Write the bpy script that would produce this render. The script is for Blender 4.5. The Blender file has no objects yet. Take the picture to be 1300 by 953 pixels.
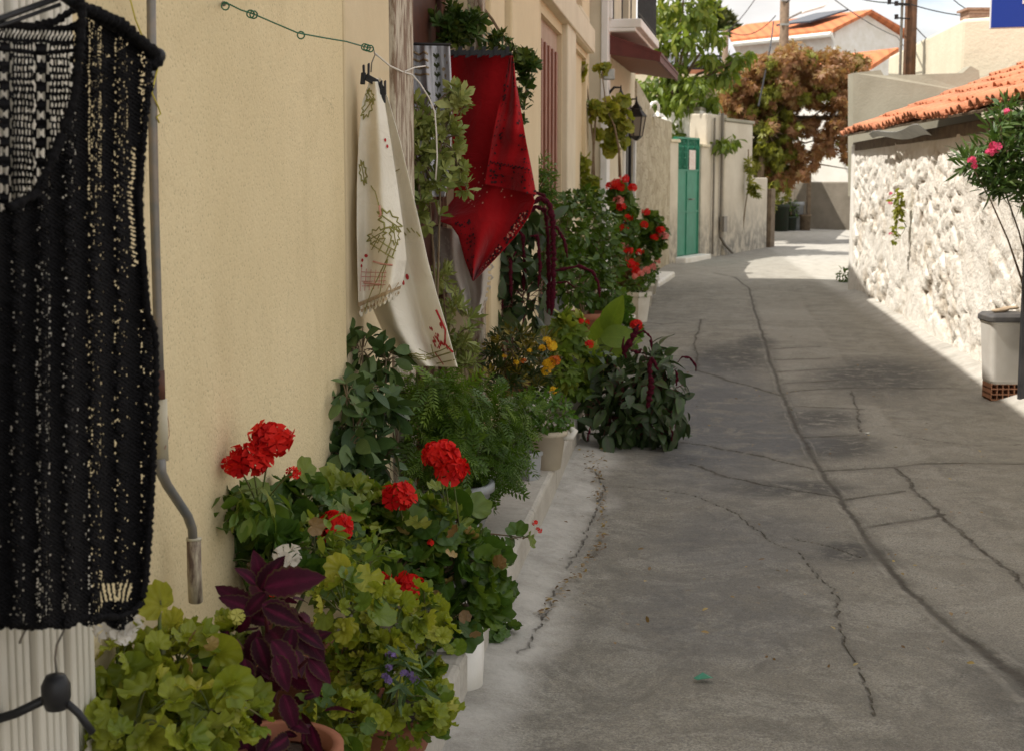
import bpy, math, random
import numpy as np
PI = math.pi
rad = math.radians
scene = bpy.context.scene
COL = scene.collection
# ------------------------------------------------------------------ camera model (photo: 1300 wide, optical centre at row 431.5)
FPX = 1800.0
CX, CY = 650.0, 431.5
PITCH = math.atan((CY - 225.0) / FPX)
CAM = np.array([0.0, 0.0, 1.5])
FW = np.array([0, math.cos(PITCH), -math.sin(PITCH)])
UP = np.array([0, math.sin(PITCH), math.cos(PITCH)])
RT = np.array([1.0, 0, 0])
def ray(px, py):
    return FW + RT * ((px - CX) / FPX) + UP * ((CY - py) / FPX)
def P(px, py, Y):
    r = ray(px, py); return CAM + r * (Y / r[1])
def G(px, py, z=0.0):
    r = ray(px, py); return CAM + r * ((z - CAM[2]) / r[2])
def PX(w, Y):            # metres of w pixels at depth Y
    return w * Y / FPX
class Frame:             # a vertical facade line; o>0 is towards the street
    def __init__(s, x0, y0, x1, y1, side=1):
        s.p = np.array([x0, y0, 0.0]); d = np.array([x1 - x0, y1 - y0, 0.0]); s.L = np.linalg.norm(d); s.u = d / s.L
        s.n = np.array([s.u[1], -s.u[0], 0.0]) * side
    def pt(s, a, o, z):
        return s.p + s.u * a + s.n * o + np.array([0, 0, z])
    def hit(s, px, py, o=0.0):
        r = ray(px, py); q = s.p + s.n * o - CAM
        t = np.dot(q, s.n) / np.dot(r, s.n); w = CAM + r * t
        return float(np.dot(w - s.p, s.u)), float(w[2])
    def S(s, px, o=0.0, py=225): return s.hit(px, py, o)[0]
    def Z(s, px, py, o=0.0): return s.hit(px, py, o)[1]
# ------------------------------------------------------------------ numpy noise
def _h(ix, iy, iz, seed):
    n = (ix.astype(np.int64) * 374761393 + iy.astype(np.int64) * 668265263 + iz.astype(np.int64) * 2147483647 + seed * 1274126177) & 0xffffffff
    n = ((n ^ (n >> 13)) * 1274126177) & 0xffffffff
    n = ((n ^ (n >> 16)) * 2246822519) & 0xffffffff
    return ((n ^ (n >> 15)) & 0xffff) / 65535.0
def vnoise(x, y, z=None, seed=0):
    if z is None: z = np.zeros_like(x)
    ix, iy, iz = np.floor(x), np.floor(y), np.floor(z)
    fx, fy, fz = x - ix, y - iy, z - iz
    fx = fx * fx * (3 - 2 * fx); fy = fy * fy * (3 - 2 * fy); fz = fz * fz * (3 - 2 * fz)
    r = 0
    for a in (0, 1):
        for b in (0, 1):
            for c in (0, 1):
                w = (fx if a else 1 - fx) * (fy if b else 1 - fy) * (fz if c else 1 - fz)
                r = r + w * _h(ix + a, iy + b, iz + c, seed)
    return r
def fbm(x, y, z=None, seed=0, oct=4):
    r = 0; a = .5; t = 0
    for k in range(oct):
        s = 2.03 ** k
        r = r + a * vnoise(x * s, y * s, None if z is None else z * s, seed + k * 17); t += a; a *= .5
    return r / t
def worley(x, y, seed=0):
    ix, iy = np.floor(x), np.floor(y)
    f1 = np.full_like(x, 9.0); f2 = np.full_like(x, 9.0); idv = np.zeros_like(x); z = np.zeros_like(ix)
    for a in (-1, 0, 1):
        for b in (-1, 0, 1):
            cx = ix + a; cy = iy + b
            jx = cx + _h(cx, cy, z, seed); jy = cy + _h(cx, cy, z, seed + 5)
            d = np.hypot(x - jx, y - jy); h = _h(cx, cy, z, seed + 9)
            m = d < f1
            f2 = np.where(m, f1, np.minimum(f2, d)); idv = np.where(m, h, idv); f1 = np.where(m, d, f1)
    return f1, f2, idv
def sm(a, b, x):
    t = np.clip((x - a) / (b - a), 0, 1); return t * t * (3 - 2 * t)
# ------------------------------------------------------------------ objects
def tag(o, label=None, cat=None, group=None, kind=None):
    if label: o['label'] = label
    if cat: o['category'] = cat; kind = kind or 'thing'
    if group: o['group'] = group
    if kind: o['kind'] = kind
    return o
def thing(name, label, cat, loc=(0, 0, 0), group=None, rz=0.0):
    o = bpy.data.objects.new(name, None); COL.objects.link(o)
    o.empty_display_size = .1; o.location = tuple(float(v) for v in loc); o.rotation_euler = (0, 0, rz)
    return tag(o, label, cat, group)
def mesh_np(name, V, F, mat, parent=None, loc=None, uv=None, attrs=None, smooth=False, local=False):
    """V (N,3) world coords; F (M,k) array or list of lists."""
    V = np.asarray(V, dtype=float)
    if loc is None: loc = (0, 0, 0)
    off = np.array(parent.location) if (parent is not None and not local) else np.array(loc, dtype=float)
    if parent is not None and not local and parent.parent is not None: off = off + np.array(parent.parent.location)
    me = bpy.data.meshes.new(name)
    Vl = V - off if not local else V
    if isinstance(F, np.ndarray):
        M_, k = F.shape
        me.vertices.add(len(Vl)); me.vertices.foreach_set('co', Vl.astype(np.float32).ravel())
        me.loops.add(M_ * k); me.loops.foreach_set('vertex_index', F.astype(np.int32).ravel())
        me.polygons.add(M_); me.polygons.foreach_set('loop_start', np.arange(0, M_ * k, k, dtype=np.int32))
        me.update(calc_edges=True)
    else:
        me.from_pydata([tuple(v) for v in Vl], [], [tuple(int(i) for i in f) for f in F])
    if uv is not None:
        lay = me.uv_layers.new(name='UVMap')
        li = np.empty(len(me.loops), dtype=np.int32); me.loops.foreach_get('vertex_index', li)
        lay.data.foreach_set('uv', np.asarray(uv, dtype=np.float32)[li].ravel())
    if attrs:
        for k_, a in attrs.items():
            at = me.attributes.new(k_, 'FLOAT', 'POINT'); at.data.foreach_set('value', np.asarray(a, dtype=np.float32))
    if smooth: me.polygons.foreach_set('use_smooth', np.ones(len(me.polygons), dtype=bool))
    me.materials.append(mat); me.update()
    o = bpy.data.objects.new(name, me); COL.objects.link(o)
    if parent is not None: o.parent = parent
    else: o.location = tuple(float(v) for v in loc)
    return o
class MB:
    def __init__(s): s.v = []; s.f = []; s.u = []; s.n = 0
    def add(s, V, F, U=None):
        V = [tuple(float(c) for c in p) for p in V]
        s.v += V; s.f += [tuple(int(i) + s.n for i in f) for f in F]
        s.u += ([tuple(map(float, t)) for t in U] if U is not None else [(0.5, 0.5)] * len(V)); s.n += len(V); return s
    def box(s, c, ax, ay, az):      # centre and three half-axis vectors
        c, ax, ay, az = [np.array(q, dtype=float) for q in (c, ax, ay, az)]
        V = [c + i * ax + j * ay + k * az for i in (-1, 1) for j in (-1, 1) for k in (-1, 1)]
        return s.add(V, [(0, 1, 3, 2), (4, 6, 7, 5), (0, 4, 5, 1), (2, 3, 7, 6), (0, 2, 6, 4), (1, 5, 7, 3)])
    def abox(s, x0, x1, y0, y1, z0, z1):
        return s.box(((x0 + x1) / 2, (y0 + y1) / 2, (z0 + z1) / 2), ((x1 - x0) / 2, 0, 0), (0, (y1 - y0) / 2, 0), (0, 0, (z1 - z0) / 2))
    def fbox(s, fr, a0, a1, o0, o1, z0, z1):
        c = fr.pt((a0 + a1) / 2, (o0 + o1) / 2, (z0 + z1) / 2)
        return s.box(c, fr.u * (a1 - a0) / 2, fr.n * (o1 - o0) / 2, (0, 0, (z1 - z0) / 2))
    def hexa(s, P8):                # 8 corners: bottom 4 (loop), top 4 (loop)
        return s.add(P8, [(3, 2, 1, 0), (4, 5, 6, 7), (0, 1, 5, 4), (1, 2, 6, 5), (2, 3, 7, 6), (3, 0, 4, 7)])
    def tube(s, pts, r, n=8, cap=True):
        pts = [np.array(p, dtype=float) for p in pts]; m = len(pts)
        R = [r] * m if np.isscalar(r) else list(r)
        V = []; up = None; U = []
        for i, p in enumerate(pts):
            t = pts[min(i + 1, m - 1)] - pts[max(i - 1, 0)]; t = t / (np.linalg.norm(t) + 1e-12)
            if up is None:
                a = np.array([0, 0, 1.0]) if abs(t[2]) < .9 else np.array([1.0, 0, 0])
                up = np.cross(t, a)
            up = up - t * np.dot(up, t); up /= (np.linalg.norm(up) + 1e-12); sd = np.cross(t, up)
            for k in range(n):
                an = 2 * PI * k / n
                V.append(p + (up * math.cos(an) + sd * math.sin(an)) * R[i]); U.append((k / n, i / (m - 1) if m > 1 else 0))
        F = [(i * n + k, i * n + (k + 1) % n, (i + 1) * n + (k + 1) % n, (i + 1) * n + k) for i in range(m - 1) for k in range(n)]
        if cap: F += [tuple(reversed(range(n))), tuple((m - 1) * n + k for k in range(n))]
        return s.add(V, F, U)
    def lathe(s, c, prof, n=24, sx=1.0, sy=1.0, close=True):   # prof [(r,z)]
        c = np.array(c, dtype=float); V = []; m = len(prof)
        for (r, z) in prof:
            for k in range(n):
                an = 2 * PI * k / n; V.append(c + np.array([r * sx * math.cos(an), r * sy * math.sin(an), z]))
        F = [(i * n + k, i * n + (k + 1) % n, (i + 1) * n + (k + 1) % n, (i + 1) * n + k) for i in range(m - 1) for k in range(n)]
        if close: F += [tuple(reversed(range(n))), tuple((m - 1) * n + k for k in range(n))]
        return s.add(V, F)
    def ball(s, c, r, n=10, m=6, sz=1.0):
        prof = [(max(1e-4, r * math.sin(PI * i / m)), -r * sz * math.cos(PI * i / m)) for i in range(m + 1)]
        return s.lathe(c, prof, n)
    def build(s, name, mat, parent=None, bevel=0, smooth=False, loc=None, solid=0, autos=False):
        if loc is None and parent is None:
            a = np.array(s.v); loc = (a[:, 0].mean(), a[:, 1].mean(), a[:, 2].min())
        o = mesh_np(name, s.v, s.f, mat, parent, loc, uv=s.u, smooth=smooth)
        if solid:
            m = o.modifiers.new('S', 'SOLIDIFY'); m.thickness = solid; m.offset = 0
        if bevel:
            m = o.modifiers.new('B', 'BEVEL'); m.width = bevel; m.segments = 2; m.limit_method = 'ANGLE'; m.angle_limit = rad(40)
        return o
def copy_tree(o, parent=None):
    c = o.copy(); COL.objects.link(c); c.parent = parent
    for ch in list(o.children): copy_tree(ch, c)
    return c
def wall_mesh(fr, a0, a1, z0, z1, th, holes, o=0.0, jag=0):
    """wall slab, front at offset o, thickness th backwards, rectangular holes [(a0,a1,z0,z1)]; only outer faces"""
    A = sorted(set([a0, a1] + [h for q in holes for h in q[:2] if a0 < h < a1])); Zs = sorted(set([z0, z1] + [h for q in holes for h in q[2:] if z0 < h < z1]))
    def solid(i, j):
        if not (0 <= i < len(A) - 1 and 0 <= j < len(Zs) - 1): return False
        ca, cz = (A[i] + A[i + 1]) / 2, (Zs[j] + Zs[j + 1]) / 2
        return not any(q[0] < ca < q[1] and q[2] < cz < q[3] for q in holes)
    m = MB()
    def quad(p): m.add(p, [(0, 1, 2, 3)])
    for i in range(len(A) - 1):
        for j in range(len(Zs) - 1):
            if not solid(i, j): continue
            x0, x1, y0, y1 = A[i], A[i + 1], Zs[j], Zs[j + 1]
            quad([fr.pt(x0, o, y0), fr.pt(x1, o, y0), fr.pt(x1, o, y1), fr.pt(x0, o, y1)])
            quad([fr.pt(x0, o - th, y0), fr.pt(x0, o - th, y1), fr.pt(x1, o - th, y1), fr.pt(x1, o - th, y0)])
            if not solid(i - 1, j): quad([fr.pt(x0, o, y0), fr.pt(x0, o, y1), fr.pt(x0, o - th, y1), fr.pt(x0, o - th, y0)])
            if not solid(i + 1, j): quad([fr.pt(x1, o, y0), fr.pt(x1, o - th, y0), fr.pt(x1, o - th, y1), fr.pt(x1, o, y1)])
            if not solid(i, j - 1): quad([fr.pt(x0, o, y0), fr.pt(x0, o - th, y0), fr.pt(x1, o - th, y0), fr.pt(x1, o, y0)])
            if not solid(i, j + 1): quad([fr.pt(x0, o, y1), fr.pt(x1, o, y1), fr.pt(x1, o - th, y1), fr.pt(x0, o - th, y1)])
    return m
# ------------------------------------------------------------------ materials
class NT:
    def __init__(s, name, rough=.8, spec=.3):
        s.m = bpy.data.materials.new(name); s.m.use_nodes = True; s.t = s.m.node_tree
        s.b = s.t.nodes['Principled BSDF']; s.out = s.t.nodes['Material Output']
        s.b.inputs['Roughness'].default_value = rough; s.b.inputs['Specular IOR Level'].default_value = spec
    def n(s, typ, ins=None, out=0, **pr):
        nd = s.t.nodes.new(typ)
        for k, v in pr.items(): setattr(nd, k, v)
        for k, v in (ins or {}).items(): s.set(nd.inputs[k], v)
        return nd.outputs[out]
    def set(s, sock, v):
        if isinstance(v, bpy.types.NodeSocket): s.t.links.new(v, sock)
        elif isinstance(v, (tuple, list)) and len(v) == 3 and sock.type == 'RGBA': sock.default_value = (*v, 1)
        else: sock.default_value = v
    def math(s, op, a, b=0.0, clamp=False): return s.n('ShaderNodeMath', {0: a, 1: b}, operation=op, use_clamp=clamp)
    def pos(s): return s.n('ShaderNodeNewGeometry', out=0)
    def noise(s, scale, detail=4, rough=.55, vec=None, dist=0.0): return s.n('ShaderNodeTexNoise', {'Vector': vec if vec is not None else s.pos(), 'Scale': scale, 'Detail': detail, 'Roughness': rough, 'Distortion': dist})
    def vor(s, scale, vec=None, feature='F1', out=0): return s.n('ShaderNodeTexVoronoi', {'Vector': vec if vec is not None else s.pos(), 'Scale': scale}, out=out, feature=feature)
    def range(s, v, a, b, c=0.0, d=1.0): return s.n('ShaderNodeMapRange', {0: v, 1: a, 2: b, 3: c, 4: d}, clamp=True)
    def mix(s, f, a, b, mode='MIX'):
        nd = s.t.nodes.new('ShaderNodeMix'); nd.data_type = 'RGBA'; nd.blend_type = mode
        s.set(nd.inputs[0], f); s.set(nd.inputs[6], a); s.set(nd.inputs[7], b); return nd.outputs[2]
    def ramp(s, f, stops):
        nd = s.t.nodes.new('ShaderNodeValToRGB'); s.set(nd.inputs[0], f); e = nd.color_ramp.elements
        while len(e) < len(stops): e.new(.5)
        for q, (p, c) in zip(e, stops): q.position = p; q.color = (*c, 1)
        return nd.outputs[0]
    def attr(s, name): return s.n('ShaderNodeAttribute', out=2, attribute_name=name)
    def color(s, c): s.set(s.b.inputs['Base Color'], c)
    def bump(s, h, strength=.5, dist=.01):
        prev = s.b.inputs['Normal'].links[0].from_socket if s.b.inputs['Normal'].links else None
        ins = {'Height': h, 'Strength': strength, 'Distance': dist}
        if prev: ins['Normal'] = prev
        s.set(s.b.inputs['Normal'], s.n('ShaderNodeBump', ins))
def simple(name, c, c2=None, rough=.7, scale=8, bscale=None, bstr=.4, bdist=.004, spec=.3, metal=0.0, lo=.35, hi=.65):
    t = NT(name, rough, spec)
    t.color(t.mix(t.range(t.noise(scale, 5), lo, hi), c, c2) if c2 else c)
    if bscale: t.bump(t.noise(bscale, 4), bstr, bdist)
    t.b.inputs['Metallic'].default_value = metal
    return t.m
def stucco(name, c, c2, scale=90, dist=.003, dirt=None, pits=True):
    t = NT(name, .9, .15)
    col = t.mix(t.range(t.noise(1.7, 5, .6), .35, .68), c, c2)
    col = t.mix(t.range(t.noise(25, 5, .7), .3, .75, 0, .35), col, tuple(v * .8 for v in c))
    if dirt:
        z = t.n('ShaderNodeSeparateXYZ', {0: t.pos()}, out=2)
        f = t.math('MULTIPLY', t.range(z, .0, 1.1, 1, 0), t.range(t.noise(5, 6, .65), .38, .6))
        col = t.mix(f, col, dirt)
    if name.startswith('yellow'):
        w = t.noise(.9, 7, .7, dist=1.0); col = t.mix(t.range(w, .50, .64, 0, .6), col, tuple(v * q for v, q in zip(c, (.80, .78, .74))))
        cr_ = t.n('ShaderNodeTexVoronoi', {'Vector': t.n('ShaderNodeVectorMath', {0: t.pos(), 1: t.n('ShaderNodeTexNoise', {'Vector': t.pos(), 'Scale': 3.0, 'Detail': 5.0}, out=1)}, operation='ADD'), 'Scale': .8}, feature='DISTANCE_TO_EDGE')
        col = t.mix(t.math('MULTIPLY', t.range(cr_, .0022, .0006), t.range(t.noise(1.3, 3), .50, .60, 0, .5)), col, tuple(v * .45 for v in c))
    if pits:
        v = t.vor(scale * .55); col = t.mix(t.range(v, .10, .26, .55, 0), col, tuple(q * .45 for q in c))
        t.bump(v, .5, dist)
    t.color(col); t.bump(t.noise(scale, 6, .65), .8, dist * 1.6); return t.m
def leafmat(name, c1, c2, c3=None, rim=None, center=None, trans=.25, rough=.45, radial=False, vein=.25, spec=.35, cpow=.35):
    t = NT(name, rough, spec)
    if c2[1] > c2[0] * 1.2: c1, c2, c3 = [None if q is None else (q[0] * 1.28, q[1] * 1.10, q[2] * .85) for q in (c1, c2, c3)]
    v = t.attr('var'); stops = [(0, c1), (.6, c2)] + ([(1, c3)] if c3 else [])
    col = t.ramp(v, stops)
    uvn = t.t.nodes.new('ShaderNodeUVMap'); uvn.uv_map = 'UVMap'; sp = t.t.nodes.new('ShaderNodeSeparateXYZ'); t.t.links.new(uvn.outputs[0], sp.inputs[0])
    u, w = sp.outputs[0], sp.outputs[1]
    if radial:
        a = t.math('COSINE', t.math('MULTIPLY', u, 2 * PI * 7)); vn = t.math('MULTIPLY', t.range(a, .86, 1), t.range(w, .95, .3))
    else:
        d = t.math('ABSOLUTE', t.math('SUBTRACT', u, .5)); mid = t.range(d, .045, .015)
        side = t.range(t.math('SINE', t.math('MULTIPLY', t.math('SUBTRACT', w, t.math('MULTIPLY', d, .55)), 60)), .8, 1, 0, .7)
        vn = t.math('MAXIMUM', mid, side)
    if center:
        f = t.range(w, .75, .15) if radial else t.math('MULTIPLY', t.range(d, cpow, .04), t.range(w, 1, .55))
        col = t.mix(t.math('MULTIPLY', f, t.range(t.noise(60, 3), .3, .6, .5, 1)), col, center)
    if rim:
        f = t.range(w, .80, .97) if radial else t.range(d, .40, .47)
        col = t.mix(t.math('MULTIPLY', f, .8), col, rim)
    lite = tuple(min(1, q * 1.9 + .01) for q in c2)
    col = t.mix(t.math('MULTIPLY', vn, vein), col, lite)
    col = t.mix(t.range(t.noise(35, 4), .35, .7, 0, .35), col, tuple(q * .55 for q in c1))
    t.color(col); t.bump(vn, .25, .002)
    tr = t.n('ShaderNodeBsdfTranslucent', {'Color': t.mix(.55, col, (min(1, c2[0] * 2.2), min(1, c2[1] * 2.2), c2[2]))})
    mx = t.n('ShaderNodeMixShader', {0: trans, 1: t.b.outputs[0], 2: tr})
    t.t.links.new(mx, t.out.inputs[0]); return t.m
# ------------------------------------------------------------------ leaves
def strip_leaf(n=5, w=.5, peak=.4, fold=.12, droop=.25, serr=0.0, wave=0.0, tip=1.0):
    V = []; U = []; F = []
    for i in range(n + 1):
        v = i / n
        e = math.sin(PI * min(1, v ** (math.log(.5) / math.log(peak)))) ** .8 if 0 < v < 1 else .02
        hw = w / 2 * max(e, .02)
        if serr and i % 2: hw *= (1 - serr)
        z = -droop * v * v
        for u in (-1, 0, 1):
            V.append((u * hw, v, z + (abs(u) * fold * hw * 2) + wave * math.sin(v * 14 + u) * abs(u))); U.append((.5 + u * .5, v))
        if i: b = (i - 1) * 3; F += [(b, b + 1, b + 4, b + 3), (b + 1, b + 2, b + 5, b + 4)]
    return np.array(V), F, np.array(U)
def radial_leaf(nl=7, seg=28, lobe=.1, cup=.2, ruffle=.05, sinus=.55, deep=1.0, sharp=False):
    V = [(0, 0, 0)]; U = [(0, 0)]; F = []
    for ring in (.55, 1.0):
        for k in range(seg):
            a = 2 * PI * k / seg
            c = math.cos(a * nl)
            r = 1 - lobe * (1 - (c if not sharp else (2 * abs(math.cos(a * nl / 2)) - 1))) * .5 * (1 if ring == 1 else .3)
            back = math.exp(-((abs(a - PI)) / .28) ** 2); r *= 1 - sinus * back
            r *= ring * .5
            V.append((r * math.sin(a), r * math.cos(a) + .12, cup * (r * 2) ** 2 * .5 + ruffle * math.cos(a * nl) * (ring ** 2))); U.append((k / seg, ring))
    for k in range(seg):
        F.append((0, 1 + k, 1 + (k + 1) % seg)); F.append((1 + k, 1 + seg + k, 1 + seg + (k + 1) % seg, 1 + (k + 1) % seg))
    return np.array(V), F, np.array(U)
def palmate(nl=5, deep=.62, w=.30, ser=0):
    V = []; F = []; U = []
    base, bf, bu = strip_leaf(4, w, .5, .1, .12)
    for i in range(nl):
        a = (i - (nl - 1) / 2) * (PI * 1.25 / nl); s = 1 - .13 * abs(i - (nl - 1) / 2)
        c, n_ = math.cos(a), math.sin(a); o = len(V)
        for p in base: V.append((s * (p[0] * c + p[1] * n_), s * (-p[0] * n_ + p[1] * c), p[2] + .01 * i))
        F += [tuple(q + o for q in f) for f in bf]; U += list(bu)
    return np.array(V), F, np.array(U)
def pinnate(pairs=6, w=.12, ll=.28, droop=.35):
    V = []; F = []; U = []
    base, bf, bu = strip_leaf(3, .30, .45, .1, .15)
    for i in range(pairs * 2 + 1):
        last = i == pairs * 2; v = 1 - ll if last else .12 + .75 * (i // 2) / pairs
        a = 0 if last else (1 if i % 2 else -1) * 1.0; s = ll * (1 - .35 * abs(v - .45)); c, n_ = math.cos(a), math.sin(a); o = len(V)
        for p in base: V.append((s * (p[0] * c + p[1] * n_), v + s * (-p[0] * n_ + p[1] * c), s * p[2] - droop * v * v))
        F += [tuple(q + o for q in f) for f in bf]; U += list(bu)
    o = len(V); V += [(-.008, 0, 0), (.008, 0, 0), (.008, .5, -droop * .25), (-.008, .5, -droop * .25), (.006, .95, -droop * .9), (-.006, .95, -droop * .9)]
    F += [(o, o + 1, o + 2, o + 3), (o + 3, o + 2, o + 4, o + 5)]; U += [(.5, .5)] * 6
    return np.array(V), F, np.array(U)
def rosette(n=7, w=.42):
    V = []; F = []; U = []
    base, bf, bu = strip_leaf(3, w, .68, .15, -.05)
    for i in range(n):
        a = i * 2.4; t = .35 + .5 * (i / n); c, n_ = math.cos(a), math.sin(a); ct, st = math.cos(t), math.sin(t); s = .45 + .2 * (i % 3) / 2; o = len(V)
        for p in base:
            y, z = p[1] * ct - p[2] * st, p[1] * st + p[2] * ct
            V.append((s * (p[0] * c + y * n_), s * (-p[0] * n_ + y * c), s * z))
        F += [tuple(q + o for q in f) for f in bf]; U += list(bu)
    return np.array(V), F, np.array(U)
def norm(a): return a / (np.linalg.norm(a, axis=-1, keepdims=True) + 1e-9)
def leaves(tpl, pos, dirs, nrm, size, var, rng):
    """instances of a leaf template -> V, F(list), uv, var  (base of the leaf at pos)"""
    TV, TF, TU = tpl; N = len(pos)
    y = norm(dirs); z = norm(nrm - y * np.sum(nrm * y, 1, keepdims=True)); x = np.cross(y, z)
    A = TV[None, :, :] * size[:, None, None]
    V = pos[:, None, :] + A[..., 0:1] * x[:, None, :] + A[..., 1:2] * y[:, None, :] + A[..., 2:3] * z[:, None, :]
    k = len(TV)
    F = [tuple(i + j * k for i in f) for j in range(N) for f in TF] if any(len(f) == 3 for f in TF) else (np.array(TF)[None] + (np.arange(N) * k)[:, None, None]).reshape(-1, 4)
    return V.reshape(-1, 3), F, np.tile(TU, (N, 1)), np.repeat(var, k)
def blob_pts(rng, blobs, n, inner=.55):
    w = np.array([b[1][0] * b[1][2] + b[1][0] * b[1][1] for b in blobs]) ; w = w / w.sum()
    idx = rng.choice(len(blobs), n, p=w)
    C = np.array([b[0] for b in blobs])[idx]; R = np.array([b[1] for b in blobs])[idx]
    d = norm(rng.normal(size=(n, 3))); r = inner + (1 - inner) * rng.random(n) ** .6
    return C + R * d * r[:, None], norm(d / R), idx
def foliage(name, parent, mat, tpl, blobs, n, size, seed=1, up=.6, out=.7, jit=.45, droop=.2, sv=.3, inner=.55, smooth=True, vj=.2, zmin=None, keep=None):
    rng = np.random.default_rng(seed)
    p, o, idx = blob_pts(rng, blobs, n, inner)
    if zmin is not None: p[:, 2] = np.maximum(p[:, 2], zmin + .01 * rng.random(n))
    if keep is not None: m = keep(p); p, o = p[m], o[m]; n = len(p)
    nr = norm(o * out + np.array([0, 0, up]) + rng.normal(size=(n, 3)) * jit)
    tn = norm(o * .6 + rng.normal(size=(n, 3)) * .7 + np.array([0, 0, -droop]))
    s = size * (1 + sv * rng.normal(size=n)).clip(.45, 1.6)
    hgt = (p[:, 2] - p[:, 2].min()) / (np.ptp(p[:, 2]) + 1e-6)
    var = np.clip(rng.random(n) * .75 + .25 * hgt + rng.normal(size=n) * vj * .3, 0, 1)
    V, F, U, a = leaves(tpl, p, tn, nr, s, var, rng)
    return mesh_np(name, V, F, mat, parent, uv=U, attrs={'var': a}, smooth=smooth), p
def pblob(px, py, rx, ry, Y, ryd=None):
    return (P(px, py, Y), np.array([PX(rx, Y), ryd if ryd is not None else PX((rx + ry) / 2, Y) * .8, PX(ry, Y)]))
def bez(a, b, sag=0.0, n=6, side=None):
    a, b = np.array(a, float), np.array(b, float); pts = []
    for i in range(n + 1):
        t = i / n; p = a * (1 - t) + b * t; p[2] -= sag * 4 * t * (1 - t)
        if side is not None: p += np.array(side) * 4 * t * (1 - t)
        pts.append(p)
    return pts
def stems(name, parent, mat, base, blobs, tips, r=.004, rs=.0018, seed=1, frac=.5):
    rng = random.Random(seed); m = MB(); base = np.array(base, float)
    for c, R in blobs:
        side = [rng.uniform(-.03, .03), rng.uniform(-.03, .03), 0]
        m.tube(bez(base + np.array([rng.uniform(-.02, .02), rng.uniform(-.02, .02), 0]), c, 0, 5, side), [r * (1 - .1 * i) for i in range(6)], 6)
    for p in tips:
        if rng.random() > frac: continue
        k = min(range(len(blobs)), key=lambda i: np.linalg.norm(blobs[i][0] - p)); c = blobs[k][0]
        q = c + (p - c) * rng.uniform(.1, .35) - np.array([0, 0, .15 * blobs[k][1][2]])
        m.tube(bez(q, p, -.15 * np.linalg.norm(p - q), 3), rs, 4, cap=False)
    return m.build(name, mat, parent, smooth=True)
# ================================================================== CAMERA, SKY, SUN
SUN_EL, SUN_AZ = 59.0, (-1.0, -0.22)          # direction towards the sun (x, y)
cam_d = bpy.data.cameras.new('camera'); cam = bpy.data.objects.new('camera', cam_d); COL.objects.link(cam); scene.camera = cam
cam.location = tuple(CAM); cam.rotation_euler = (PI / 2 - PITCH, 0, 0)
cam_d.sensor_width = 36; cam_d.lens = FPX / 1300 * 36; cam_d.clip_start = .05; cam_d.clip_end = 2000
cam_d.shift_y = -(476.5 - CY) / 1300
cam_d.dof.use_dof = True; cam_d.dof.focus_distance = 4.3; cam_d.dof.aperture_fstop = 9.0
world = bpy.data.worlds.new('World'); scene.world = world; world.use_nodes = True
wt = world.node_tree; wn = wt.nodes; bg = wn['Background']
sky = wn.new('ShaderNodeTexSky'); sky.sky_type = 'NISHITA'; sky.sun_disc = False
sky.sun_elevation = rad(SUN_EL); sky.sun_rotation = math.atan2(SUN_AZ[0], SUN_AZ[1]); sky.altitude = 100; sky.dust_density = 2.0; sky.air_density = 1.0
tc = wn.new('ShaderNodeTexCoord'); mp = wn.new('ShaderNodeMapping'); mp.inputs['Scale'].default_value = (1, 1, 3.2)
nz = wn.new('ShaderNodeTexNoise'); nz.inputs['Scale'].default_value = 3.4; nz.inputs['Detail'].default_value = 9; nz.inputs['Roughness'].default_value = .55; nz.inputs['Distortion'].default_value = .4
rp = wn.new('ShaderNodeMapRange'); rp.inputs[1].default_value = .30; rp.inputs[2].default_value = .50
nz2 = wn.new('ShaderNodeTexNoise'); nz2.inputs['Scale'].default_value = 5.5; nz2.inputs['Detail'].default_value = 8
cr = wn.new('ShaderNodeValToRGB'); cr.color_ramp.elements[0].position = .35; cr.color_ramp.elements[1].position = .68
cr.color_ramp.elements[0].color = (4.9, 4.75, 4.6, 1); cr.color_ramp.elements[1].color = (7.8, 7.7, 7.6, 1)
mx = wn.new('ShaderNodeMix'); mx.data_type = 'RGBA'
L = wt.links
L.new(tc.outputs['Generated'], mp.inputs[0]); L.new(mp.outputs[0], nz.inputs[0]); L.new(mp.outputs[0], nz2.inputs[0]); L.new(nz.outputs[0], rp.inputs[0])
L.new(nz2.outputs[0], cr.inputs[0]); L.new(rp.outputs[0], mx.inputs[0]); L.new(sky.outputs[0], mx.inputs[6]); L.new(cr.outputs[0], mx.inputs[7]); L.new(mx.outputs[2], bg.inputs[0])
bg.inputs[1].default_value = .11
sd = bpy.data.lights.new('sun', 'SUN'); sd.energy = 3.4; sd.angle = rad(.5); sd.color = (1, .94, .85)
so = bpy.data.objects.new('sun', sd); COL.objects.link(so)
from mathutils import Vector
sv_ = Vector((SUN_AZ[0] * math.cos(rad(SUN_EL)), SUN_AZ[1] * math.cos(rad(SUN_EL)), math.sin(rad(SUN_EL))))
so.rotation_euler = sv_.to_track_quat('Z', 'Y').to_euler(); so.location = (0, 0, 20)
vs = scene.view_settings; scene.display_settings.display_device = 'sRGB'
vs.view_transform = 'Standard'; vs.look = 'None'; vs.exposure = 0.8; vs.gamma = 1; vs.use_curve_mapping = False
cy = scene.cycles; cy.max_bounces = 6; cy.diffuse_bounces = 4; cy.glossy_bounces = 2; cy.transmission_bounces = 3; cy.transparent_max_bounces = 4; cy.use_denoising = True
try: cy.use_adaptive_sampling = True
except Exception: pass
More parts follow.
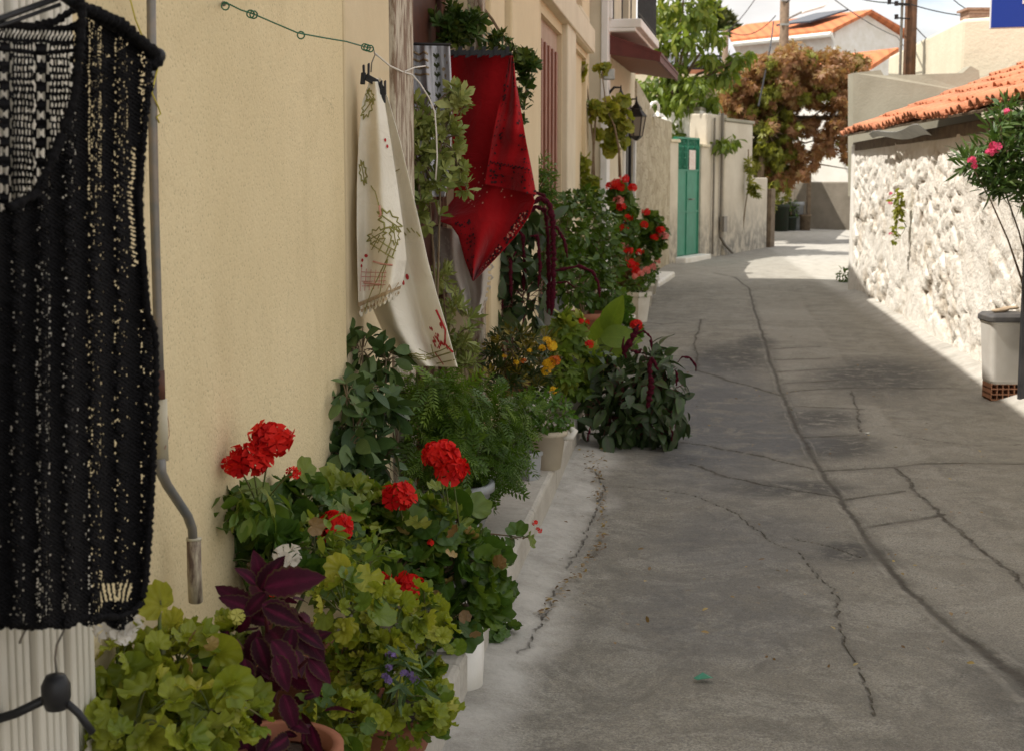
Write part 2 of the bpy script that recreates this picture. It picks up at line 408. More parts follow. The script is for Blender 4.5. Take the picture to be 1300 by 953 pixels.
# ================================================================== FACADE LINES
FA = Frame(-1.1, 0, -1.1 + .127 * 14.8, 14.8)          # near yellow house
xa = -1.1 + .127 * 14.8
FB = Frame(xa, 14.8, 1.60, 19.4)                       # balcony house
FS = Frame(1.80, 20.3, 2.72, 24.6)                     # rubble stone wall
FC = Frame(2.86, 25.0, 5.6, 30.7)                      # green gate wall
RX = lambda Y: 3.54 + .108 * (Y - 9.8)
FR = Frame(RX(4.0), 4.0, RX(18.7), 18.7, -1)           # right hand stone house, o>0 to the street
KX = lambda Y: -.627 + .127 * Y                        # kerb edge
# ================================================================== MATERIALS of the setting
m_yel = stucco('yellow_stucco', (.76, .63, .385), (.70, .575, .34), 150, .0018)
m_yel2 = stucco('cream_plaster', (.70, .58, .38), (.63, .51, .32), 60, .001, pits=False)
m_cream = simple('cream_paint', (.68, .60, .44), (.60, .52, .37), .8, 3, 40, .3, .002)
m_white = stucco('white_render', (.78, .77, .73), (.70, .68, .62), 40, .002, dirt=(.35, .31, .25), pits=False)
m_whitewash = simple('whitewash', (.82, .80, .76), (.72, .69, .62), .85, 4, 60, .4, .003)
m_wood_br = simple('brown_wood', (.085, .030, .016), (.055, .020, .012), .55, 12, 60, .2, .002)
m_dark = simple('dark_paint_and_shade', (.012, .010, .011), (.02, .016, .016), .5, 8)
m_gate_col = stucco('dirty_cream_render', (.62, .56, .46), (.50, .44, .35), 30, .003, dirt=(.20, .19, .17), pits=False)
m_grey = stucco('grey_cement', (.36, .34, .27), (.28, .26, .20), 30, .004, pits=False)
m_metal = simple('aged_grey_metal', (.17, .165, .15), (.24, .20, .16), .45, 30, metal=.4)
m_black_iron = simple('black_iron', (.012, .012, .013), (.03, .025, .02), .5, 30, 80, .2, .001)
m_green = simple('green_gate_paint', (.028, .185, .112), (.040, .225, .140), .45, 6, 50, .15, .001)
# road material driven by distances stored on its vertices
t = NT('road_concrete', .85, .25)
dg, dc, st, lt, wt_, sl_ = t.attr('dg'), t.attr('dc'), t.attr('st'), t.attr('lt'), t.attr('wet'), t.attr('slab')
base = t.mix(t.range(t.noise(.8, 6, .6), .33, .68), (.255, .235, .190), (.365, .340, .280))
base = t.mix(t.range(t.noise(6, 7, .72), .38, .62, 0, .7), base, (.165, .152, .128))
base = t.mix(t.range(t.noise(2.6, 9, .8, dist=1.2), .49, .56, 0, .6), base, (.40, .38, .325))
base = t.mix(t.range(t.noise(3.4, 9, .8, dist=2.0, vec=t.n('ShaderNodeMapping', {0: t.pos(), 1: (7, 3, 0), 3: (1, .6, 1)})), .53, .60, 0, .5), base, (.14, .13, .108))
base = t.mix(sl_, base, (.40, .375, .32))
base = t.mix(t.range(t.noise(45, 5, .75), .55, .7, 0, .6), base, (.10, .093, .08))
base = t.mix(t.range(t.noise(140, 4, .7), .38, .66, 0, .85), base, (.12, .113, .10))
base = t.mix(t.range(t.vor(85), .18, .05, 0, .5), base, (.46, .45, .41))
base = t.mix(t.range(t.noise(260, 2, .5), .62, .72, 0, .5), base, (.45, .43, .39))
base = t.mix(t.math('MULTIPLY', lt, t.range(t.noise(5, 6, .7), .3, .6, .35, 1)), base, (.46, .44, .40))
stn = t.math('MULTIPLY', st, t.range(t.noise(9, 7, .75, dist=.6), .34, .50))
base = t.mix(t.math('MULTIPLY', stn, .85), base, (.065, .062, .058))
blu = t.math('MULTIPLY', wt_, t.range(t.noise(4, 7, .75, dist=.8), .32, .50))
base = t.mix(t.math('MULTIPLY', blu, .80), base, (.105, .107, .115))
nn = t.math('MULTIPLY', t.math('SUBTRACT', t.noise(28, 4, .7), .5), .035)
g_ = t.range(t.math('ADD', dg, t.math('MULTIPLY', nn, .4)), .017, .006)
base = t.mix(t.math('MULTIPLY', g_, .8), base, (.045, .038, .03))
base = t.mix(t.math('MULTIPLY', t.range(t.math('ADD', dg, t.math('MULTIPLY', nn, 2.5)), .060, .035), t.range(t.noise(2.3, 6, .75), .44, .56, 0, .42)), base, (.13, .12, .10))
base = t.mix(t.math('MULTIPLY', t.range(t.math('ABSOLUTE', t.math('SUBTRACT', dg, .030)), .008, .003), t.range(t.noise(5, 5), .4, .6, 0, .22)), base, (.42, .40, .35))
c_ = t.range(t.math('ADD', dc, t.math('MULTIPLY', nn, .5)), .0125, .0045)
base = t.mix(t.math('MULTIPLY', c_, t.range(t.noise(7, 4, .7), .36, .56, .12, .9)), base, (.045, .036, .026))
base = t.mix(t.range(t.math('ADD', dc, t.math('MULTIPLY', nn, 2)), .06, .01, 0, .30), base, (.13, .12, .10))
t.color(base)
t.bump(t.noise(190, 5, .7), .55, .006); t.bump(t.noise(22, 6, .6), .5, .02)
t.bump(t.math('SUBTRACT', 1, c_), .8, .012)
m_road = t.m
# ================================================================== GROUND AND ROAD
m_dust = simple('dusty_ground', (.30, .27, .22), (.22, .20, .16), .9, 2, 40, .4, .01)
gm = MB(); gm.add([(-900, -60, -.06), (900, -60, -.06), (900, 1500, -.06), (-900, 1500, -.06)], [(0, 1, 2, 3)])
tag(gm.build('ground', m_dust), kind='structure')
def z8(p): return [(640 + a / 1.7545, 320 + b / 1.7545) for a, b in p]
def gl(p): return [G(a, b)[:2] for a, b in p]
gut = gl([(905, 346), (932, 352)] + z8([(545, 80), (560, 140), (590, 230), (620, 320), (650, 390), (710, 490), (760, 570), (830, 670), (900, 750), (980, 820), (1060, 880), (1158, 953), (1240, 1030), (1330, 1110)]))
cracks = [gl(z8(q)) for q in [
    [(600, 218), (700, 212)], [(605, 238), (720, 235)], [(612, 265), (728, 258)], [(620, 291), (740, 286)], [(635, 312), (760, 305), (990, 302)], [(650, 343), (800, 348)],
    [(668, 410), (790, 405)], [(705, 486), (870, 476), (930, 468), (1158, 470), (1300, 474)], [(758, 552), (890, 532)], [(800, 615), (900, 600), (980, 586)],
    [(430, 262), (500, 285), (560, 300), (610, 318)], [(370, 420), (440, 428), (500, 440), (560, 452), (620, 468), (690, 483)], [(410, 470), (480, 492), (560, 512), (640, 530), (735, 546)],
    [(250, 520), (330, 530), (420, 540), (520, 580), (560, 615), (600, 650), (660, 675), (700, 715), (735, 760), (745, 820), (765, 880), (800, 953), (830, 1040)],
    [(765, 310), (790, 345), (795, 400)], [(868, 478), (905, 510), (930, 545), (980, 600), (1040, 640), (1100, 690), (1180, 760)],
    [(202, 492), (222, 525), (212, 560), (190, 600), (170, 650), (140, 712)], [(115, 755), (95, 800), (72, 845), (60, 890), (30, 905)], [(870, 405), (960, 420), (1060, 432), (1158, 428)],
    [(430, 262), (425, 200), (440, 150)], [(320, 155), (350, 160), (400, 155)], [(650, 640), (720, 655), (800, 680)]]]
xs = np.concatenate([np.arange(-1.6, -.2, .022), np.arange(-.2, 3.4, .012), np.arange(3.4, 4.8, .022), np.arange(4.8, 14, .1)])
ys = [2.0]
while ys[-1] < 46: ys.append(ys[-1] + max(.012, ys[-1] * .0032))
ys = np.array(ys); X, Y = np.meshgrid(xs, ys); x, y = X.ravel(), Y.ravel()
wx = x + (fbm(x * 3, y * 3, seed=3) - .5) * .07 + (fbm(x * 22, y * 22, seed=4, oct=4) - .5) * .035
wy = y + (fbm(x * 3, y * 3, seed=5) - .5) * .07 + (fbm(x * 22, y * 22, seed=6, oct=4) - .5) * .035
def pdist(poly, x, y):
    d = np.full_like(x, 9.0)
    for (ax, ay), (bx, by) in zip(poly[:-1], poly[1:]):
        vx, vy = bx - ax, by - ay; k = np.clip(((x - ax) * vx + (y - ay) * vy) / (vx * vx + vy * vy + 1e-9), 0, 1)
        d = np.minimum(d, np.hypot(x - ax - k * vx, y - ay - k * vy))
    return d
gx, gy = x + (wx - x) * .45, y + (wy - y) * .45
dgv = pdist(gut, gx, gy)
# the gutter spreads into a wide worn patch at its near end
dgv = dgv / (1 + 1.6 * sm(4.7, 3.9, y) + .2 * sm(6.5, 5, y))
dcv = np.full_like(x, 9.0)
for i_, c in enumerate(cracks):
    dd_ = pdist(c, gx, gy) * .72 if i_ < 10 else pdist(c, wx, wy) * (1.0 if i_ in (10, 11, 12, 15) else 1.7)
    dcv = np.minimum(dcv, dd_)
dcv = dcv / np.clip(.55 + y * .075, .7, 2.2)
def spot(px, py, rx, ry):
    c = G(*z8([(px, py)])[0]); a = G(*z8([(px + rx, py)])[0]); b = G(*z8([(px, py - ry)])[0]); RXm, RYm = abs(a[0] - c[0]), abs(b[1] - c[1])
    q = np.hypot((wx - c[0] - (y - c[1]) * (c[0] / c[1])) / RXm, (wy - c[1]) / RYm); return sm(1.6, .5, q)
stv = np.maximum.reduce([spot(500, 235, 90, 28), spot(830, 275, 130, 36), spot(770, 670, 80, 24), spot(700, 370, 90, 22), spot(740, 430, 90, 26), spot(560, 205, 40, 15), spot(640, 525, 130, 18), spot(380, 462, 50, 14),
                         sm(.30, .05, pdist(gut, gx, gy)) * sm(4.9, 3.8, y) * .9])
wet = np.maximum.reduce([spot(480, 370, 150, 95), spot(560, 420, 150, 40), spot(430, 300, 90, 60) * .7, spot(520, 640, 170, 70) * .55, spot(480, 800, 220, 90) * .5])
ltv = sm(.30, .12, wx - KX(y) + (fbm(x * 2, y * 2, seed=21) - .5) * .3) * sm(9.5, 7.5, y) + sm(.34, .1, RX(y) - x) * sm(5, 6, y)
ltv = np.clip(ltv + .45 * sm(19, 22, y), 0, 1)
gyo = np.array([q[1] for q in gut][::-1]); gxo = np.array([q[0] for q in gut][::-1]); dx_ = gx - np.interp(gy, gyo, gxo)
seg_ = np.floor(gy / .62 + .3 * np.sin(gy)); slv = sm(.03, .06, dx_) * sm(.62, .58, dx_) * sm(3, 4, y) * sm(20, 15, y) * (.15 + .75 * _h(seg_, seg_ * 0, seg_ * 0, 5)) + sm(-.04, -.08, dx_) * sm(-.30, -.26, dx_) * .12
slv = slv + sm(.66, .70, dx_) * .16 * (y < 19) + sm(.0, .05, -dx_) * 0
z = (fbm(x * .8, y * .8, seed=11) - .5) * .035 + (fbm(x * 9, y * 9, seed=12) - .5) * .006
z = z - .005 * np.exp(-(dgv / .016) ** 2) - .004 * np.exp(-(dcv / .014) ** 2)
z = z + .07 * sm(.30, .0, RX(y) - x) * sm(5, 6, y) * sm(19, 18, y)      # concrete fillet at the foot of the right wall
z = z + .03 * sm(.25, 0, x - KX(y)) * sm(9, 7, y)
nx, ny = len(xs), len(ys); I = np.arange(nx * ny).reshape(ny, nx)
F = np.stack([I[:-1, :-1], I[:-1, 1:], I[1:, 1:], I[1:, :-1]], -1).reshape(-1, 4)
tag(mesh_np('road', np.stack([x, y, z], 1), F, m_road, loc=(0, 0, 0), attrs={'dg': dgv, 'dc': dcv, 'st': stv, 'lt': ltv, 'wet': wet, 'slab': slv}, smooth=True), kind='structure')
# pavement: raised white-washed step along the yellow house
t = NT('pavement_cement', .85, .2)
c = t.mix(t.range(t.noise(3, 6, .65), .35, .65), (.50, .47, .41), (.38, .35, .30)); c = t.mix(t.range(t.noise(60, 4), .4, .7, 0, .5), c, (.30, .28, .24))
t.color(c); t.bump(t.noise(70, 6), .5, .004); m_pave = t.m
pm = MB(); FK = Frame(KX(0), 0, KX(14.7), 14.7)
a = 2.0; k = 0
while a < 12.6:
    b = a + .93
    pm.fbox(FK, a, b - .008, -.52, -.0, -.05, .155 + .003 * (k % 2)); a = b; k += 1
pm.fbox(FK, 2.0, 12.6, -.52, -.03, -.05, .146)
tag(pm.build('pavement', m_pave, loc=(0, 0, 0), bevel=.018), kind='structure')
pm = MB(); pm.fbox(FB, -.6, 4.7, -.05, .32, -.05, .10); pm.fbox(FS, -.8, 1.4, -.02, .40, -.05, .07)
tag(pm.build('kerb', m_whitewash, loc=(0, 0, 0), bevel=.03), kind='structure')

# ================================================================== YELLOW HOUSE
H1 = thing('terraced_house', 'yellow stucco house running along the left side of the street with brown shutter', 'house', FA.pt(0, 0, 0))
s_c = FA.S(437, .05); s_w0 = FA.S(510); s_w1 = FA.S(602); s_d0 = FA.S(686.5); s_d1 = FA.S(712.5); s_n0 = FA.S(724); s_n1 = FA.S(743); s_e = FA.S(747)
z_d = FA.Z(700, 30); z_n = FA.Z(725.6, 55); HT = 5.15
z_sill = 2.98
holes = [(s_w0, s_w1, .16, 2.75), (s_d0, s_d1, .16, z_d), (s_n0, s_n1, .16, z_n),
         (FA.S(702), FA.S(717), 3.02, 4.6), (FA.S(727), FA.S(738), 3.02, 4.6)]
wall_mesh(FA, s_c, s_e, -.05, HT, .45, holes, 0).build('wall', m_yel2, H1)
nw = wall_mesh(FA, -3.0, s_c, -.05, HT, .5, [], .05)
nw.build('wall', m_yel, H1, bevel=.012)
mm = MB(); mm.fbox(FA, -3, s_e, -5.5, -.5, -.05, HT - .05); mm.build('wall', m_yel2, H1)
mm = MB(); mm.fbox(FA, -3, s_e, -5.6, .14, HT, HT + .12); mm.build('roof', m_cream, H1, bevel=.01)
# pilasters of the cream front
def pil(a, b, o, z0=.1, z1=2.9): MB().fbox(FA, a, b, -.02, o, z0, z1).build('pilaster', m_yel2, H1, bevel=.012)
pil(s_c + .09, FA.S(484), .035, .1, HT - .2)
pil(FA.S(613), FA.S(640, .04), .045, .1, 4.9); pil(FA.S(643, .05), FA.S(667, .05), .085, .1, 4.9); pil(FA.S(670, .05), FA.S(684, .03), .03, .1, 4.9)
MB().fbox(FA, s_d1 + .03, s_d1 + .85, -.02, .05, .1, 4.9).build('pilaster', m_cream, H1, bevel=.012)
MB().fbox(FA, s_d0 - .1, s_e - .2, -.02, .075, z_d + .09, 2.99).build('cornice', m_cream, H1, bevel=.01)
MB().fbox(FA, s_n0 - .15, s_n1 + .1, .0, .06, z_n + .06, z_n + .14).build('lintel', m_cream, H1, bevel=.008)
# brown roller shutter door
sh = MB(); n = 11
for i in range(n):
    a = s_d0 + .03 + (s_d1 - s_d0 - .06) * i / n; b = s_d0 + .03 + (s_d1 - s_d0 - .06) * (i + 1) / n
    sh.fbox(FA, a + .008, b - .008, -.08, -.035 + .02 * (i % 2), .17, 2.50)
sh.fbox(FA, s_d0, s_d1, -.2, -.07, .17, 2.50)
m_shut = simple('red_brown_shutter', (.27, .105, .062), (.21, .075, .042), .5, 5, 40, .15, .001)
sh.build('shutter_door', m_shut, H1)
m_pink = simple('pinkish_plaster', (.46, .34, .26), (.40, .28, .20), .85, 4, 40, .2, .002)
MB().fbox(FA, s_d0, s_d1, -.2, -.04, 2.503, z_d).build('transom_panel', m_pink, H1)
MB().fbox(FA, s_n0, s_n1, -.2, -.04, .1, z_n).build('blind_panel', m_yel2, H1)
# old wooden window-door behind the hanging cloths
t = NT('peeling_wood', .75, .2)
c = t.mix(t.range(t.noise(9, 6, .7, vec=t.n('ShaderNodeMapping', {0: t.pos(), 3: (4, 4, .7)})), .42, .56), (.55, .49, .38), (.20, .13, .085)); t.color(c); t.bump(t.noise(40, 5), .5, .003); m_peel = t.m
fr = MB(); fr.fbox(FA, FA.S(486), s_w0 + .0, -.04, .05, .16, 2.9); fr.fbox(FA, s_w1, s_w1 + .10, -.04, .045, .16, 2.9); fr.fbox(FA, s_w0, s_w1, -.10, .02, 2.68, 2.82)
fr.build('door_frame', m_peel, H1, bevel=.008)
dm = thing('x', None, None) if False else None
def leaf_door(a, b, z0, z1):
    d = MB(); d.fbox(FA, a, b, -.22, -.17, z0, z1); w = b - a
    for (p, q) in ((0, .12), (.88, 1)): d.fbox(FA, a + w * p, a + w * q, -.172, -.14, z0, z1)
    for k in range(5): zz = z0 + (z1 - z0) * k / 4.6; d.fbox(FA, a + w * .12, a + w * .88, -.172, -.145, zz, zz + .12)
    return d.build('door_leaf', m_wood_br, H1, bevel=.006)
sm_ = (s_w0 + s_w1) / 2
leaf_door(s_w0, s_w0 + .62, .16, 2.7); leaf_door(sm_ - .05, s_w1, .16, 2.7)
MB().fbox(FA, s_w0 + .62, sm_ - .05, -.6, -.5, .16, 2.7).build('interior_shade_panel', m_dark, H1)  # near-black panel stands in for the unlit interior between the leaves
# upstairs windows
for (p0, p1) in ((702, 717), (727, 738)):
    a, b = FA.S(p0), FA.S(p1); w = MB(); w.fbox(FA, a, b, -.22, -.17, 3.02, 4.6)
    for q in (0, .46, .93): w.fbox(FA, a + (b - a) * q, a + (b - a) * (q + .07), -.172, -.12, 3.02, 4.6)
    w.fbox(FA, a, b, -.172, -.13, 3.02, 3.12); w.build('window', m_shut, H1)
    MB().fbox(FA, a - .06, b + .06, -.1, .07, 2.995, 3.03).build('sill', m_cream, H1, bevel=.006)
# green-white ribbed folding door at the far left of the near wall
m_pvc = simple('white_ribbed_panel', (.66, .62, .53), (.58, .54, .45), .5, 3)
a0, a1 = FA.S(-260, .05), FA.S(84, .06)
rb = MB(); n = 30; 
for i in range(n):
    a = a0 + (a1 - a0) * i / n; w = (a1 - a0) / n
    rb.fbox(FA, a, a + w * .72, .052, .085 if i % 5 else .095, .17, 2.35)
rb.fbox(FA, a0, a1, .03, .068, .17, 2.4)
rb.build('folding_door', m_pvc, H1, bevel=.004)
# narrow grey slot with a drain pipe between the two houses
MB().fbox(FA, s_e + .003, s_e + FB.S(764) + .45, -4.6, -.30, -.05, HT - .01).build('slot_wall_sun_stop', m_grey, H1)  # back of the slot, deepened and lengthened to stop a sun leak
MB().fbox(FA, s_e + .7, s_e + 2.6, -4.2, -1.2, -.06, HT - .02).build('slot_wall_sun_stop', m_grey, H1)  # unseen block added behind the slot to keep sun off the street
MB().fbox(FA, s_e + .003, s_e + FB.S(764) + .25, -.35, .138, HT - .1, HT + .117).build('parapet', m_cream, H1)  # bridge added over the slot to close a notch of sunlight
MB().tube([FA.pt(s_e + .25, -.2, .1), FA.pt(s_e + .25, -.2, 4.9)], .05, 10).build('drain_pipe', m_metal, H1, smooth=True)

# ================================================================== BALCONY HOUSE
H2 = thing('terraced_house', 'cream house with balcony and brown canopy over its dark doorway', 'house', FB.pt(0, 0, 0))
b0 = FB.S(764); bd0, bd1 = FB.S(791), FB.S(803.5, 0); bE = max(4.9, bd1 + .25)
wall_mesh(FB, b0, bE, -.05, HT, .4, [(bd0, bd1, .1, 2.25), (b0 + .5, b0 + 1.2, 3.3, 4.9), (bE - 2.0, bE - 1.1, 3.3, 4.9)], 0).build('wall', m_cream, H2)
mm = MB(); mm.fbox(FB, b0, bE, -4.5, -.45, -.05, HT); mm.build('wall', m_cream, H2)
MB().fbox(FB, b0, bE, -4.6, .15, HT + .003, HT + .12).build('roof', m_cream, H2)
MB().fbox(FB, b0 - .02, b0 + .28, -.02, .06, .0, HT).build('pilaster', m_whitewash, H2, bevel=.01)
dd = MB(); dd.fbox(FB, bd0, bd1, -.22, -.05, .1, 2.25)
for q in (.0, .48, .92): dd.fbox(FB, bd0 + (bd1 - bd0) * q, bd0 + (bd1 - bd0) * (q + .08), -.052, -.02, .1, 2.25)
dd.build('door', m_dark, H2)
MB().fbox(FB, bd0 - .10, bd0, -.02, .035, .1, 2.33).build('door_jamb', m_whitewash, H2, bevel=.008); MB().fbox(FB, bd1, bd1 + .1, -.02, .035, .1, 2.33).build('door_jamb', m_whitewash, H2, bevel=.008)
# open dark door leaf seen in the passage
for (a, b) in ((b0 + .5, b0 + 1.2), (bE - 2.0, bE - 1.1)):
    MB().fbox(FB, a, b, -.25, -.15, 3.3, 4.9).build('balcony_door', m_dark, H2)
sl = MB(); sl.fbox(FB, b0 + .1, bE - 1.3, .0, .42, 3.16, 3.26); sl.fbox(FB, b0 + .1, bE - 1.3, .0, .36, 3.12, 3.16)
bal = sl.build('balcony', m_whitewash, H2, bevel=.012)
rl = MB(); a = b0 + .14
while a < bE - 1.34:
    rl.tube([FB.pt(a, .38, 3.26), FB.pt(a, .38, 4.15)], .008, 5); a += .11
for q in (.10, .2, .3): rl.tube([FB.pt(b0 + .14, q, 3.26), FB.pt(b0 + .14, q, 4.15)], .008, 5)
rl.tube([FB.pt(b0 + .14, .0, 4.15), FB.pt(b0 + .14, .38, 4.15), FB.pt(bE - 1.34, .38, 4.15)], .016, 6); rl.tube([FB.pt(b0 + .14, .38, 3.33), FB.pt(bE - 1.34, .38, 3.33)], .01, 5)
rl.build('railing', m_black_iron, bal)
MB().fbox(FB, b0 + .02, b0 + .1, -.0, .1, 3.26, HT).build('pilaster', m_whitewash, H2, bevel=.01)
# canopy
m_can_top = simple('maroon_canopy_board', (.135, .035, .028), (.10, .028, .022), .6, 6)
m_can = NT('brown_boarded_soffit', .6, .25)
yy = m_can.n('ShaderNodeSeparateXYZ', {0: m_can.pos()}, out=1)
m_can.color(m_can.mix(m_can.range(m_can.math('FRACT', m_can.math('MULTIPLY', yy, 9)), .0, .14, 1, 0), (.20, .078, .042), (.08, .03, .018))); m_can = m_can.m
c0, c1 = FB.S(767.5, 0, 60), FB.S(801, 0, 95)
cn = MB()
def cpt(a, o, z): return FB.pt(a, o, z)
A_, B_ = c0, c1
cn.hexa([cpt(A_, 0, 2.90), cpt(B_, 0, 2.90), cpt(B_, .60, 2.80), cpt(A_, .60, 2.80), cpt(A_, 0, 2.925), cpt(B_, 0, 2.925), cpt(B_, .60, 2.825), cpt(A_, .60, 2.825)])
can = cn.build('canopy', m_can, H2)
cn = MB(); cn.hexa([cpt(A_ - .02, 0, 3.08), cpt(B_ + .02, 0, 3.08), cpt(B_ + .02, .64, 2.86), cpt(A_ - .02, .64, 2.86), cpt(A_ - .02, 0, 3.115), cpt(B_ + .02, 0, 3.115), cpt(B_ + .02, .64, 2.89), cpt(A_ - .02, .64, 2.89)])
cn.hexa([cpt(A_ - .015, 0, 2.885), cpt(A_ + .01, 0, 2.885), cpt(A_ + .01, .62, 2.79), cpt(A_ - .015, .62, 2.79), cpt(A_ - .015, 0, 3.085), cpt(A_ + .01, 0, 3.085), cpt(A_ + .01, .62, 2.865), cpt(A_ - .015, .62, 2.865)])
cn.fbox(FB, A_ - .02, B_ + .02, .60, .63, 2.785, 2.87)
cn.build('canopy_cover', m_can_top, can)
# ================================================================== RUBBLE STONE WALL
t = NT('tan_rubble_stone', .9, .15)
f1 = t.vor(3.6, vec=t.n('ShaderNodeMapping', {0: t.pos(), 3: (1, 1, 1.7)})); ed = t.vor(4.2, vec=t.n('ShaderNodeMapping', {0: t.pos(), 3: (1, 1, 1.7)}), feature='DISTANCE_TO_EDGE')
c = t.mix(t.range(t.noise(6, 6, .7), .3, .7), (.46, .40, .29), (.32, .27, .19)); cc_ = t.n('ShaderNodeTexVoronoi', {'Vector': t.n('ShaderNodeMapping', {0: t.pos(), 3: (1, 1, 1.7)}), 'Scale': 3.6}, out=1); c = t.mix(.45, c, t.mix(t.n('ShaderNodeSeparateColor', {0: cc_}), (.30, .25, .17), (.58, .52, .40))); c = t.mix(t.range(ed, .035, .0, 0, .6), c, (.24, .20, .15)); t.color(c)
t.bump(t.range(ed, 0, .12), .5, .02); t.bump(t.noise(20, 6), .5, .01); m_tan = t.m
e0 = -.28
sw = MB(); La = FS.L
def zt(a): return 2.83 + (2.44 - 2.83) * min(1, max(0, (a - e0) / 2.6))
for i in range(12):
    a, b = e0 + (La + .25 - e0) * i / 12, e0 + (La + .25 - e0) * (i + 1) / 12
    P8 = [FS.pt(a, 0, -.05), FS.pt(b, 0, -.05), FS.pt(b, -.4, -.05), FS.pt(a, -.4, -.05), FS.pt(a, 0, zt(a)), FS.pt(b, 0, zt(b)), FS.pt(b, -.4, zt(b)), FS.pt(a, -.4, zt(a))]
    sw.hexa(P8)
tag(sw.build('stone_wall', m_tan), 'tan rubble stone wall with sloping top between the lanterns and the green gate', 'stone wall')
m_tfar_ = simple('old_tiles', (.40, .17, .09), (.30, .12, .07), .8, 5)
# ================================================================== GREEN GATE AND ITS WALL
g0, g1 = FC.S(859.5, .0), FC.S(888, .0)
def post(a, b, z1, lab, cap=True):
    m = MB(); m.fbox(FC, a, b, -.3, .03, -.05, z1)
    o = m.build('gate_post', m_gate_col, bevel=.015); tag(o, lab, 'gate post')
    if cap: MB().fbox(FC, a - .03, b + .03, -.32, .06, z1, z1 + .05).build('cap', m_cream, o, bevel=.01)
post(FC.S(848.5), g0 - .02, 2.10, 'pale plastered gate post left of the green gate, against the rubble wall')
post(g1 + .02, g1 + .42, 2.05, 'pale plastered gate post right of the green gate beside the pipes')
gt = thing('metal_gate', 'green painted metal gate with a paper notice on its grille', 'gate', FC.pt((g0 + g1) / 2, -.1, 0))
gw = g1 - g0; pn = MB(); pn.fbox(FC, g0, g0 + gw * .46, -.07, -.02, .10, 1.62); pn.fbox(FC, g0 + gw * .48, g1, -.07, -.02, .10, 1.62); pn.build('door_panel', m_green, gt, bevel=.004)
MB().fbox(FC, g0, g1, -.12, -.10, 1.6, 2.18).build('back_plate', m_green, gt)
f = MB(); 
for q in (0, .45, .97): f.fbox(FC, g0 + gw * q, g0 + gw * (q + .03), -.08, -.003, .06, 2.2)
for zz in (.06, .86, 1.60, 2.17): f.fbox(FC, g0, g1, -.08, -.006, zz, zz + .035)
f.build('gate_frame', m_green, gt)
f = MB(); rg = random.Random(5)
for i in range(14):
    q = g0 + gw * (i + .7) / 15; f.tube([FC.pt(q, -.03, 1.63), FC.pt(q + .03 * rg.uniform(-1, 1), -.02, 1.9), FC.pt(q, -.03, 2.18)], .008, 4)
for i in range(8):
    c = FC.pt(g0 + gw * (i % 4 + .6) / 4.3, -.02, 1.76 + .26 * (i // 4)); f.tube([c + FC.u * .09 * math.cos(k) + np.array([0, 0, .09 * math.sin(k)]) for k in np.linspace(0, 5.5, 10)], .007, 4)
f.build('grille', m_green, gt)
m_paper = simple('paper', (.75, .70, .64), (.66, .52, .48), .7, 18, hi=.55)
MB().fbox(FC, g0 + gw * .52, g0 + gw * .80, .0, .004, 1.63, 1.98).build('notice', m_paper, gt)
MB().tube([FC.pt(g0 + gw * .56, -.02, 1.1), FC.pt(g0 + gw * .56, .04, 1.1), FC.pt(g0 + gw * .68, .04, 1.1)], .012, 6).build('handle', m_metal, gt)
MB().fbox(FC, g0 - .1, g1 + .1, -.2, .22, -.05, .09).build('door_step', m_whitewash, gt, bevel=.02)
w0 = g1 + .42; w1 = FC.S(918); w2 = FC.S(953); w3 = FC.S(976)
bw = MB(); bw.fbox(FC, w0, w1, -.35, 0, -.05, FC.Z(905, 145)); bw.fbox(FC, w1, w2, -.35, .03, -.05, FC.Z(936, 156)); bw.fbox(FC, w2, w3, -.35, -.02, -.05, FC.Z(965, 226))
bwo = bw.build('boundary_wall', m_gate_col, bevel=.03); tag(bwo, 'long weathered cream wall from the green gate to the creeper', 'wall')
MB().fbox(FC, w1 - .05, w2 + .03, -.38, .06, FC.Z(936, 156) + .002, FC.Z(936, 156) + .06).build('coping', m_grey, bwo, bevel=.01)
for i, (pp, zt_, r, lab) in enumerate([(903, 2.6, .022, 'thin dark pipe running up the cream wall beside the gate post'), (913, 2.7, .03, 'grey pipe with bent foot on the cream wall, further from the gate')]):
    a = FC.S(pp); m = MB(); m.tube([FC.pt(a, .05, .35 if i else .05), FC.pt(a, .05, zt_)], r, 8)
    if i: m.tube([FC.pt(a, .05, .35), FC.pt(a + .15, .09, .2), FC.pt(a + .55, .12, .03)], r, 8); m.fbox(FC, a - .02, a + .2, .03, .12, .45, .75)
    tag(m.build('wall_pipe', m_metal, smooth=False), lab, 'pipe')
m_post = simple('weathered_timber', (.12, .085, .055), (.20, .15, .10), .8, 10, 40, .4, .004)
MB().tube([(3.9, 27.0, .1)] * 2, .01) 
a = FC.S(979); tp = MB(); tp.fbox(FC, a - .16, a + .16, -.2, .06, -.05, FC.Z(980, 240)); tag(tp.build('timber_post', m_post, bevel=.01), 'brown timber post ending the cream wall under the creeper', 'post')
# white outbuilding above the gate with tree shadows
FO = Frame(*P(862, 200, 27.6)[:2], *P(889, 200, 26.9)[:2]); FO2 = Frame(*P(889, 200, 26.9)[:2], *P(922, 200, 30.6)[:2])
ob = thing('outbuilding', 'small white outbuilding rising behind the green gate', 'building', FO.pt(0, 0, 0))
zo = float(P(880, 141, 27)[2]); v = [FO.pt(-.6, 0, 0), FO.pt(FO.L, 0, 0), FO2.pt(FO2.L, 0, 0), FO2.pt(FO2.L, -2.2, 0)]
MB().hexa([q + np.array([0, 0, -.05]) for q in v] + [q + np.array([0, 0, zo]) for q in v]).build('wall', m_whitewash, ob)
MB().hexa([q + np.array([0, 0, zo + .002]) for q in v] + [q + np.array([0, 0, zo + .07]) for q in v]).build('roof', m_grey, ob)
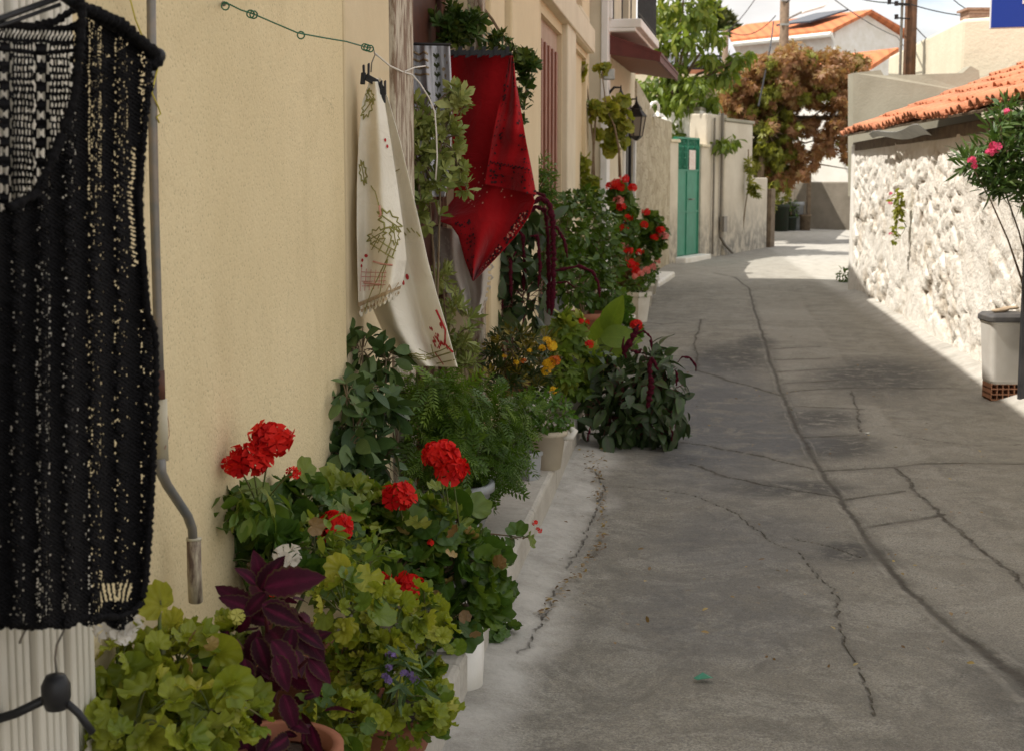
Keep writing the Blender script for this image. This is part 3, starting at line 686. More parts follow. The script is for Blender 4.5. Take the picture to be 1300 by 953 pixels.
# tan gable behind, bluish house behind the tree
def block(name, lab, cat, mat, pa, pb, Ya, Yb, pyt, depth, parent=None):
    A, B = P(pa, pyt, Ya), P(pb, pyt, Yb); d = norm((B - A)[None])[0]; nb = np.array([-d[1], d[0], 0])
    zt = A[2]; c = [A[:2], B[:2], B[:2] + nb[:2] * depth, A[:2] + nb[:2] * depth]
    o = MB().hexa([np.array([*q, -.05]) for q in c] + [np.array([*q, zt]) for q in c]).build(name, mat, parent); 
    if lab: tag(o, lab, cat)
    return o
block('stone_building', 'tan stone building top showing above the outbuilding', 'building', m_tan, 866, 926, 33, 34, 102, 4)
m_bluew = simple('pale_blue_render', (.60, .64, .70), (.54, .58, .64), .85, 3)
bb = thing('house', 'pale bluish house half hidden behind the leafy tree', 'house', P(880, 225, 46))
block('wall', None, None, m_bluew, 830, 932, 46, 47, 70, 6, bb)
A, B = P(826, 70, 45.7), P(936, 70, 46.8)
MB().hexa([A, B, B + np.array([0, 6, 0]), A + np.array([0, 6, 0]), A + np.array([0, 2.5, 1.0]), B + np.array([0, 2.5, 1.0]), B + np.array([0, 3, 1.0]), A + np.array([0, 3, 1.0])]).build('roof', simple('grey_roof_tiles', (.42, .43, .46), (.34, .34, .37), .8, 6), bb)
for pp in (862, 884, 905):
    q = P(pp, 84, 45.5); MB().box(q + np.array([0, .3, -.35]), (.3, 0, 0), (0, .2, 0), (0, 0, .35)).build('window', m_dark, bb)
m_greyd = stucco('shaded_grey_render', (.25, .22, .18), (.16, .14, .11), 20, .006, pits=False)  # grey-brown darkened to carry the shade at the lane end
# unseen house block added beyond the creeper to shade the lane end
shade_house = thing('house', 'cream house block added unseen behind the creeper to shade the lane end', 'house', (5.2, 33, 0)); c5 = [(5.35, 33.6), (7.4, 41), (3.6, 42), (2.2, 34)]
MB().hexa([np.array([*q, -.05]) for q in c5] + [np.array([*q, 3.9]) for q in c5]).build('wall', m_cream, shade_house); MB().hexa([np.array([*q, 3.902]) for q in c5] + [np.array([*q, 4.0]) for q in c5]).build('roof', m_tfar_, shade_house)
# far alley end wall and corner
FE = Frame(*P(965, 280, 43)[:2], *P(1120, 280, 40.0)[:2])
ew = MB(); ew.fbox(FE, -.5, FE.L, -.4, 0, -.05, 2.75); tag(ew.build('alley_wall', m_white, bevel=.02), 'white alley wall under the creeper with a stained foot', 'wall')
rw = MB(); rw.fbox(FE, 1.45, FE.L - .3, 0, .35, -.05, 1.36)
sw2 = MB(); sw2.fbox(FE, .0, 1.35, .0, .18, -.05, 2.3); tag(sw2.build('opening_shade_box', m_greyd, bevel=.03), 'grey brown box standing in for the dark opening behind the pots at the lane end', 'wall')  # box coloured dark in place of the shaded opening behind the pots
tag(rw.build('low_wall', m_greyd, bevel=.04), 'low grey wall under the creeper at the end of the street', 'wall')
lw = MB(); Ad = P(1026, 280, 40.5); lw.abox(Ad[0] - .09, Ad[0] + .0, Ad[1] - .3, Ad[1] - .1, -.05, 1.6); tag(lw.build('timber_post', m_post), 'thin timber post standing against the low wall beneath the creeper', 'post')

# ================================================================== RIGHT HAND STONE HOUSE
t = NT('whitewashed_rubble', .9, .12)
cav = t.attr('cav'); pl = t.attr('plaster')
c = t.mix(t.range(t.noise(7, 6, .7), .35, .65), (.82, .79, .73), (.73, .69, .62))
bare = t.math('MULTIPLY', t.range(t.noise(2.2, 6, .7), .50, .66), .6)
c = t.mix(t.math('MULTIPLY', bare, t.math('SUBTRACT', 1, pl)), c, (.50, .40, .28))
c = t.mix(t.math('MULTIPLY', t.range(cav, .45, .95), .75), c, (.27, .20, .135))
t.color(c); t.bump(t.noise(26, 7, .7), .7, .02); t.bump(t.vor(34), .35, .012); m_rub = t.m
H3 = thing('stone_house', 'whitewashed rubble stone house with orange tiled roof on the right', 'house', FR.pt(0, 0, 0))
ua = np.arange(0, FR.L + .01, .028); uz = np.arange(-.05, 1.90, .028); A, Z = np.meshgrid(ua, uz); a, z = A.ravel(), Z.ravel()
wa = a + (fbm(a * 2, z * 2, seed=31) - .5) * .35; wz = z + (fbm(a * 2, z * 2, seed=32) - .5) * .35
f1, f2, idv = worley(wa * 3.4, wz * 5.0, 7); g1_, g2_, id2 = worley(wa * 9, wz * 11, 17)
edge = sm(.0, .22, f2 - f1); edge2 = sm(0, .3, g2_ - g1_)
low = sm(.62, .40, z + (fbm(a * 1.3, z * 1.3, seed=33) - .5) * .9) * sm(FR.L + .4 - 6.5, FR.L - 9.0, a + 0)
plaster = np.clip(np.maximum(low, sm(1.68, 1.80, z + (fbm(a * 1.5, z * 1.5, seed=34) - .5) * .5) * .9), 0, 1)
rough_ = 1 - plaster * .93
sme = sm(.54, .63, fbm(a * .9, z * 1.4, seed=41)); plaster = np.maximum(plaster, sme * .75); rough_ = 1 - plaster * .93
d = rough_ * (.030 * (edge - .6) + .034 * (idv - .5) * edge + .015 * (edge2 - .5) + .018 * (fbm(a * 7, z * 7, seed=35) - .5)) + .03 * (fbm(a * 1.1, z * 1.1, seed=36) - .5)
d += .05 * plaster * sm(.9, 0, z)
cavv = np.clip((1 - edge) * rough_ * 1.0 + (1 - edge2) * .35 * rough_, 0, 1) * (.35 + 1.0 * fbm(a * 1.8, z * 1.8, seed=37))
V = FR.p[None] + FR.u[None] * a[:, None] + FR.n[None] * d[:, None]; V[:, 2] = z
nx, nz_ = len(ua), len(uz); I = np.arange(nx * nz_).reshape(nz_, nx); F = np.stack([I[:-1, :-1], I[1:, :-1], I[1:, 1:], I[:-1, 1:]], -1).reshape(-1, 4)
mesh_np('wall', V, F, m_rub, H3, attrs={'cav': cavv, 'plaster': plaster}, smooth=True)
mb = MB(); mb.fbox(FR, 0, FR.L - .05, -3.4, -.12, -.05, 1.86); mb.build('wall', m_whitewash, H3)
MB().fbox(FR, FR.L - .02, FR.L + .26, -.5, .03, -.05, 1.93).build('corner_pier', m_whitewash, H3, bevel=.03)
MB().fbox(FR, 0, FR.L + .2, -.35, .02, 1.84, 1.95).build('wall_plate', m_post, H3, bevel=.01)
# barrel tile roof
t = NT('orange_roof_tile', .75, .25)
c = t.mix(t.attr('var'), (.54, .205, .105), (.42, .15, .08)); c = t.mix(t.range(t.noise(5, 6, .7), .52, .72, 0, .6), c, (.34, .17, .10)); c = t.mix(t.range(t.noise(40, 4), .4, .7, 0, .4), c, (.72, .36, .20)); t.color(c); t.bump(t.noise(60, 5), .4, .003); m_tile = t.m
def tile_roof(name, parent, E0, E1, up, nrow, nT, rowlen, seed=1, sag=.0):
    """E0->E1 eave line, up = vector up the slope (unit); barrel tiles"""
    rg = np.random.default_rng(seed); E0, E1, up = [np.array(q, float) for q in (E0, E1, up)]
    ev = E1 - E0; Lw = np.linalg.norm(ev); ev /= Lw; nn = np.cross(ev, up); nn = nn / np.linalg.norm(nn); nn *= np.sign(nn[2]); tw = Lw / nT
    V = []; F = []; var = []
    for r in range(nrow):
        for k in range(nT):
            j = rg.normal(size=4) * .006; vv = rg.random(); wav = .02 * math.sin(k * .35 + seed + r * .4) + sag * math.sin(PI * k / nT)
            for (over, kc) in ((1, k + .5), (0, k + 0.0)):
                o = len(V); m = 7
                for (s_, lift, rs) in ((0, .022, 1.08), (1, 0.0, .92)):
                    for i in range(m):
                        an = PI * i / (m - 1); rr = tw * .32 * rs
                        hx = -math.cos(an) * rr; hz = math.sin(an) * rr * .72 if over else -math.sin(an) * rr * .45 + .012
                        q = E0 + ev * (tw * kc + hx + j[0]) + up * (r * rowlen + s_ * (rowlen + .06) + j[1] * 2.5 - (.012 if over else 0)) + nn * (hz + lift + j[2] + wav)
                        V.append(q); var.append(vv)
                F += [(o + i, o + i + 1, o + m + i + 1, o + m + i) for i in range(m - 1)]
    ob = mesh_np(name, V, F, m_tile, parent, attrs={'var': var}, smooth=True)
    s = ob.modifiers.new('S', 'SOLIDIFY'); s.thickness = .014; return ob
eo = .16; slope = rad(20.5); ed_ = -FR.n * math.cos(slope) + np.array([0, 0, math.sin(slope)])
E0 = FR.pt(-.2, eo, 1.955); E1 = FR.pt(FR.L + .25, eo, 2.045)
tile_roof('roof', H3, E0, E1, ed_, 12, 77, .34, 3)
MB().add([E0 - np.array([0, 0, .012]), E1 - np.array([0, 0, .012]), E1 + ed_ * 3.6 - np.array([0, 0, .012]), E0 + ed_ * 3.6 - np.array([0, 0, .012])], [(0, 1, 2, 3)]).build('roof_deck', m_post, H3, solid=.02)
# crumpled metal flashing tucked under the eave
fl = MB(); aa0, aa1 = FR.S(1108, .15, 168), FR.S(1174, .15, 160)
N_ = 14
for i in range(N_ + 1):
    q = i / N_; a = aa0 + (aa1 - aa0) * q; zz = 1.985 + .02 * math.sin(q * 9) - .02 * q
    fl.v += [tuple(FR.pt(a, .19 + .03 * math.sin(q * 7), zz)), tuple(FR.pt(a, .10 + .05 * math.sin(q * 5 + 1), zz - .05 - .05 * q))]; fl.u += [(0, 0), (0, 0)]
fl.f = [(2 * i, 2 * i + 1, 2 * i + 3, 2 * i + 2) for i in range(N_)]; fl.n = len(fl.v)
m_zinc = simple('zinc_sheet', (.42, .42, .38), (.30, .30, .28), .4, 12, metal=.5)
tag(fl.build('metal_flashing', m_zinc, solid=.006), 'crumpled grey metal sheet tucked under the tiled eave', 'metal sheet')
# grey parapet wall at the far end of the roof
def pw(px, py): return P(px, py, 19.9 - (px - 1083) / 163 * 1.5)
ring = [pw(1083, 250), pw(1083, 93), pw(1118, 89), pw(1122, 96), pw(1165, 95), pw(1222, 93), pw(1232, 84), pw(1243, 90), pw(1246, 120), pw(1246, 250)]
def slab(name, pts, depth, mat, parent=None, **kw):
    pts = [np.array(q) for q in pts]; n = len(pts); D = np.array([0, depth, 0]); m = MB()
    m.add(pts + [q + D for q in pts], [tuple(range(n))[::-1], tuple(range(n, 2 * n))] + [(i, (i + 1) % n, n + (i + 1) % n, n + i) for i in range(n)]); return m.build(name, mat, parent, **kw)
tag(slab('parapet_wall', ring, .3, m_grey), 'grey cement parapet wall at the far end of the tiled roof', 'wall')
H4 = thing('house', 'tall cream rendered house above the tiled roof, with brick chimney stub', 'house', P(1240, 225, 19.3))
m_cr2 = stucco('pale_cream_render', (.74, .68, .53), (.66, .59, .45), 18, .006, pits=False)  # plain mottled cream of the render
q0 = P(1221, 24, 19.4); c4 = [(q0[0], q0[1]), (q0[0] + 4.2, q0[1] - 2.8), (q0[0] + 6.5, q0[1] + 5), (q0[0] + .6, q0[1] + 6)]
MB().hexa([np.array([*q, 0]) for q in c4] + [np.array([*q, q0[2]]) for q in c4]).build('wall', m_cr2, H4, bevel=.05)
bq = P(1246, 18, 19.8); m_brick = simple('chimney_brick', (.30, .17, .12), (.40, .27, .2), .85, 20, 60, .4, .004)
m = MB(); 
for k in range(3): m.abox(bq[0] - .2, bq[0] + .45, bq[1] - .1, bq[1] + .3, q0[2] + .0 + .05 * k, q0[2] + .045 + .05 * k)
m.abox(bq[0] - .24, bq[0] + .5, bq[1] - .13, bq[1] + .33, q0[2] + .15, q0[2] + .18)
m.build('chimney', m_brick, H4)
# ================================================================== FAR HOUSES
m_tfar = NT('far_orange_tiles', .8, .2)
pz = m_tfar.n('ShaderNodeSeparateXYZ', {0: m_tfar.pos()}, out=0)
m_tfar.color(m_tfar.mix(m_tfar.range(m_tfar.math('SINE', m_tfar.math('MULTIPLY', pz, 22)), -.3, .9, 0, .55), (.60, .20, .085), (.36, .12, .06))); m_tfar.bump(m_tfar.noise(3, 5), .4, .05); m_tfar = m_tfar.m
H5 = thing('house', 'white house with long orange roof and a solar panel, in the distance', 'house', P(1060, 225, 50))
K = P(1060, 41, 50); Lf = P(908, 57, 54.5); Rr = P(1146, 48, 51.6); Ap = P(1100, 18.5, 50.8); Apl = Ap + (Lf - K)
dn = lambda q, z=0: np.array([q[0], q[1], z])
MB().add([dn(Lf), dn(K), K, Lf], [(0, 1, 2, 3)]).build('front_wall', m_whitewash, H5)
MB().add([dn(K), dn(Rr), Rr, Ap, K], [(0, 1, 2, 3, 4)]).build('gable_wall', m_whitewash, H5)
up_ = np.array([0, 0, .10]); ou = (K - Rr) / np.linalg.norm(K - Rr) * .35
def roofq(A, B, C, D, th=.12, mat=None, name='roof', parent=H5):
    e = np.array([0, 0, th]); return MB().hexa([A, B, C, D, A + e, B + e, C + e, D + e]).build(name, mat or m_tfar, parent)
fwd = (K - Lf) / np.linalg.norm(K - Lf) * .25
rf = roofq(Lf + ou - np.array([0, 0, .05]), K + ou + fwd - np.array([0, 0, .05]), Ap + fwd + up_ * .3, Apl + up_ * .3)
roofq(Rr + fwd - ou, Ap + fwd + up_ * .3, Apl + up_ * .3, Rr + (Lf - K) - ou, .1)
gt_ = MB(); a_ = Lf + ou * 1.2 - np.array([0, 0, .12]); b_ = K + ou * 1.2 + fwd - np.array([0, 0, .12]); gt_.tube([a_, b_], .09, 8); gt_.tube([b_, b_ - ou * .5 + np.array([0, 0, -.3]), dn(K) + ou * .3], .05, 6)
gt_.build('gutter', m_whitewash, H5)
sp = lambda u, v: Lf + ou + (K - Lf) * u + (Ap - K - ou) * v + np.array([0, 0, .28])
m_solar = simple('solar_glass', (.03, .035, .05), (.05, .055, .07), .25, 3, spec=.5)
roofq(sp(.52, .22), sp(.80, .22), sp(.92, .80), sp(.66, .80), .06, m_solar, 'solar_panel')
H6 = thing('house', 'house with low orange tiled roof behind the creeper, nearer than the solar roof', 'house', P(1110, 225, 42))
a6, b6, c6, d6 = P(1000, 100, 43), P(1106, 89, 41), P(1141, 66, 41.5), P(1070, 74, 45)
roofq(a6, b6, c6, d6, .12, parent=H6); MB().add([dn(b6), dn(P(1160, 80, 43)), P(1160, 80, 43), c6, b6], [(0, 1, 2, 3, 4)]).build('gable_wall', m_whitewash, H6)
H7 = thing('house', 'distant low orange roof with water tank between the poles', 'house', P(1190, 225, 60))
roofq(P(1160, 92, 60), P(1228, 93, 60), P(1216, 83, 63), P(1170, 80, 63), .15, parent=H7); MB().add([dn(P(1160, 92, 60)), dn(P(1228, 93, 60)), P(1228, 93, 60), P(1160, 92, 60)], [(0, 1, 2, 3)]).build('wall', m_whitewash, H7)
q = P(1179, 79, 59); MB().tube([q - np.array([.5, 0, 0]), q + np.array([.5, 0, 0])], .26, 12).build('water_tank', m_zinc, H7, smooth=True)
q = P(1168, 74, 40); ds = thing('satellite_dish', 'small white satellite dish beside the brown utility pole', 'satellite dish', q - np.array([0, 0, .6]))
m = MB(); pr = [(.001, 0), (.14, .015), (.24, .05), (.30, .09)]; m.lathe((0, 0, 0), pr, 18, close=False)
Vd = np.array(m.v); th = rad(65); R_ = np.array([[1, 0, 0], [0, math.cos(th), -math.sin(th)], [0, math.sin(th), math.cos(th)]]); Vd = Vd @ R_.T + q
mesh_np('dish', Vd, m.f, m_whitewash, ds, smooth=True); MB().tube([q, q - np.array([0, -.1, .9])], .03, 6).build('mast', m_metal, ds)
# ================================================================== POLES AND CABLES
m_pole = simple('brown_pole_timber', (.15, .075, .04), (.09, .05, .03), .8, 9, 50, .4, .004)
m_pole2 = simple('grey_brown_pole_timber', (.24, .17, .115), (.17, .12, .08), .8, 9, 50, .4, .004)
def pole(px, Y, r, top, mat, lab, z1):
    q = P(px, 225, Y); t_ = thing('utility_pole', lab, 'utility pole', (q[0], q[1], 0)); MB().tube([(q[0], q[1], -.05), (q[0], q[1], z1)], [r * 1.15, r * .9], 14).build('post', mat, t_, smooth=True); return t_, q
p1, q1 = pole(991.5, 43, .142, 0, m_pole2, 'greyish timber utility pole with a street lamp arm rising out of the creeper', 9.0)
lp = P(1005, 20, 43); m = MB(); m.tube([q1 + np.array([0, -.1, -q1[2] + lp[2] - .15]), P(1021, 14, 42.9)], .03, 6); m.build('lamp_arm', m_metal, p1)
m = MB(); A, B = P(1018, 15.5, 42.9), P(1047, 7, 42.7); ax = (B - A) / 2; m.box((A + B) / 2, ax, np.array([0, .14, 0]), np.array([.02, 0, .055])); m.build('lamp_head', m_whitewash, p1, bevel=.03)
for zz in (6.0, 6.7): MB().box((q1[0], q1[1] - .13, zz), (.13, 0, 0), (0, .02, 0), (0, 0, .03)).build('band', m_zinc, p1)
p2, q2 = pole(1150, 22, .092, 0, m_pole, 'dark brown timber utility pole with a grey conduit, right behind the parapet wall', 6.2)
cdt = P(1142.5, 100, 21.9); MB().tube([(cdt[0], cdt[1], 0), (cdt[0], cdt[1], 6.2)], .022, 8).build('conduit', m_metal, p2)
for (px, py) in ((1129, 4), (1138, 6), (1138, 23)):
    c = P(px, py, 21.8); MB().tube([c, np.array([q2[0], q2[1] - .05, c[2]])], .012, 6).tube([c - np.array([0, 0, .02]), c + np.array([0, 0, .05])], .03, 8).build('insulator', m_dark, p2)
p3, q3 = pole(1196, 52, .12, 0, m_pole2, 'thin distant utility pole with a crossarm between cream house and brown pole', float(P(1196, 53, 52)[2]))
c = P(1196, 57, 51.9); MB().box(c, (.22, 0, 0), (0, .05, 0), (0, 0, .05)).box(c - np.array([0, 0, .25]), (.15, 0, 0), (0, .05, 0), (0, 0, .04)).build('crossarm', m_pole2, p3)
p4, q4 = pole(918, 44, .10, 0, m_pole2, 'short dark utility pole standing behind the tree left of the creeper', float(P(918, 38, 44)[2]))
m_cable = simple('cable_rubber', (.03, .03, .032), None, .6)
def cable(pts, r, lab, sag=.15, grp='overhead cables crossing the sky'):
    m = MB()
    for A, B in zip(pts[:-1], pts[1:]): m.tube(bez(A, B, sag, 10), r, 5)
    tag(m.build('power_cable', m_cable), lab, 'cable', grp)
cable([P(1040, -15, 30), P(1139, 47, 48), P(1165, 75, 60)], .012, 'overhead cable sloping down across the white gable', .1)
cable([P(1129, 4, 21.8), P(1020, -38, 30)], .010, 'overhead cable leaving the upper insulator of the brown pole to the left')
cable([P(1157, 6, 21.8), P(1260, 22, 21.5)], .009, 'overhead cable from the brown pole to the chimney of the cream house', .05)
cable([P(1157, 28, 22), P(1190, 55, 52)], .012, 'overhead cable dropping from the brown pole to the distant pole, upper', .1)
cable([P(1150, 45, 22), P(1196, 57, 52)], .014, 'overhead cable from brown pole to the distant pole, lower', .2)
cable([P(1196, 57, 52), P(1235, 68, 40)], .012, 'overhead cable from the distant pole towards the cream house', .05)
cable([P(1200, -12, 22), P(1262, 12, 21)], .009, 'overhead cable highest over the cream house')
cable([P(997, 5, 43), P(1012, -12, 41)], .02, 'short thick cable at the top of the greyish pole', 0)
cable([P(985, 20, 43), P(925, 40, 44), P(880, 20, 44)], .014, 'overhead cable from the greyish pole to the short pole', .3)
cable([P(965, -10, 33), P(918, 45, 44)], .012, 'overhead cable falling steeply to the short pole left of creeper', .1)
cable([P(982, 28, 42.7), P(981, 38, 42), P(978, 60, 33), P(971, 95, 31.5), P(963, 135, 31)], .02, 'pale cable hanging down over the creeper from the greyish pole', 0)
# ================================================================== CROCHETED BLACK VEST on its hanger
t = NT('black_yarn', .85, .12); t.color(t.mix(t.range(t.noise(300, 3), .35, .7), (.0035, .0035, .004), (.014, .013, .014)))
t.bump(t.n('ShaderNodeTexWave', {'Vector': t.pos(), 'Scale': 260.0, 'Distortion': 6.0, 'Detail': 2.0}), .6, .0012); m_yarn = t.m
VY = 2.1
def VYf(X): return 1.86 + .0013 * X
_P0 = P
def vp(X, Yp, d): return P(X, Yp, VY + d)
CXV = -12.0                                                     # neck centre column
def poly_x(poly, y): return np.interp(y, [p[1] for p in poly], [p[0] for p in poly])
edge_r = [(104, 2), (160, 28), (200, 62), (205, 72), (196, 84), (193, 110), (187, 150), (183, 200), (180, 250), (182, 290), (186, 340), (190, 398), (199, 418), (201, 440), (201, 500), (198, 560), (196, 620), (192, 680), (188, 735), (183, 762), (172, 778), (160, 790)]
neck = [(104, -4), (104, 28), (98, 90), (94, 126), (79, 173), (47, 246), (0, 268), (-12, 270)]
def vest_panel(front, seed):
    cell = .85
    X = np.arange(-232, 208, cell); Yp = np.arange(-4, 800, cell) if front else np.arange(24, 330, cell)
    XX, YY = np.meshgrid(X, Yp); x, y = XX.ravel(), YY.ravel(); ax = np.abs(x - CXV)
    hx = ax + CXV                                               # mirrored column
    er = np.interp(y, [p[1] for p in edge_r], [p[0] for p in edge_r]); er = er + 1.6 * np.sin(y * .62) + 1.0 * np.sin(y * 1.7)
    hem = 790 + 3.5 * np.abs(np.sin(hx / 33 * PI)) * 2 - 12 * sm(150, 195, hx) ** 2 * 1.4 - 6 * sm(60, 110, hx) * sm(165, 120, hx)
    shoulder = np.interp(hx, [100, 110, 160, 200, 210], [-5, 3, 27, 60, 74])
    ins = (hx < er) & (y < hem) & (y > shoulder)
    vx = poly_x(neck, y)
    if front: ins &= ~((hx < vx) & (y < 268)) & ~((hx < poly_x([(79, 173), (47, 246), (0, 268), (-12, 270)], y)) & (y < 268))
    else: ins &= (y > 31 - 6 * sm(60, 104, hx)) & (hx < 112)
    rg = np.random.default_rng(seed)
    hole = np.zeros(len(x), bool)
    if not front:
        # open trellis: rows of tall slots, broken by vertical lanes of bobbles
        lane = (hx - 53) / 47.0; ln = np.round(lane); dl = (lane - ln) * 47.0
        inlane = np.abs(dl) < 10
        r_ = y / 9.0; rr = np.floor(r_); fy = (r_ - rr - .5) * 9
        cx_ = (hx + .35 * y * 0 + rr % 2 * 1.2) / 4.6; fx = (cx_ - np.floor(cx_) - .5) * 4.6
        slot = ((fx / (1.15 + .6 * _h(rr, np.floor(cx_), rr * 0, 3))) ** 2 + (fy / (2.6 + .9 * _h(rr, np.floor(cx_), rr * 0, 4))) ** 2 < 1)
        by = y / 24.0; fb = (by - np.floor(by) - .5) * 24
        bob = (dl / 6.5) ** 2 + (fb / 7.5) ** 2 < 1
        tri = (np.abs(np.abs(fb) - 12) < 5.5) & (np.abs(np.abs(dl) - 3.4) < 2.2) | ((np.abs(fb) < 7) & (np.abs(np.abs(dl) - 9.0) < 1.8)) | ((np.abs(dl) < 1.6) & (np.abs(np.abs(fb) - 10.5) < 1.3))
        hole = np.where(inlane, tri & ~bob, slot)
        col = (y < 52); c2 = (hx * 1.0 + y * .5) / 5.0; hole = np.where(col, ((c2 - np.floor(c2) - .5) ** 2 * 25 / 2.2 + ((y - 42) / 6) ** 2 < 1), hole)
        z_ = np.where(inlane & bob, .010, 0) + .0016 * np.sin(y / 10 * 2 * PI)
    else:
        lane = (hx - 22) / 33.0; ln = np.round(lane); dl = (lane - ln) * 33.0
        by = (y + 7 * (ln % 2)) / 25.0; fb = (by - np.floor(by) - .5) * 25
        cell_r = (by * 6); ci = np.floor(cell_r)
        bob = ((dl + 0) / 7.0) ** 2 + (fb / 8.5) ** 2 < 1
        # small irregular gaps scattered in the lanes and beside the bobbles
        k1 = np.floor((y + 1.5 * np.sin(hx)) / 4.0); k2 = np.floor((dl + 40) / 3.1)
        h1 = _h(k1, k2, ln + 50, seed); h2 = _h(k1, k2, ln + 50, seed + 3)
        fx = (dl + 40) / 3.1 - k2 - .5; fy = (y + 1.5 * np.sin(hx)) / 4.0 - k1 - .5
        pr = 1.0 * np.exp(-((np.abs(dl) - 6.5) / 3.0) ** 2) + .03 + .35 * np.exp(-(dl / 2.5) ** 2)
        pr = pr * (.25 + .32 * (hx > 55) * (y < 250)) * (.35 + 1.3 * fbm(hx / 60, y / 90, seed=seed)) * (1 + .8 * (np.abs(ln - 1) < .5) + .6 * (ln == 3))
        pr = pr * (1 + .3 * (hx > 140) * (y < 330) + .8 * (y > 720) + .1 * (y < 330) * (hx > 60)) 
        hole = (h1 < pr) & (fx ** 2 * (2.6 + 3 * h2) + fy ** 2 * 2.6 < .10 + .34 * h2)
        ed = (er - hx)
        arm = (ed < 22) & (ed > 9) & (y < 400) & (y > 90); c2 = (y + ed * .4) / 5.5; hole = np.where(arm & (fbm(y / 30, y * 0, seed=51) > .48), (np.abs(c2 - np.floor(c2) - .5) < .24) & ((ed - 14) ** 2 < 7), hole)
        fan = (y > 735) & (y < 758) & (hx > 128) & (hx < 168); c3 = (hx - 128 + (y - 735) * .2 * np.sign(hx - 148)) / 6; hole = np.where(fan, (np.abs(c3 - np.floor(c3) - .5) < .27), hole)
        z_ = np.where(bob, .006, 0) + .0035 * np.cos(dl / 33 * 2 * PI) + .0022 * np.sin(y / 5.2 * PI * 2) * np.cos(dl / 4.2 * PI) + .003 * (fbm(x / 3.5, y / 3.5, seed=5, oct=2) - .5)
    keep = ins & ~hole
    depth = -.030 * np.cos(np.clip(ax / 215, 0, 1) * PI / 2) + .02 * np.sin(hx / 95 * PI + y / 260) * sm(60, 500, y) - z_ * 1.2
    if not front: depth = .045 - z_
    if front: depth = np.where(y < 70, depth + .03 * (1 - sm(20, 120, y)), depth)
    # pull the grid slightly so rows are not straight
    xx = x + (fbm(hx / 14, y / 14, seed=8, oct=2) - .5) * 3.2; yy = y + (fbm(hx / 14, y / 14, seed=9, oct=2) - .5) * 3.2 + 5 * np.sin(x / 120)
    r = FW[None] + RT[None] * ((xx - CX) / FPX)[:, None] + UP[None] * ((CY - yy) / FPX)[:, None]
    V = CAM[None] + r * ((VYf(xx) + depth) / r[:, 1])[:, None]
    nx, ny = len(X), len(Yp); I = np.arange(nx * ny).reshape(ny, nx); K = keep.reshape(ny, nx)
    C = K[:-1, :-1] & K[:-1, 1:] & K[1:, 1:] & K[1:, :-1]
    F = np.stack([I[:-1, :-1], I[1:, :-1], I[1:, 1:], I[:-1, 1:]], -1)[C]
    used = np.unique(F); mp_ = -np.ones(nx * ny, int); mp_[used] = np.arange(len(used))
    return V[used], mp_[F]
def PV(X, Yp, Y): return _P0(X, Yp, VYf(X) + (Y - VY))
vest = thing('crocheted_vest', 'black crocheted openwork vest hanging from a hanger at the left edge', 'vest', _P0(CXV, 795, VYf(CXV)))
for nm, fr_, sd_ in (('front_panel', True, 3), ('back_panel', False, 4)):
    V, F = vest_panel(fr_, sd_); o = mesh_np(nm, V, F, m_yarn, vest, smooth=True)
    s = o.modifiers.new('S', 'SOLIDIFY'); s.thickness = .0022
# thick knitted bands: neck edge, armhole and hem
def band(pts, r, name, parent, mat=None, seed=1):
    rg = random.Random(seed); pp = []
    for a, b in zip(pts[:-1], pts[1:]):
        n = max(2, int(np.linalg.norm(np.array(b) - np.array(a)) / .004))
        for i in range(n): pp.append(np.array(a) * (1 - i / n) + np.array(b) * i / n)
    R = [r * (1 + .25 * math.sin(i * 2.3) + rg.uniform(-.25, .25)) for i in range(len(pp))]
    return MB().tube(pp, R, 7).build(name, mat or m_yarn, parent, smooth=True)
nb = [PV(x_, y_, VY - .025) for x_, y_ in [(104, 4), (104, 28), (98, 90), (94, 126), (79, 173), (47, 246), (8, 266)]]; band(nb, .0065, 'neck_band', vest)
band([PV(2 * CXV - x_, y_, VY - .025) for x_, y_ in [(104, 4), (104, 28), (98, 90), (94, 126), (79, 173), (47, 246), (8, 266)]], .0065, 'neck_band', vest)
band([PV(x_, y_, VY + .045) for x_, y_ in [(-120, 20), (-20, 31), (0, 31), (40, 34), (70, 28), (100, 8)]], .0055, 'neck_band', vest, seed=4)
band([PV(x_, y_, VY + .045) for x_, y_ in [(-40, 60), (0, 62), (50, 68), (96, 64)]], .003, 'neck_band', vest, seed=4)
band([PV(x_ - 3, y_, VY - .005) for x_, y_ in edge_r[5:-2]], .005, 'armhole_band', vest, seed=6)
band([PV(x_ - 5, y_ + 4, VY - .005) for x_, y_ in edge_r[0:5]], .0085, 'shoulder_band', vest, seed=6)
band([PV(x_, y_, VY - .008) for x_, y_ in [(-60, 792), (0, 794), (15, 790), (32, 796), (60, 792), (90, 793), (102, 783), (118, 784), (135, 781), (150, 783), (168, 776), (183, 762)]], .005, 'hem_band', vest, seed=7)
m_plast = simple('black_plastic', (.012, .012, .013), (.02, .02, .022), .4, 5)
hg = thing('clothes_hanger', 'black plastic clothes hanger inside the shoulders of the black vest', 'clothes hanger', PV(CXV, -60, VY + .02))
m = MB()
Lp, Rp, Tp = PV(2 * CXV - 196, 74, VY + .02), PV(196, 74, VY + .02), PV(CXV, -62, VY + .02)
for side in (1, -1):
    q = lambda X, Yp, d: PV(CXV + side * (X - CXV), Yp, VY + d)
    m.tube([q(CXV, -50, .02), q(60, -20, .02), q(100, 8, .015), q(150, 36, .012), q(200, 70, .012)], [.007, .008, .009, .009, .008], 8)
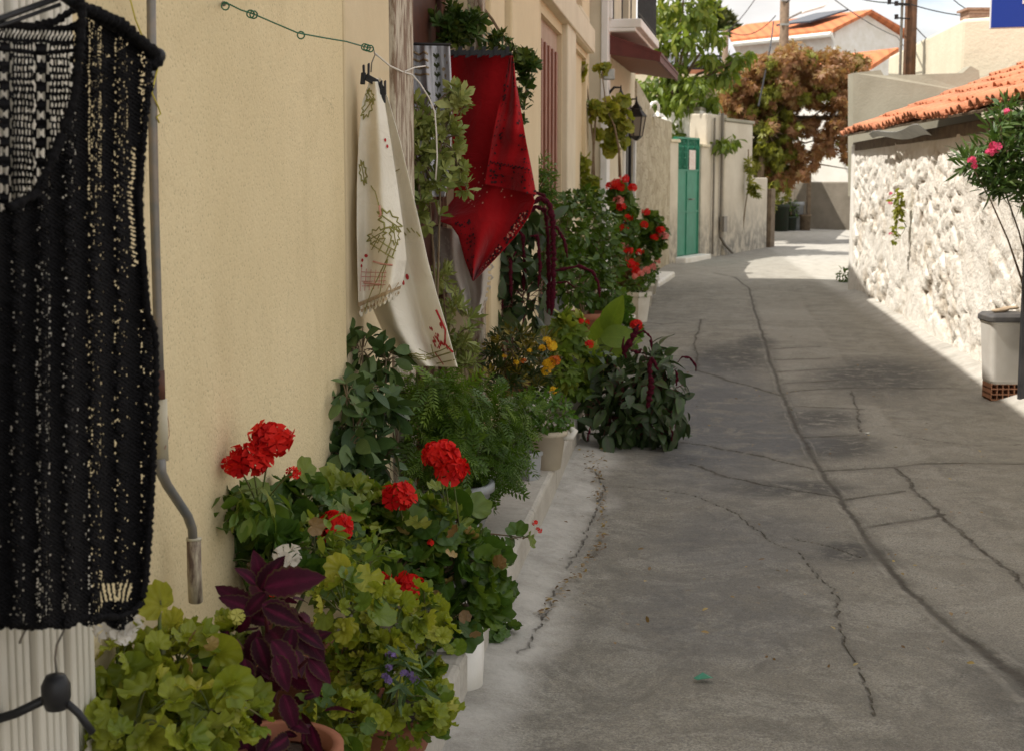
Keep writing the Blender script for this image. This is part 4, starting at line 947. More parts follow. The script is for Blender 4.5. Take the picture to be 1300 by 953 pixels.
m.tube([PV(-80, 45, VY + .03), PV(0, 24, VY + .03), PV(72, -2, VY + .02)], .0045, 6); m.tube([PV(-70, 52, VY + .03), PV(10, 30, VY + .03), PV(76, 6, VY + .02)], .003, 6)
m.build('frame', m_plast, hg, smooth=True)
MB().ball(PV(201, 71, VY + .01), .0115, 12, 8).build('end_knob', m_plast, hg, smooth=True); MB().ball(PV(2 * CXV - 201, 71, VY + .01), .0115, 12, 8).build('end_knob', m_plast, hg, smooth=True)
MB().tube([PV(CXV, -50, VY + .02), PV(CXV, -90, VY + .02), PV(CXV + 16, -110, VY + .02), PV(CXV + 30, -96, VY + .02)], .002, 6).build('hook', m_metal, hg, smooth=True)
# second hanger below the vest, only hooks and a black end showing
LY = 2.0
h2 = thing('clothes_hanger', 'thin wire hook of a lower black hanger under the vest hem', 'clothes hanger', P(72, 870, LY))
MB().tube([P(82, 790, LY), P(81, 800, LY), P(72, 818, LY), P(70, 835, LY), P(72, 856, LY)], .0018, 6).build('hook', m_metal, h2, smooth=True)
MB().lathe(P(72, 902, LY), [(.001, 0), (.016, .004), (.021, .02), (.021, .04), (.014, .054), (.001, .058)], 16).build('end_knob', m_plast, h2, smooth=True)
m = MB(); m.tube([P(72, 880, LY), P(20, 905, LY), P(-60, 930, LY)], .007, 8); m.tube([P(72, 880, LY), P(100, 905, LY), P(118, 930, LY)], .006, 8); m.build('frame', m_plast, h2, smooth=True)
tag(MB().tube([P(34, 792, 1.93), P(32, 800, 1.93), P(26, 812, 1.93), P(25, 816, 1.93)], .0018, 6).build('wire_hook', m_metal, smooth=True), 'small bent wire hook poking out under the vest hem', 'hook')

# ================================================================== AWNING CRANK
ck = thing('awning_crank', 'grey metal awning crank rod leaning on the yellow wall beside the vest', 'awning crank', FA.pt(FA.S(248, .1, 765), .1, FA.Z(248, 765, .1)))
def cw(px, py, o=.11): a, z = FA.hit(px, py, o); return FA.pt(a, o, z)
m = MB().tube([cw(191.5, -40), cw(193, 100), cw(196, 260), cw(200, 400), cw(203.5, 504)], .0085, 10); m.build('upper_rod', m_metal, ck, smooth=True)
m_slv = simple('yellowed_plastic', (.50, .45, .33), (.42, .38, .28), .5, 20); m_rust = simple('rusty_joint', (.13, .05, .03), (.08, .04, .03), .7, 40)
MB().tube([cw(202.5, 470), cw(203.5, 506)], .0095, 10).build('rusty_collar', m_rust, ck, smooth=True)
MB().tube([cw(204.5, 506), cw(206, 584)], [.0115, .012], 12).build('sleeve', m_slv, ck, smooth=True)
m_rod2 = simple('blue_grey_rod', (.15, .16, .17), (.22, .20, .17), .45, 20, metal=.3)
MB().tube([cw(204, 582), cw(205, 600), cw(212, 615), cw(226, 636), cw(238, 654), cw(244, 670), cw(245.5, 690)], [.0095, .0098, .0095, .0095, .0095, .0095, .009], 10).build('bent_rod', m_rod2, ck, smooth=True)
t = NT('worn_grip', .6, .3); c = t.mix(t.range(t.noise(16, 6, .7, vec=t.n('ShaderNodeMapping', {0: t.pos(), 3: (3, 3, .6)})), .40, .60), (.50, .43, .31), (.12, .08, .06)); t.color(c); m_grip = t.m
MB().tube([cw(246, 683), cw(246, 686), cw(247, 730), cw(248.5, 763), cw(248.5, 765)], [.012, .0142, .0145, .0145, .011], 14).build('grip', m_grip, ck, smooth=True)
MB().tube([cw(246, 682), cw(246, 685.5)], .0150, 14).build('grip_ring', m_slv, ck, smooth=True)
m_ystr = simple('yellow_string', (.50, .42, .08), None, .8)
tag(MB().tube([cw(163, -10, .12), cw(172, 25, .12), cw(183, 52, .12), cw(196, 70, .12), cw(200, 88, .12), cw(197, 100, .12)], .0015, 5).tube([cw(193, 118, .12), cw(201, 136, .12), cw(204, 145, .12), cw(199, 149, .12), cw(202, 156, .12)], .0015, 5).tube([cw(197, 100, .12), cw(193, 118, .12)], .0015, 5).build('string', m_ystr, smooth=True), 'thin yellow string dangling by the crank rod', 'string')
tag(MB().tube([cw(210, 512, .12), cw(214, 535, .12), cw(215, 552, .12), cw(209, 570, .12)], .0007, 4).build('thread', simple('pink_thread', (.35, .2, .16)), smooth=True), 'fine reddish thread looped on the crank sleeve', 'thread')
# green wire line
m_gw = simple('green_coated_wire', (.02, .12, .06), None, .5)
gwp = [cw(283, 4, .10), cw(292, 6, .12), cw(306, 13, .14), cw(322, 18, .16), cw(345, 28, .18), cw(378, 42, .22), cw(410, 48, .25), cw(440, 53, .28), cw(468, 61, .30)]
m = MB().tube(gwp, .0018, 5)
for (a, b) in ((286, 8), (318, 18), (322, 19), (382, 45), (466, 61), (470, 62), (463, 60)):
    c = cw(a, b, .12 + .18 * (a - 283) / 185); rr = .008
    m.tube([c + np.array([rr * math.cos(k), 0, rr * math.sin(k)]) for k in np.linspace(0, 6.6, 12)], .0017, 5)
tag(m.build('washing_line', m_gw, smooth=True), 'green coated wire line twisted in loops along the yellow wall', 'wire')
tag(MB().ball(cw(284, 5, .06), .006, 8, 6).tube([cw(284, 5, .05), cw(284, 5, .10)], .0025, 6).build('wall_nail', m_metal), 'small nail in the yellow wall holding the green wire', 'nail')

# ================================================================== HANGING TABLECLOTHS
def clothmat(name, c, c2, sheen=.2, weave=900, trans=.12):
    t = NT(name, 1.0, .03); t.b.inputs['Sheen Weight'].default_value = .15; col = t.mix(t.range(t.noise(4, 5), .35, .65), c, c2); t.color(col); t.bump(t.noise(weave, 2), .5, .0012); t.bump(t.noise(11, 5, .6, dist=.8), .7, .016)
    tr = t.n('ShaderNodeBsdfTranslucent', {'Color': col}); mx_ = t.n('ShaderNodeMixShader', {0: trans, 1: t.b.outputs[0], 2: tr}); t.t.links.new(mx_, t.out.inputs[0]); return t.m
m_lin = clothmat('white_linen', (.90, .85, .73), (.85, .79, .66), trans=.22); m_lin2 = clothmat('beige_lace_linen', (.62, .57, .50), (.52, .47, .41)); m_red = clothmat('red_cotton', (.38, .010, .013), (.30, .007, .010), weave=500); m_dred = clothmat('dark_red_cotton_lining', (.22, .006, .01), (.15, .004, .008))
m_white_c = clothmat('white_cotton', (.66, .66, .68), (.60, .60, .63))
class Drape:
    """ruled cloth between two pixel polylines (left, right) at depth Y(u,v)"""
    def __init__(s, left, right, Y, fold): s.l, s.r, s.Y, s.fold = left, right, Y, fold
    def ev(s, poly, v):
        k = np.clip(v, 0, 1) * (len(poly) - 1); i = np.minimum(k.astype(int), len(poly) - 2); f = (k - i)[:, None]; A = np.array(poly, float); return A[i] * (1 - f) + A[i + 1] * f
    def at(s, u, v, lift=0.0):
        u, v = np.atleast_1d(np.array(u, float)), np.atleast_1d(np.array(v, float)); q = s.ev(s.l, v) * (1 - u)[:, None] + s.ev(s.r, v) * u[:, None]
        r = FW[None] + RT[None] * ((q[:, 0] - CX) / FPX)[:, None] + UP[None] * ((CY - q[:, 1]) / FPX)[:, None]
        D = s.Y(u, v) + s.fold(u, v) - lift; return CAM[None] + r * (D / r[:, 1])[:, None]
    def mesh(s, name, mat, parent, nu=50, nv=120, cut=None, th=.002):
        U, V = np.meshgrid(np.linspace(0, 1, nu), np.linspace(0, 1, nv)); u, v = U.ravel(), V.ravel(); W = s.at(u, v)
        I = np.arange(nu * nv).reshape(nv, nu); F = np.stack([I[:-1, :-1], I[1:, :-1], I[1:, 1:], I[:-1, 1:]], -1).reshape(-1, 4)
        if cut is not None: k = ~cut(u, v); F = F[k[F].all(1)]; us = np.unique(F); mp_ = np.zeros(len(u), int); mp_[us] = np.arange(len(us)); W = W[us]; F = mp_[F]; u, v = u[us], v[us]
        o = mesh_np(name, W, F, mat, parent, uv=np.stack([u, v], 1), smooth=True); sd = o.modifiers.new('S', 'SOLIDIFY'); sd.thickness = th; sd.offset = 1 if False else 0; return o
    def stitch(s, m, uvs, w, lift=.003, closed=False):
        w = w * 1.35
        if closed: uvs = list(uvs) + [uvs[0]]
        u, v = [], []
        for (a, b), (c, d) in zip(uvs[:-1], uvs[1:]):
            for k in range(5): u.append(a + (c - a) * k / 5); v.append(b + (d - b) * k / 5)
        u.append(uvs[-1][0]); v.append(uvs[-1][1]); pts = s.at(u, v, lift); m.tube(list(pts), w, 4)
    def dot(s, m, u, v, r, lift=.003, n=7, jag=0.0, seed=0):
        c = s.at([u], [v], lift)[0]; ux = s.at([u + .01], [v], lift)[0] - c; vx = s.at([u], [v + .004], lift)[0] - c
        ux /= np.linalg.norm(ux); vx = vx - ux * np.dot(vx, ux); vx /= np.linalg.norm(vx); rg = random.Random(seed)
        V = [c + (ux * math.cos(2 * PI * k / n) + vx * math.sin(2 * PI * k / n)) * r * (1 - jag * rg.random() * (k % 2)) for k in range(n)]; m.add(V, [tuple(range(n))])
m_sred = simple('red_thread', (.45, .02, .02), (.33, .015, .02), .7, 90); m_sgrn = simple('olive_thread', (.22, .23, .06), (.32, .27, .10), .7, 90); m_sbrn = simple('tan_thread', (.36, .24, .14), (.45, .36, .22), .7, 90); m_spnk = simple('rose_thread', (.55, .25, .20), (.6, .35, .28), .7, 90); m_eye = simple('eyelet_shade_and_thread', (.035, .004, .006), None, .8)
TC = thing('tablecloth', 'cream tablecloth embroidered with holly, pegged to hang in long folds beside the yellow wall', 'tablecloth', P(520, 465, 4.5))
YA = 4.5
long_l = [(470, 100), (462, 130), (457, 180), (455, 230), (455, 290), (457, 340), (470, 385), (486, 420), (505, 446), (526, 464)]
long_r = [(484, 100), (494, 130), (508, 180), (520, 230), (532, 280), (543, 330), (555, 375), (566, 412), (575, 445), (581, 466)]
dl = Drape(long_l, long_r, lambda u, v: YA + 0 * u, lambda u, v: (.02 + .07 * v) * np.sin(u * 8.5 + 1.2 + 1.4 * v) + .06 * (1 - np.sin(PI * u)) * v + .012 * np.sin(u * 21 + v * 9) * v + .008 * np.sin(v * 23 + u * 4))
dl.mesh('long_drape', m_lin, TC)
fl_l = [(469, 104), (460, 130), (455, 180), (453, 240), (453, 290), (454, 340), (455, 375), (456, 406)]
fl_r = [(480, 104), (488, 130), (496, 180), (505, 240), (512, 290), (516, 330), (512, 355), (503, 380)]
df = Drape(fl_l, fl_r, lambda u, v: YA - .06 - .07 * v, lambda u, v: (.012 + .045 * v) * np.sin(u * 6.5 + .4) + .012 * np.sin(u * 14 + v * 8) * v + .006 * np.sin(v * 19))
lace = lambda u, v: ((v > .965 + .03 * np.abs(np.sin(u * 26))) | ((v > .90) & (v < .945) & (np.sin(u * 70) > .35)))
df.mesh('front_flap', m_lin, TC, 90, 200, lace)
em = MB()
def holly(dr, m, u, v, s, a, w=.0016):
    pts = []
    for k in range(18):
        th = 2 * PI * k / 18; rr = s * (1.0 if k % 2 else .62); x_, y_ = rr * math.cos(th) * 1.5, rr * math.sin(th) * .8
        pts.append((u + (x_ * math.cos(a) - y_ * math.sin(a)), v + (x_ * math.sin(a) + y_ * math.cos(a)) * .23))
    dr.stitch(m, pts, w, closed=True); dr.stitch(m, [(u - s * math.cos(a), v - s * math.sin(a) * .23), (u + s * math.cos(a), v + s * math.sin(a) * .23)], w * .8)
g = MB(); holly(df, g, .30, .10, .22, .6); holly(df, g, .25, .16, .2, -.5); holly(df, g, .15, .38, .12, 1.2); holly(df, g, .72, .545, .2, .5, .002); holly(df, g, .42, .60, .16, -.4); holly(df, g, .80, .60, .14, 1.5)
df.stitch(g, [(.35, .42), (.45, .44), (.5, .48), (.52, .52)], .0016); df.stitch(g, [(.15, .97), (.3, .86), (.42, .80), (.55, .72), (.7, .66)], .0014); df.stitch(g, [(.5, .9), (.52, .78), (.62, .70)], .0014)
for k in range(4): df.stitch(g, [(.3 + .14 * k, .655 + .012 * k), (.48 + .12 * k, .60 + .012 * k)], .0016)
df.stitch(g, [(.28, .63), (.75, .70)], .0016); df.stitch(g, [(.32, .60), (.8, .67)], .0016)
holly(dl, g, .30, .93, .14, .3); dl.stitch(g, [(.42, .95), (.95, .90)], .0018); dl.stitch(g, [(.45, .92), (.97, .87)], .0018); dl.stitch(g, [(.55, .98), (.98, .95)], .0016); dl.stitch(g, [(.4, .88), (.6, .93), (.65, .86)], .0014)
for k in range(7): dl.stitch(g, [(.50 + .07 * k, .455 + .004 * k + .012 * math.sin(k)), (.54 + .07 * k, .468 + .004 * k + .012 * math.sin(k))], .002)
dl.stitch(g, [(.6, .35), (.7, .31), (.85, .30)], .0014)
tag(g.build('green_embroidery', m_sgrn, TC), kind='stuff')
g = MB(); df.stitch(g, [(.32, .70), (.72, .735)], .0022); df.stitch(g, [(.12, .80), (.5, .84)], .0022)
for k in range(6): df.stitch(g, [(.08 + .1 * k, .72 + .008 * k), (.04 + .1 * k, .84 + .005 * k)], .0009)
for k in range(4): df.stitch(g, [(.08, .74 + .025 * k), (.6, .775 + .025 * k)], .0009)
df.stitch(g, [(.52, .49), (.55, .52), (.5, .53)], .003)
g.build('pink_embroidery', m_spnk, TC)
g = MB()
for (u, v, r) in ((.72, .79, .011), (.66, .80, .010), (.78, .80, .010), (.70, .815, .010), (.76, .775, .008)): dl.dot(g, u - .14, v - .20, r, .006, 9)
for k in range(26):
    rr = random.Random(k); dl.dot(g, .80 + rr.uniform(-.12, .13), .83 + rr.uniform(-.055, .05), rr.uniform(.004, .010), .006, 8, .5, k)
dl.stitch(g, [(.66, .90), (.70, .985)], .0018); dl.stitch(g, [(.92, .72), (.97, .80), (.90, .86), (.99, .90)], .003)
for (u, v) in ((.1, .69), (.18, .675), (.08, .71), (.84, .28), (.88, .30)): df.dot(g, u, v, .006, .006, 6)
g.build('red_embroidery', m_sred, TC)
g = MB()
for k in range(40):
    u = k / 39; df.stitch(g, [(max(0, u - .012), .925), (u, .9), (min(1, u + .012), .925)], .0012)
for k in range(14): u = k / 13; df.dot(g, u, .955, .006, .004, 7)
df.stitch(g, [(.62, .93), (.7, .86), (.8, .93), (.9, .87)], .002)
g.build('lace_trim', m_sbrn, TC)
# peg hanger and its hook
ph = thing('peg_hanger', 'black plastic peg hanger clipping the top of the cream tablecloth', 'clothes hanger', P(475, 90, YA - .03))
m = MB(); YH = YA - .05
m.tube([P(460, 96, YH), P(470, 102, YH), P(482, 108, YH), P(488, 118, YH)], .009, 8)
for (x_, y_, a) in ((462, 92, -.15), (468, 90, .1), (484, 112, .15), (489, 112, 0)):
    m.box(P(x_, y_, YH), (.003, 0, .002), (0, .012, 0), (.006 * a, 0, .022)); 
m.box(P(487, 122, YH), (.006, 0, 0), (0, .01, 0), (0, 0, .022)); m.box(P(461, 100, YH), (.007, 0, 0), (0, .01, 0), (.002, 0, .018)); m.box(P(472, 102, YH - .002), (.018, 0, -.010), (0, .008, 0), (.004, 0, .010))
m.build('pegs', m_plast, ph, bevel=.002)
MB().tube([P(468, 61, YH), P(474, 61, YH), P(476, 70, YH), P(472, 80, YH), P(471, 92, YH)], .0022, 6).build('hook', m_metal, ph, smooth=True)
m_wstr = simple('white_cord', (.66, .62, .55), None, .8)
m = MB().tube([P(476, 68, 4.47), P(495, 84, 4.8), P(512, 92, 5.2), P(523, 95, 5.3), P(533, 106, 5.3), P(545, 125, 5.3), P(552, 142, 5.3), P(554, 170, 5.3), P(555, 200, 5.3), P(553, 229, 5.3)], .0032, 6)
m.tube([P(512, 92, 5.2), P(526, 86, 5.3), P(540, 84, 5.4)], .0028, 6)
tag(m.build('cord', m_wstr, smooth=True), 'white knotted cord running over the light green succulent', 'cord')
# white embroidered cloth on a rail in the doorway
W2 = thing('tablecloth', 'white cotton cloth with leaf embroidery hanging behind the pale succulent', 'tablecloth', P(548, 230, 6.35))
dw = Drape([(521, 57), (524, 100), (528, 150), (530, 200), (532, 250)], [(571, 58), (573, 100), (574, 150), (572, 200), (565, 250)], lambda u, v: 6.35 + 0 * u, lambda u, v: (.02 + .05 * v) * np.sin(u * 11) + .01 * np.sin(u * 31))
dw.mesh('drape', m_white_c, W2)
g = MB()
for k in range(4): u = .10; dw.stitch(g, [(.06, .05 + .055 * k), (.20, .075 + .05 * k), (.34, .05 + .055 * k), (.42, .07 + .05 * k)], .0038)
for k in range(10): dw.dot(g, .86 + .05 * math.sin(k * 2), .08 + .05 * k, .010, .006, 6, .4, k)
g.build('tan_embroidery', m_sbrn, W2)
g = MB()
for k in range(7):
    v = .06 + .07 * k; dw.stitch(g, [(.66, v), (.62, v + .06)], .002)
    for s_ in (-1, 1): dw.stitch(g, [(.64, v + .03), (.64 + .07 * s_, v + .01)], .006)
for k in range(3): dw.stitch(g, [(.3 + .05 * k, .32 + .03 * k), (.42, .35 + .03 * k)], .005)
g.build('leaf_embroidery', simple('dark_olive_thread', (.07, .08, .03)), W2)
# red lace cloth
RC = thing('tablecloth', 'bright red cloth with cutwork lace border hanging to a point', 'tablecloth', P(600, 357, 6.75))
YR = 6.75
ll = [(571, 69), (573, 120), (574, 175), (577, 225), (576, 252), (561, 272), (557, 281), (573, 287), (582, 300), (590, 330), (600, 357)]
rl_ = [(648, 70), (652, 110), (657, 150), (662, 185), (667, 215), (673, 240), (679, 255), (672, 275), (655, 300), (628, 330), (601, 357)]
dr = Drape(ll, rl_, lambda u, v: YR + .14 * (1 - u) * (1 - sm(.45, .8, v)), lambda u, v: (.018 + .025 * v) * np.sin(u * 7 + .8 + 2.5 * v) + .014 * np.sin(u * 15 + v * 6) * v + .007 * np.sin(v * 17 + u * 6))
hol = lambda u, v: 0 * u > 1
dr.mesh('main_sheet', m_red, RC, 60, 140)
fl2 = Drape([(647, 71), (640, 105), (632, 140), (626, 170), (620, 205), (615, 234)], [(651, 71), (656, 110), (663, 150), (669, 185), (675, 215), (681, 248)], lambda u, v: YR - .06 + .03 * u, lambda u, v: .045 * np.sin(u * 5 + .5) * (v + .2) + .014 * np.sin(u * 11 + v * 9) + .01 * np.sin(v * 21))
fl2.mesh('folded_corner', m_red, RC, 40, 90)
g = MB(); rr = random.Random(9)
for i in range(120):
    v = rr.random() ** .8; side = rr.random()
    u = rr.uniform(.04, .30) if side < .45 else rr.uniform(.74, .96) if side < .75 else rr.random()
    if side >= .75: v = rr.uniform(.82, .98)
    fl2.dot(g, u, v, rr.uniform(.003, .0075), .006, 6, .4, i)
for k in range(22): fl2.stitch(g, [(.04 + k * .042, .80 + .01 * (k % 2)), (.06 + k * .042, .80 + .01 * (k % 2))], .0032, .006)
for i in range(150):
    v = rr.uniform(.66, .99); w_ = rr.random(); u = 1 - rr.uniform(.04, .24) / (1.25 - v) * .35 if w_ < .7 else rr.uniform(.05, .3)
    dr.dot(g, min(.97, max(.03, u)), v, rr.uniform(.003, .0075), .006, 6, .4, i + 500)
tag(g.build('cutwork_eyelets', m_eye, RC), kind='stuff')  # flat discs coloured as the dark inside the eyelet holes, plus stitches
g = MB()
for i in range(46):
    v = rr.uniform(.66, .97); u = 1 - rr.uniform(.08, .22) / (1.25 - v) * .35; dr.dot(g, u, v, rr.uniform(.003, .0065), .008, 6, .5, i + 900)
for i in range(34): dr.dot(g, rr.uniform(.25, .8), rr.uniform(.28, .52), rr.uniform(.003, .006), .006, 5, .6, i + 1300)
g.build('pale_stitches', simple('rose_stitch', (.55, .22, .15), None, .7), RC)
m = MB()
for k in range(15): a = P(574 + 5 * k, 67 + 2 * math.sin(k * 2.1), YR - .02); m.box(a, (.010, 0, .003), (0, .012, 0), (.002, 0, .012 + .004 * (k % 3)))
m.tube([P(571, 69, YR), P(610, 67, YR), P(650, 69, YR - .02)], .009, 8)
tag(m.build('peg_rail', m_plast), 'row of black pegs gripping the top edge of the red cloth', 'clothes hanger')
tag(MB().tube([P(519, 56, 6.3), P(572, 57, 6.32)], .007, 6).build('hanging_rail', m_black_iron), 'black rail across the dark doorway holding the white cloth', 'rail')
# beige lace cloth below the red one
BC = thing('tablecloth', 'beige lace edged cloth hanging lowest, below the red cloth', 'tablecloth', P(590, 400, 7.0))
db = Drape([(540, 285), (544, 320), (552, 350), (570, 375), (583, 398)], [(628, 300), (628, 330), (627, 352), (622, 372), (612, 402)], lambda u, v: 6.95 + 0 * u, lambda u, v: .035 * np.sin(u * 13 + v) + .01 * np.sin(u * 29))
db.mesh('drape', m_lin2, BC, 90, 90, lambda u, v: ((u > .90) & (np.sin(v * 75) > .2) & (u < .955)) | (u > .975 + .03 * np.sin(v * 40)))
g = MB()
for i in range(60): db.dot(g, rr.uniform(.02, .35), rr.uniform(.02, .5), rr.uniform(.004, .010), .006, 6, .5, i)
g.build('lace_motifs', simple('white_lace_thread', (.7, .66, .58)), BC)
# ================================================================== PLANTS
G_ = {}
m_stem = simple('green_stem', (.10, .16, .04), (.14, .12, .05), .6, 30)
m_stem_br = simple('woody_stem', (.14, .09, .05), (.20, .15, .09), .8, 30)
m_stem_pu = simple('purple_stem', (.09, .015, .025), (.14, .03, .03), .6, 30)
m_soil = simple('potting_soil', (.035, .022, .015), (.06, .04, .03), .95, 30, 60, .8, .01)
m_terra = simple('terracotta', (.33, .13, .07), (.26, .10, .055), .8, 9, 60, .3, .002)
m_potw = simple('white_plastic_pot', (.66, .63, .56), (.56, .52, .44), .5, 6, 40, .1, .001)
m_potg = simple('grey_plastic_pot', (.30, .31, .31), (.24, .245, .25), .5, 6)
m_potb = simple('beige_pot', (.56, .49, .38), (.47, .41, .31), .6, 5)
l_ger_d = leafmat('geranium_leaf', (.022, .060, .010), (.050, .115, .018), (.115, .170, .028), radial=True, vein=.25, trans=.2)
l_ger_m = leafmat('geranium_leaf_mid', (.040, .095, .012), (.085, .155, .022), (.185, .225, .035), radial=True, vein=.25, trans=.25)
l_ger_y = leafmat('geranium_leaf_yellow', (.10, .17, .018), (.215, .275, .035), (.36, .37, .07), radial=True, vein=.2, trans=.3)
l_ivy = leafmat('ivy_leaf', (.05, .11, .015), (.12, .20, .025), (.27, .31, .05), vein=.15, trans=.3)
l_coleus = leafmat('coleus_leaf', (.020, .002, .008), (.042, .003, .014), (.075, .006, .024), rim=(.075, .05, .018), center=(.10, .005, .03), vein=.2, trans=.12, cpow=.16, rough=.65, spec=.15)
l_oval = leafmat('oval_dark_leaf', (.024, .060, .022), (.048, .100, .034), (.095, .16, .06), vein=.12, trans=.12)
l_fern = leafmat('marigold_leaf', (.026, .070, .008), (.060, .130, .012), (.125, .215, .022), vein=.06, trans=.25)
l_basil = leafmat('small_green_leaf', (.028, .085, .010), (.060, .145, .018), (.12, .21, .03), vein=.1, trans=.25)
l_croton = leafmat('croton_leaf', (.012, .035, .008), (.035, .055, .012), (.34, .27, .02), vein=.5, trans=.15)
l_bush = leafmat('bush_leaf', (.022, .058, .008), (.052, .112, .013), (.11, .18, .025), vein=.1, trans=.22)
l_amar = leafmat('amaranth_leaf', (.014, .040, .014), (.033, .070, .024), (.06, .115, .038), center=(.05, .05, .03), vein=.15, trans=.12)
l_succ = leafmat('pale_succulent_leaf', (.14, .19, .045), (.27, .30, .08), (.42, .42, .15), vein=.05, trans=.15)
l_jade = leafmat('jade_leaf', (.020, .055, .010), (.045, .095, .018), (.12, .16, .03), vein=.03, trans=.1)
l_canna = leafmat('canna_leaf', (.045, .105, .008), (.085, .155, .012), None, vein=.22, trans=.35)
l_vine = leafmat('vine_leaf', (.08, .13, .02), (.19, .23, .035), (.33, .31, .06), vein=.15, trans=.35)
l_mulb = leafmat('tree_leaf', (.045, .09, .014), (.115, .18, .03), (.27, .32, .065), vein=.2, trans=.35)
l_creep = leafmat('red_creeper_leaf', (.17, .072, .034), (.32, .165, .075), (.42, .33, .12), vein=.1, trans=.3)
l_creep_g = leafmat('green_creeper_leaf', (.11, .125, .018), (.22, .23, .032), (.34, .31, .05), vein=.1, trans=.3)
l_ole = leafmat('oleander_leaf', (.025, .068, .020), (.055, .115, .030), (.13, .20, .06), vein=.25, trans=.2)
l_dry = leafmat('dry_leaf', (.12, .065, .025), (.24, .15, .05), (.40, .30, .08), vein=.1, trans=.1)
l_cyp = leafmat('conifer_spray', (.03, .055, .015), (.055, .085, .022), (.11, .11, .04), vein=.0, trans=.1)
T_ger = radial_leaf(7, 28, .10, .22, .035, .55); T_ger2 = radial_leaf(9, 36, .09, .30, .06, .6)
T_ivy = palmate(5, .6, .42); T_cre = palmate(5, .6, .30); T_col = strip_leaf(16, .56, .42, .16, .30, .13, .012)
T_oval = strip_leaf(5, .52, .5, .10, .18); T_sm = strip_leaf(3, .5, .5, .1, .15); T_pin = pinnate(); T_lan = strip_leaf(4, .17, .45, .12, .18); T_mul = strip_leaf(5, .42, .38, .14, .35)
T_ros = rosette(); T_big = strip_leaf(12, .46, .45, .20, .35, 0, .006); T_am = strip_leaf(5, .44, .42, .12, .35); T_fat = strip_leaf(4, .42, .62, .05, .02)
T_star = rosette(9, .26)
# flowers
def petal_fl(n=5, r=.013, w=.75, notch=.12):
    V = [(0, 0, 0)]; F = []
    for k in range(n):
        a = 2 * PI * k / n; o = len(V)
        for (rr, da, z) in ((.45, -.62 * w, .10), (.92, -.66 * w, .22), (1.05 - notch, 0, .20), (.92, .66 * w, .22), (.45, .62 * w, .10)):
            V.append((r * rr * math.cos(a + da), r * rr * math.sin(a + da), r * z))
        F += [(0, o, o + 1, o + 2), (0, o + 2, o + 3, o + 4)]
    return np.array(V), F, np.zeros((len(V), 2)) + .5
def flmat(name, c1, c2, trans=.3):
    t = NT(name, .6, .2); col = t.mix(t.attr('var'), c1, c2); t.color(col); tr = t.n('ShaderNodeBsdfTranslucent', {'Color': col}); mx_ = t.n('ShaderNodeMixShader', {0: trans, 1: t.b.outputs[0], 2: tr}); t.t.links.new(mx_, t.out.inputs[0]); return t.m
f_red = flmat('red_petals', (.72, .020, .010), (.50, .006, .008)); f_wht = flmat('white_petals', (.80, .78, .74), (.70, .66, .58)); f_pink = flmat('pink_petals', (.78, .10, .22), (.60, .05, .14)); f_pale = flmat('salmon_petals', (.75, .28, .24), (.65, .16, .14))
f_yel = flmat('yellow_petals', (.75, .48, .02), (.65, .34, .015)); f_pur = flmat('lavender_petals', (.22, .15, .34), (.12, .08, .20)); f_org = flmat('orange_petals', (.65, .16, .02), (.5, .1, .02))
FLT = petal_fl()
_heads = {}
def head(px, py, Y, R, parent, mat, seed=0, n=None, stalk=None, sm_=m_stem, ps=1.0):
    c = P(px, py, Y); n = n or max(5, int(22 * (R / .035)))
    key = (mat.name, round(R, 3), seed % 3, n, ps)
    if key not in _heads:
        rng = np.random.default_rng(seed % 3 + 7); d = norm(rng.normal(size=(n * 3, 3)) * np.array([1, 1, .8]) + np.array([0, -.25, .35]))
        # keep well spread directions
        kp = [d[0]]
        for q in d[1:]:
            if len(kp) < n and min(np.linalg.norm(q - w) for w in kp) > 1.45 / math.sqrt(n): kp.append(q)
        d = np.array(kp); p = d * R * (.50 + .48 * rng.random(len(d)))[:, None] * np.array([1.08, 1, .78])
        V, F, U, a = leaves(FLT, p, norm(np.cross(d, rng.normal(size=(len(d), 3)))), norm(d + rng.normal(size=d.shape) * .25), np.full(len(d), ps * 1.45 * min(1.6, R / .03)) * (1 + .15 * rng.normal(size=len(d))), rng.random(len(d)), rng)
        me_o = mesh_np('flower_head', V, F, mat, None, (0, 0, 0), uv=U, attrs={'var': a}); m_ = me_o.modifiers.new('S', 'SOLIDIFY'); m_.thickness = .0006; _heads[key] = me_o.data; bpy.data.objects.remove(me_o)
    o = bpy.data.objects.new('flower_head', _heads[key]); COL.objects.link(o); o.parent = parent; o.location = tuple(c - np.array(parent.location)); o.rotation_euler = (0, 0, seed * 1.3)
    if stalk is not None: MB().tube(bez(np.array(stalk), c, -.012, 5), .0022, 5).build('flower_stalk', sm_, parent, smooth=True)
    return o
def pot(parent, c, r, h, mat, rim=.10, taper=.75, square=False, name='pot'):
    c = np.array(c, float); n = 4 if square else 28
    pr = [(r * taper * .9, 0), (r * taper, .004), (r * .98, h * .86), (r * (1 + rim), h * .87), (r * (1 + rim), h), (r * .93, h), (r * .9, h * .9)]
    m = MB().lathe(c, pr, n, close=False); m.lathe(c, [(.001, .002), (r * taper * .9, 0.0)], n, close=False)
    o = m.build(name, mat, parent, smooth=not square); MB().lathe(c, [(.001, h * .90), (r * .5, h * .91), (r * .92, h * .885)], n, close=False).build('soil', m_soil, parent); return o
def potted(name, lab, cat, base, grp=None): return thing(name, lab, cat, base, grp)
Z = lambda c, z: np.array([c[0], c[1], z])
GB = 'potted plants along the yellow house'

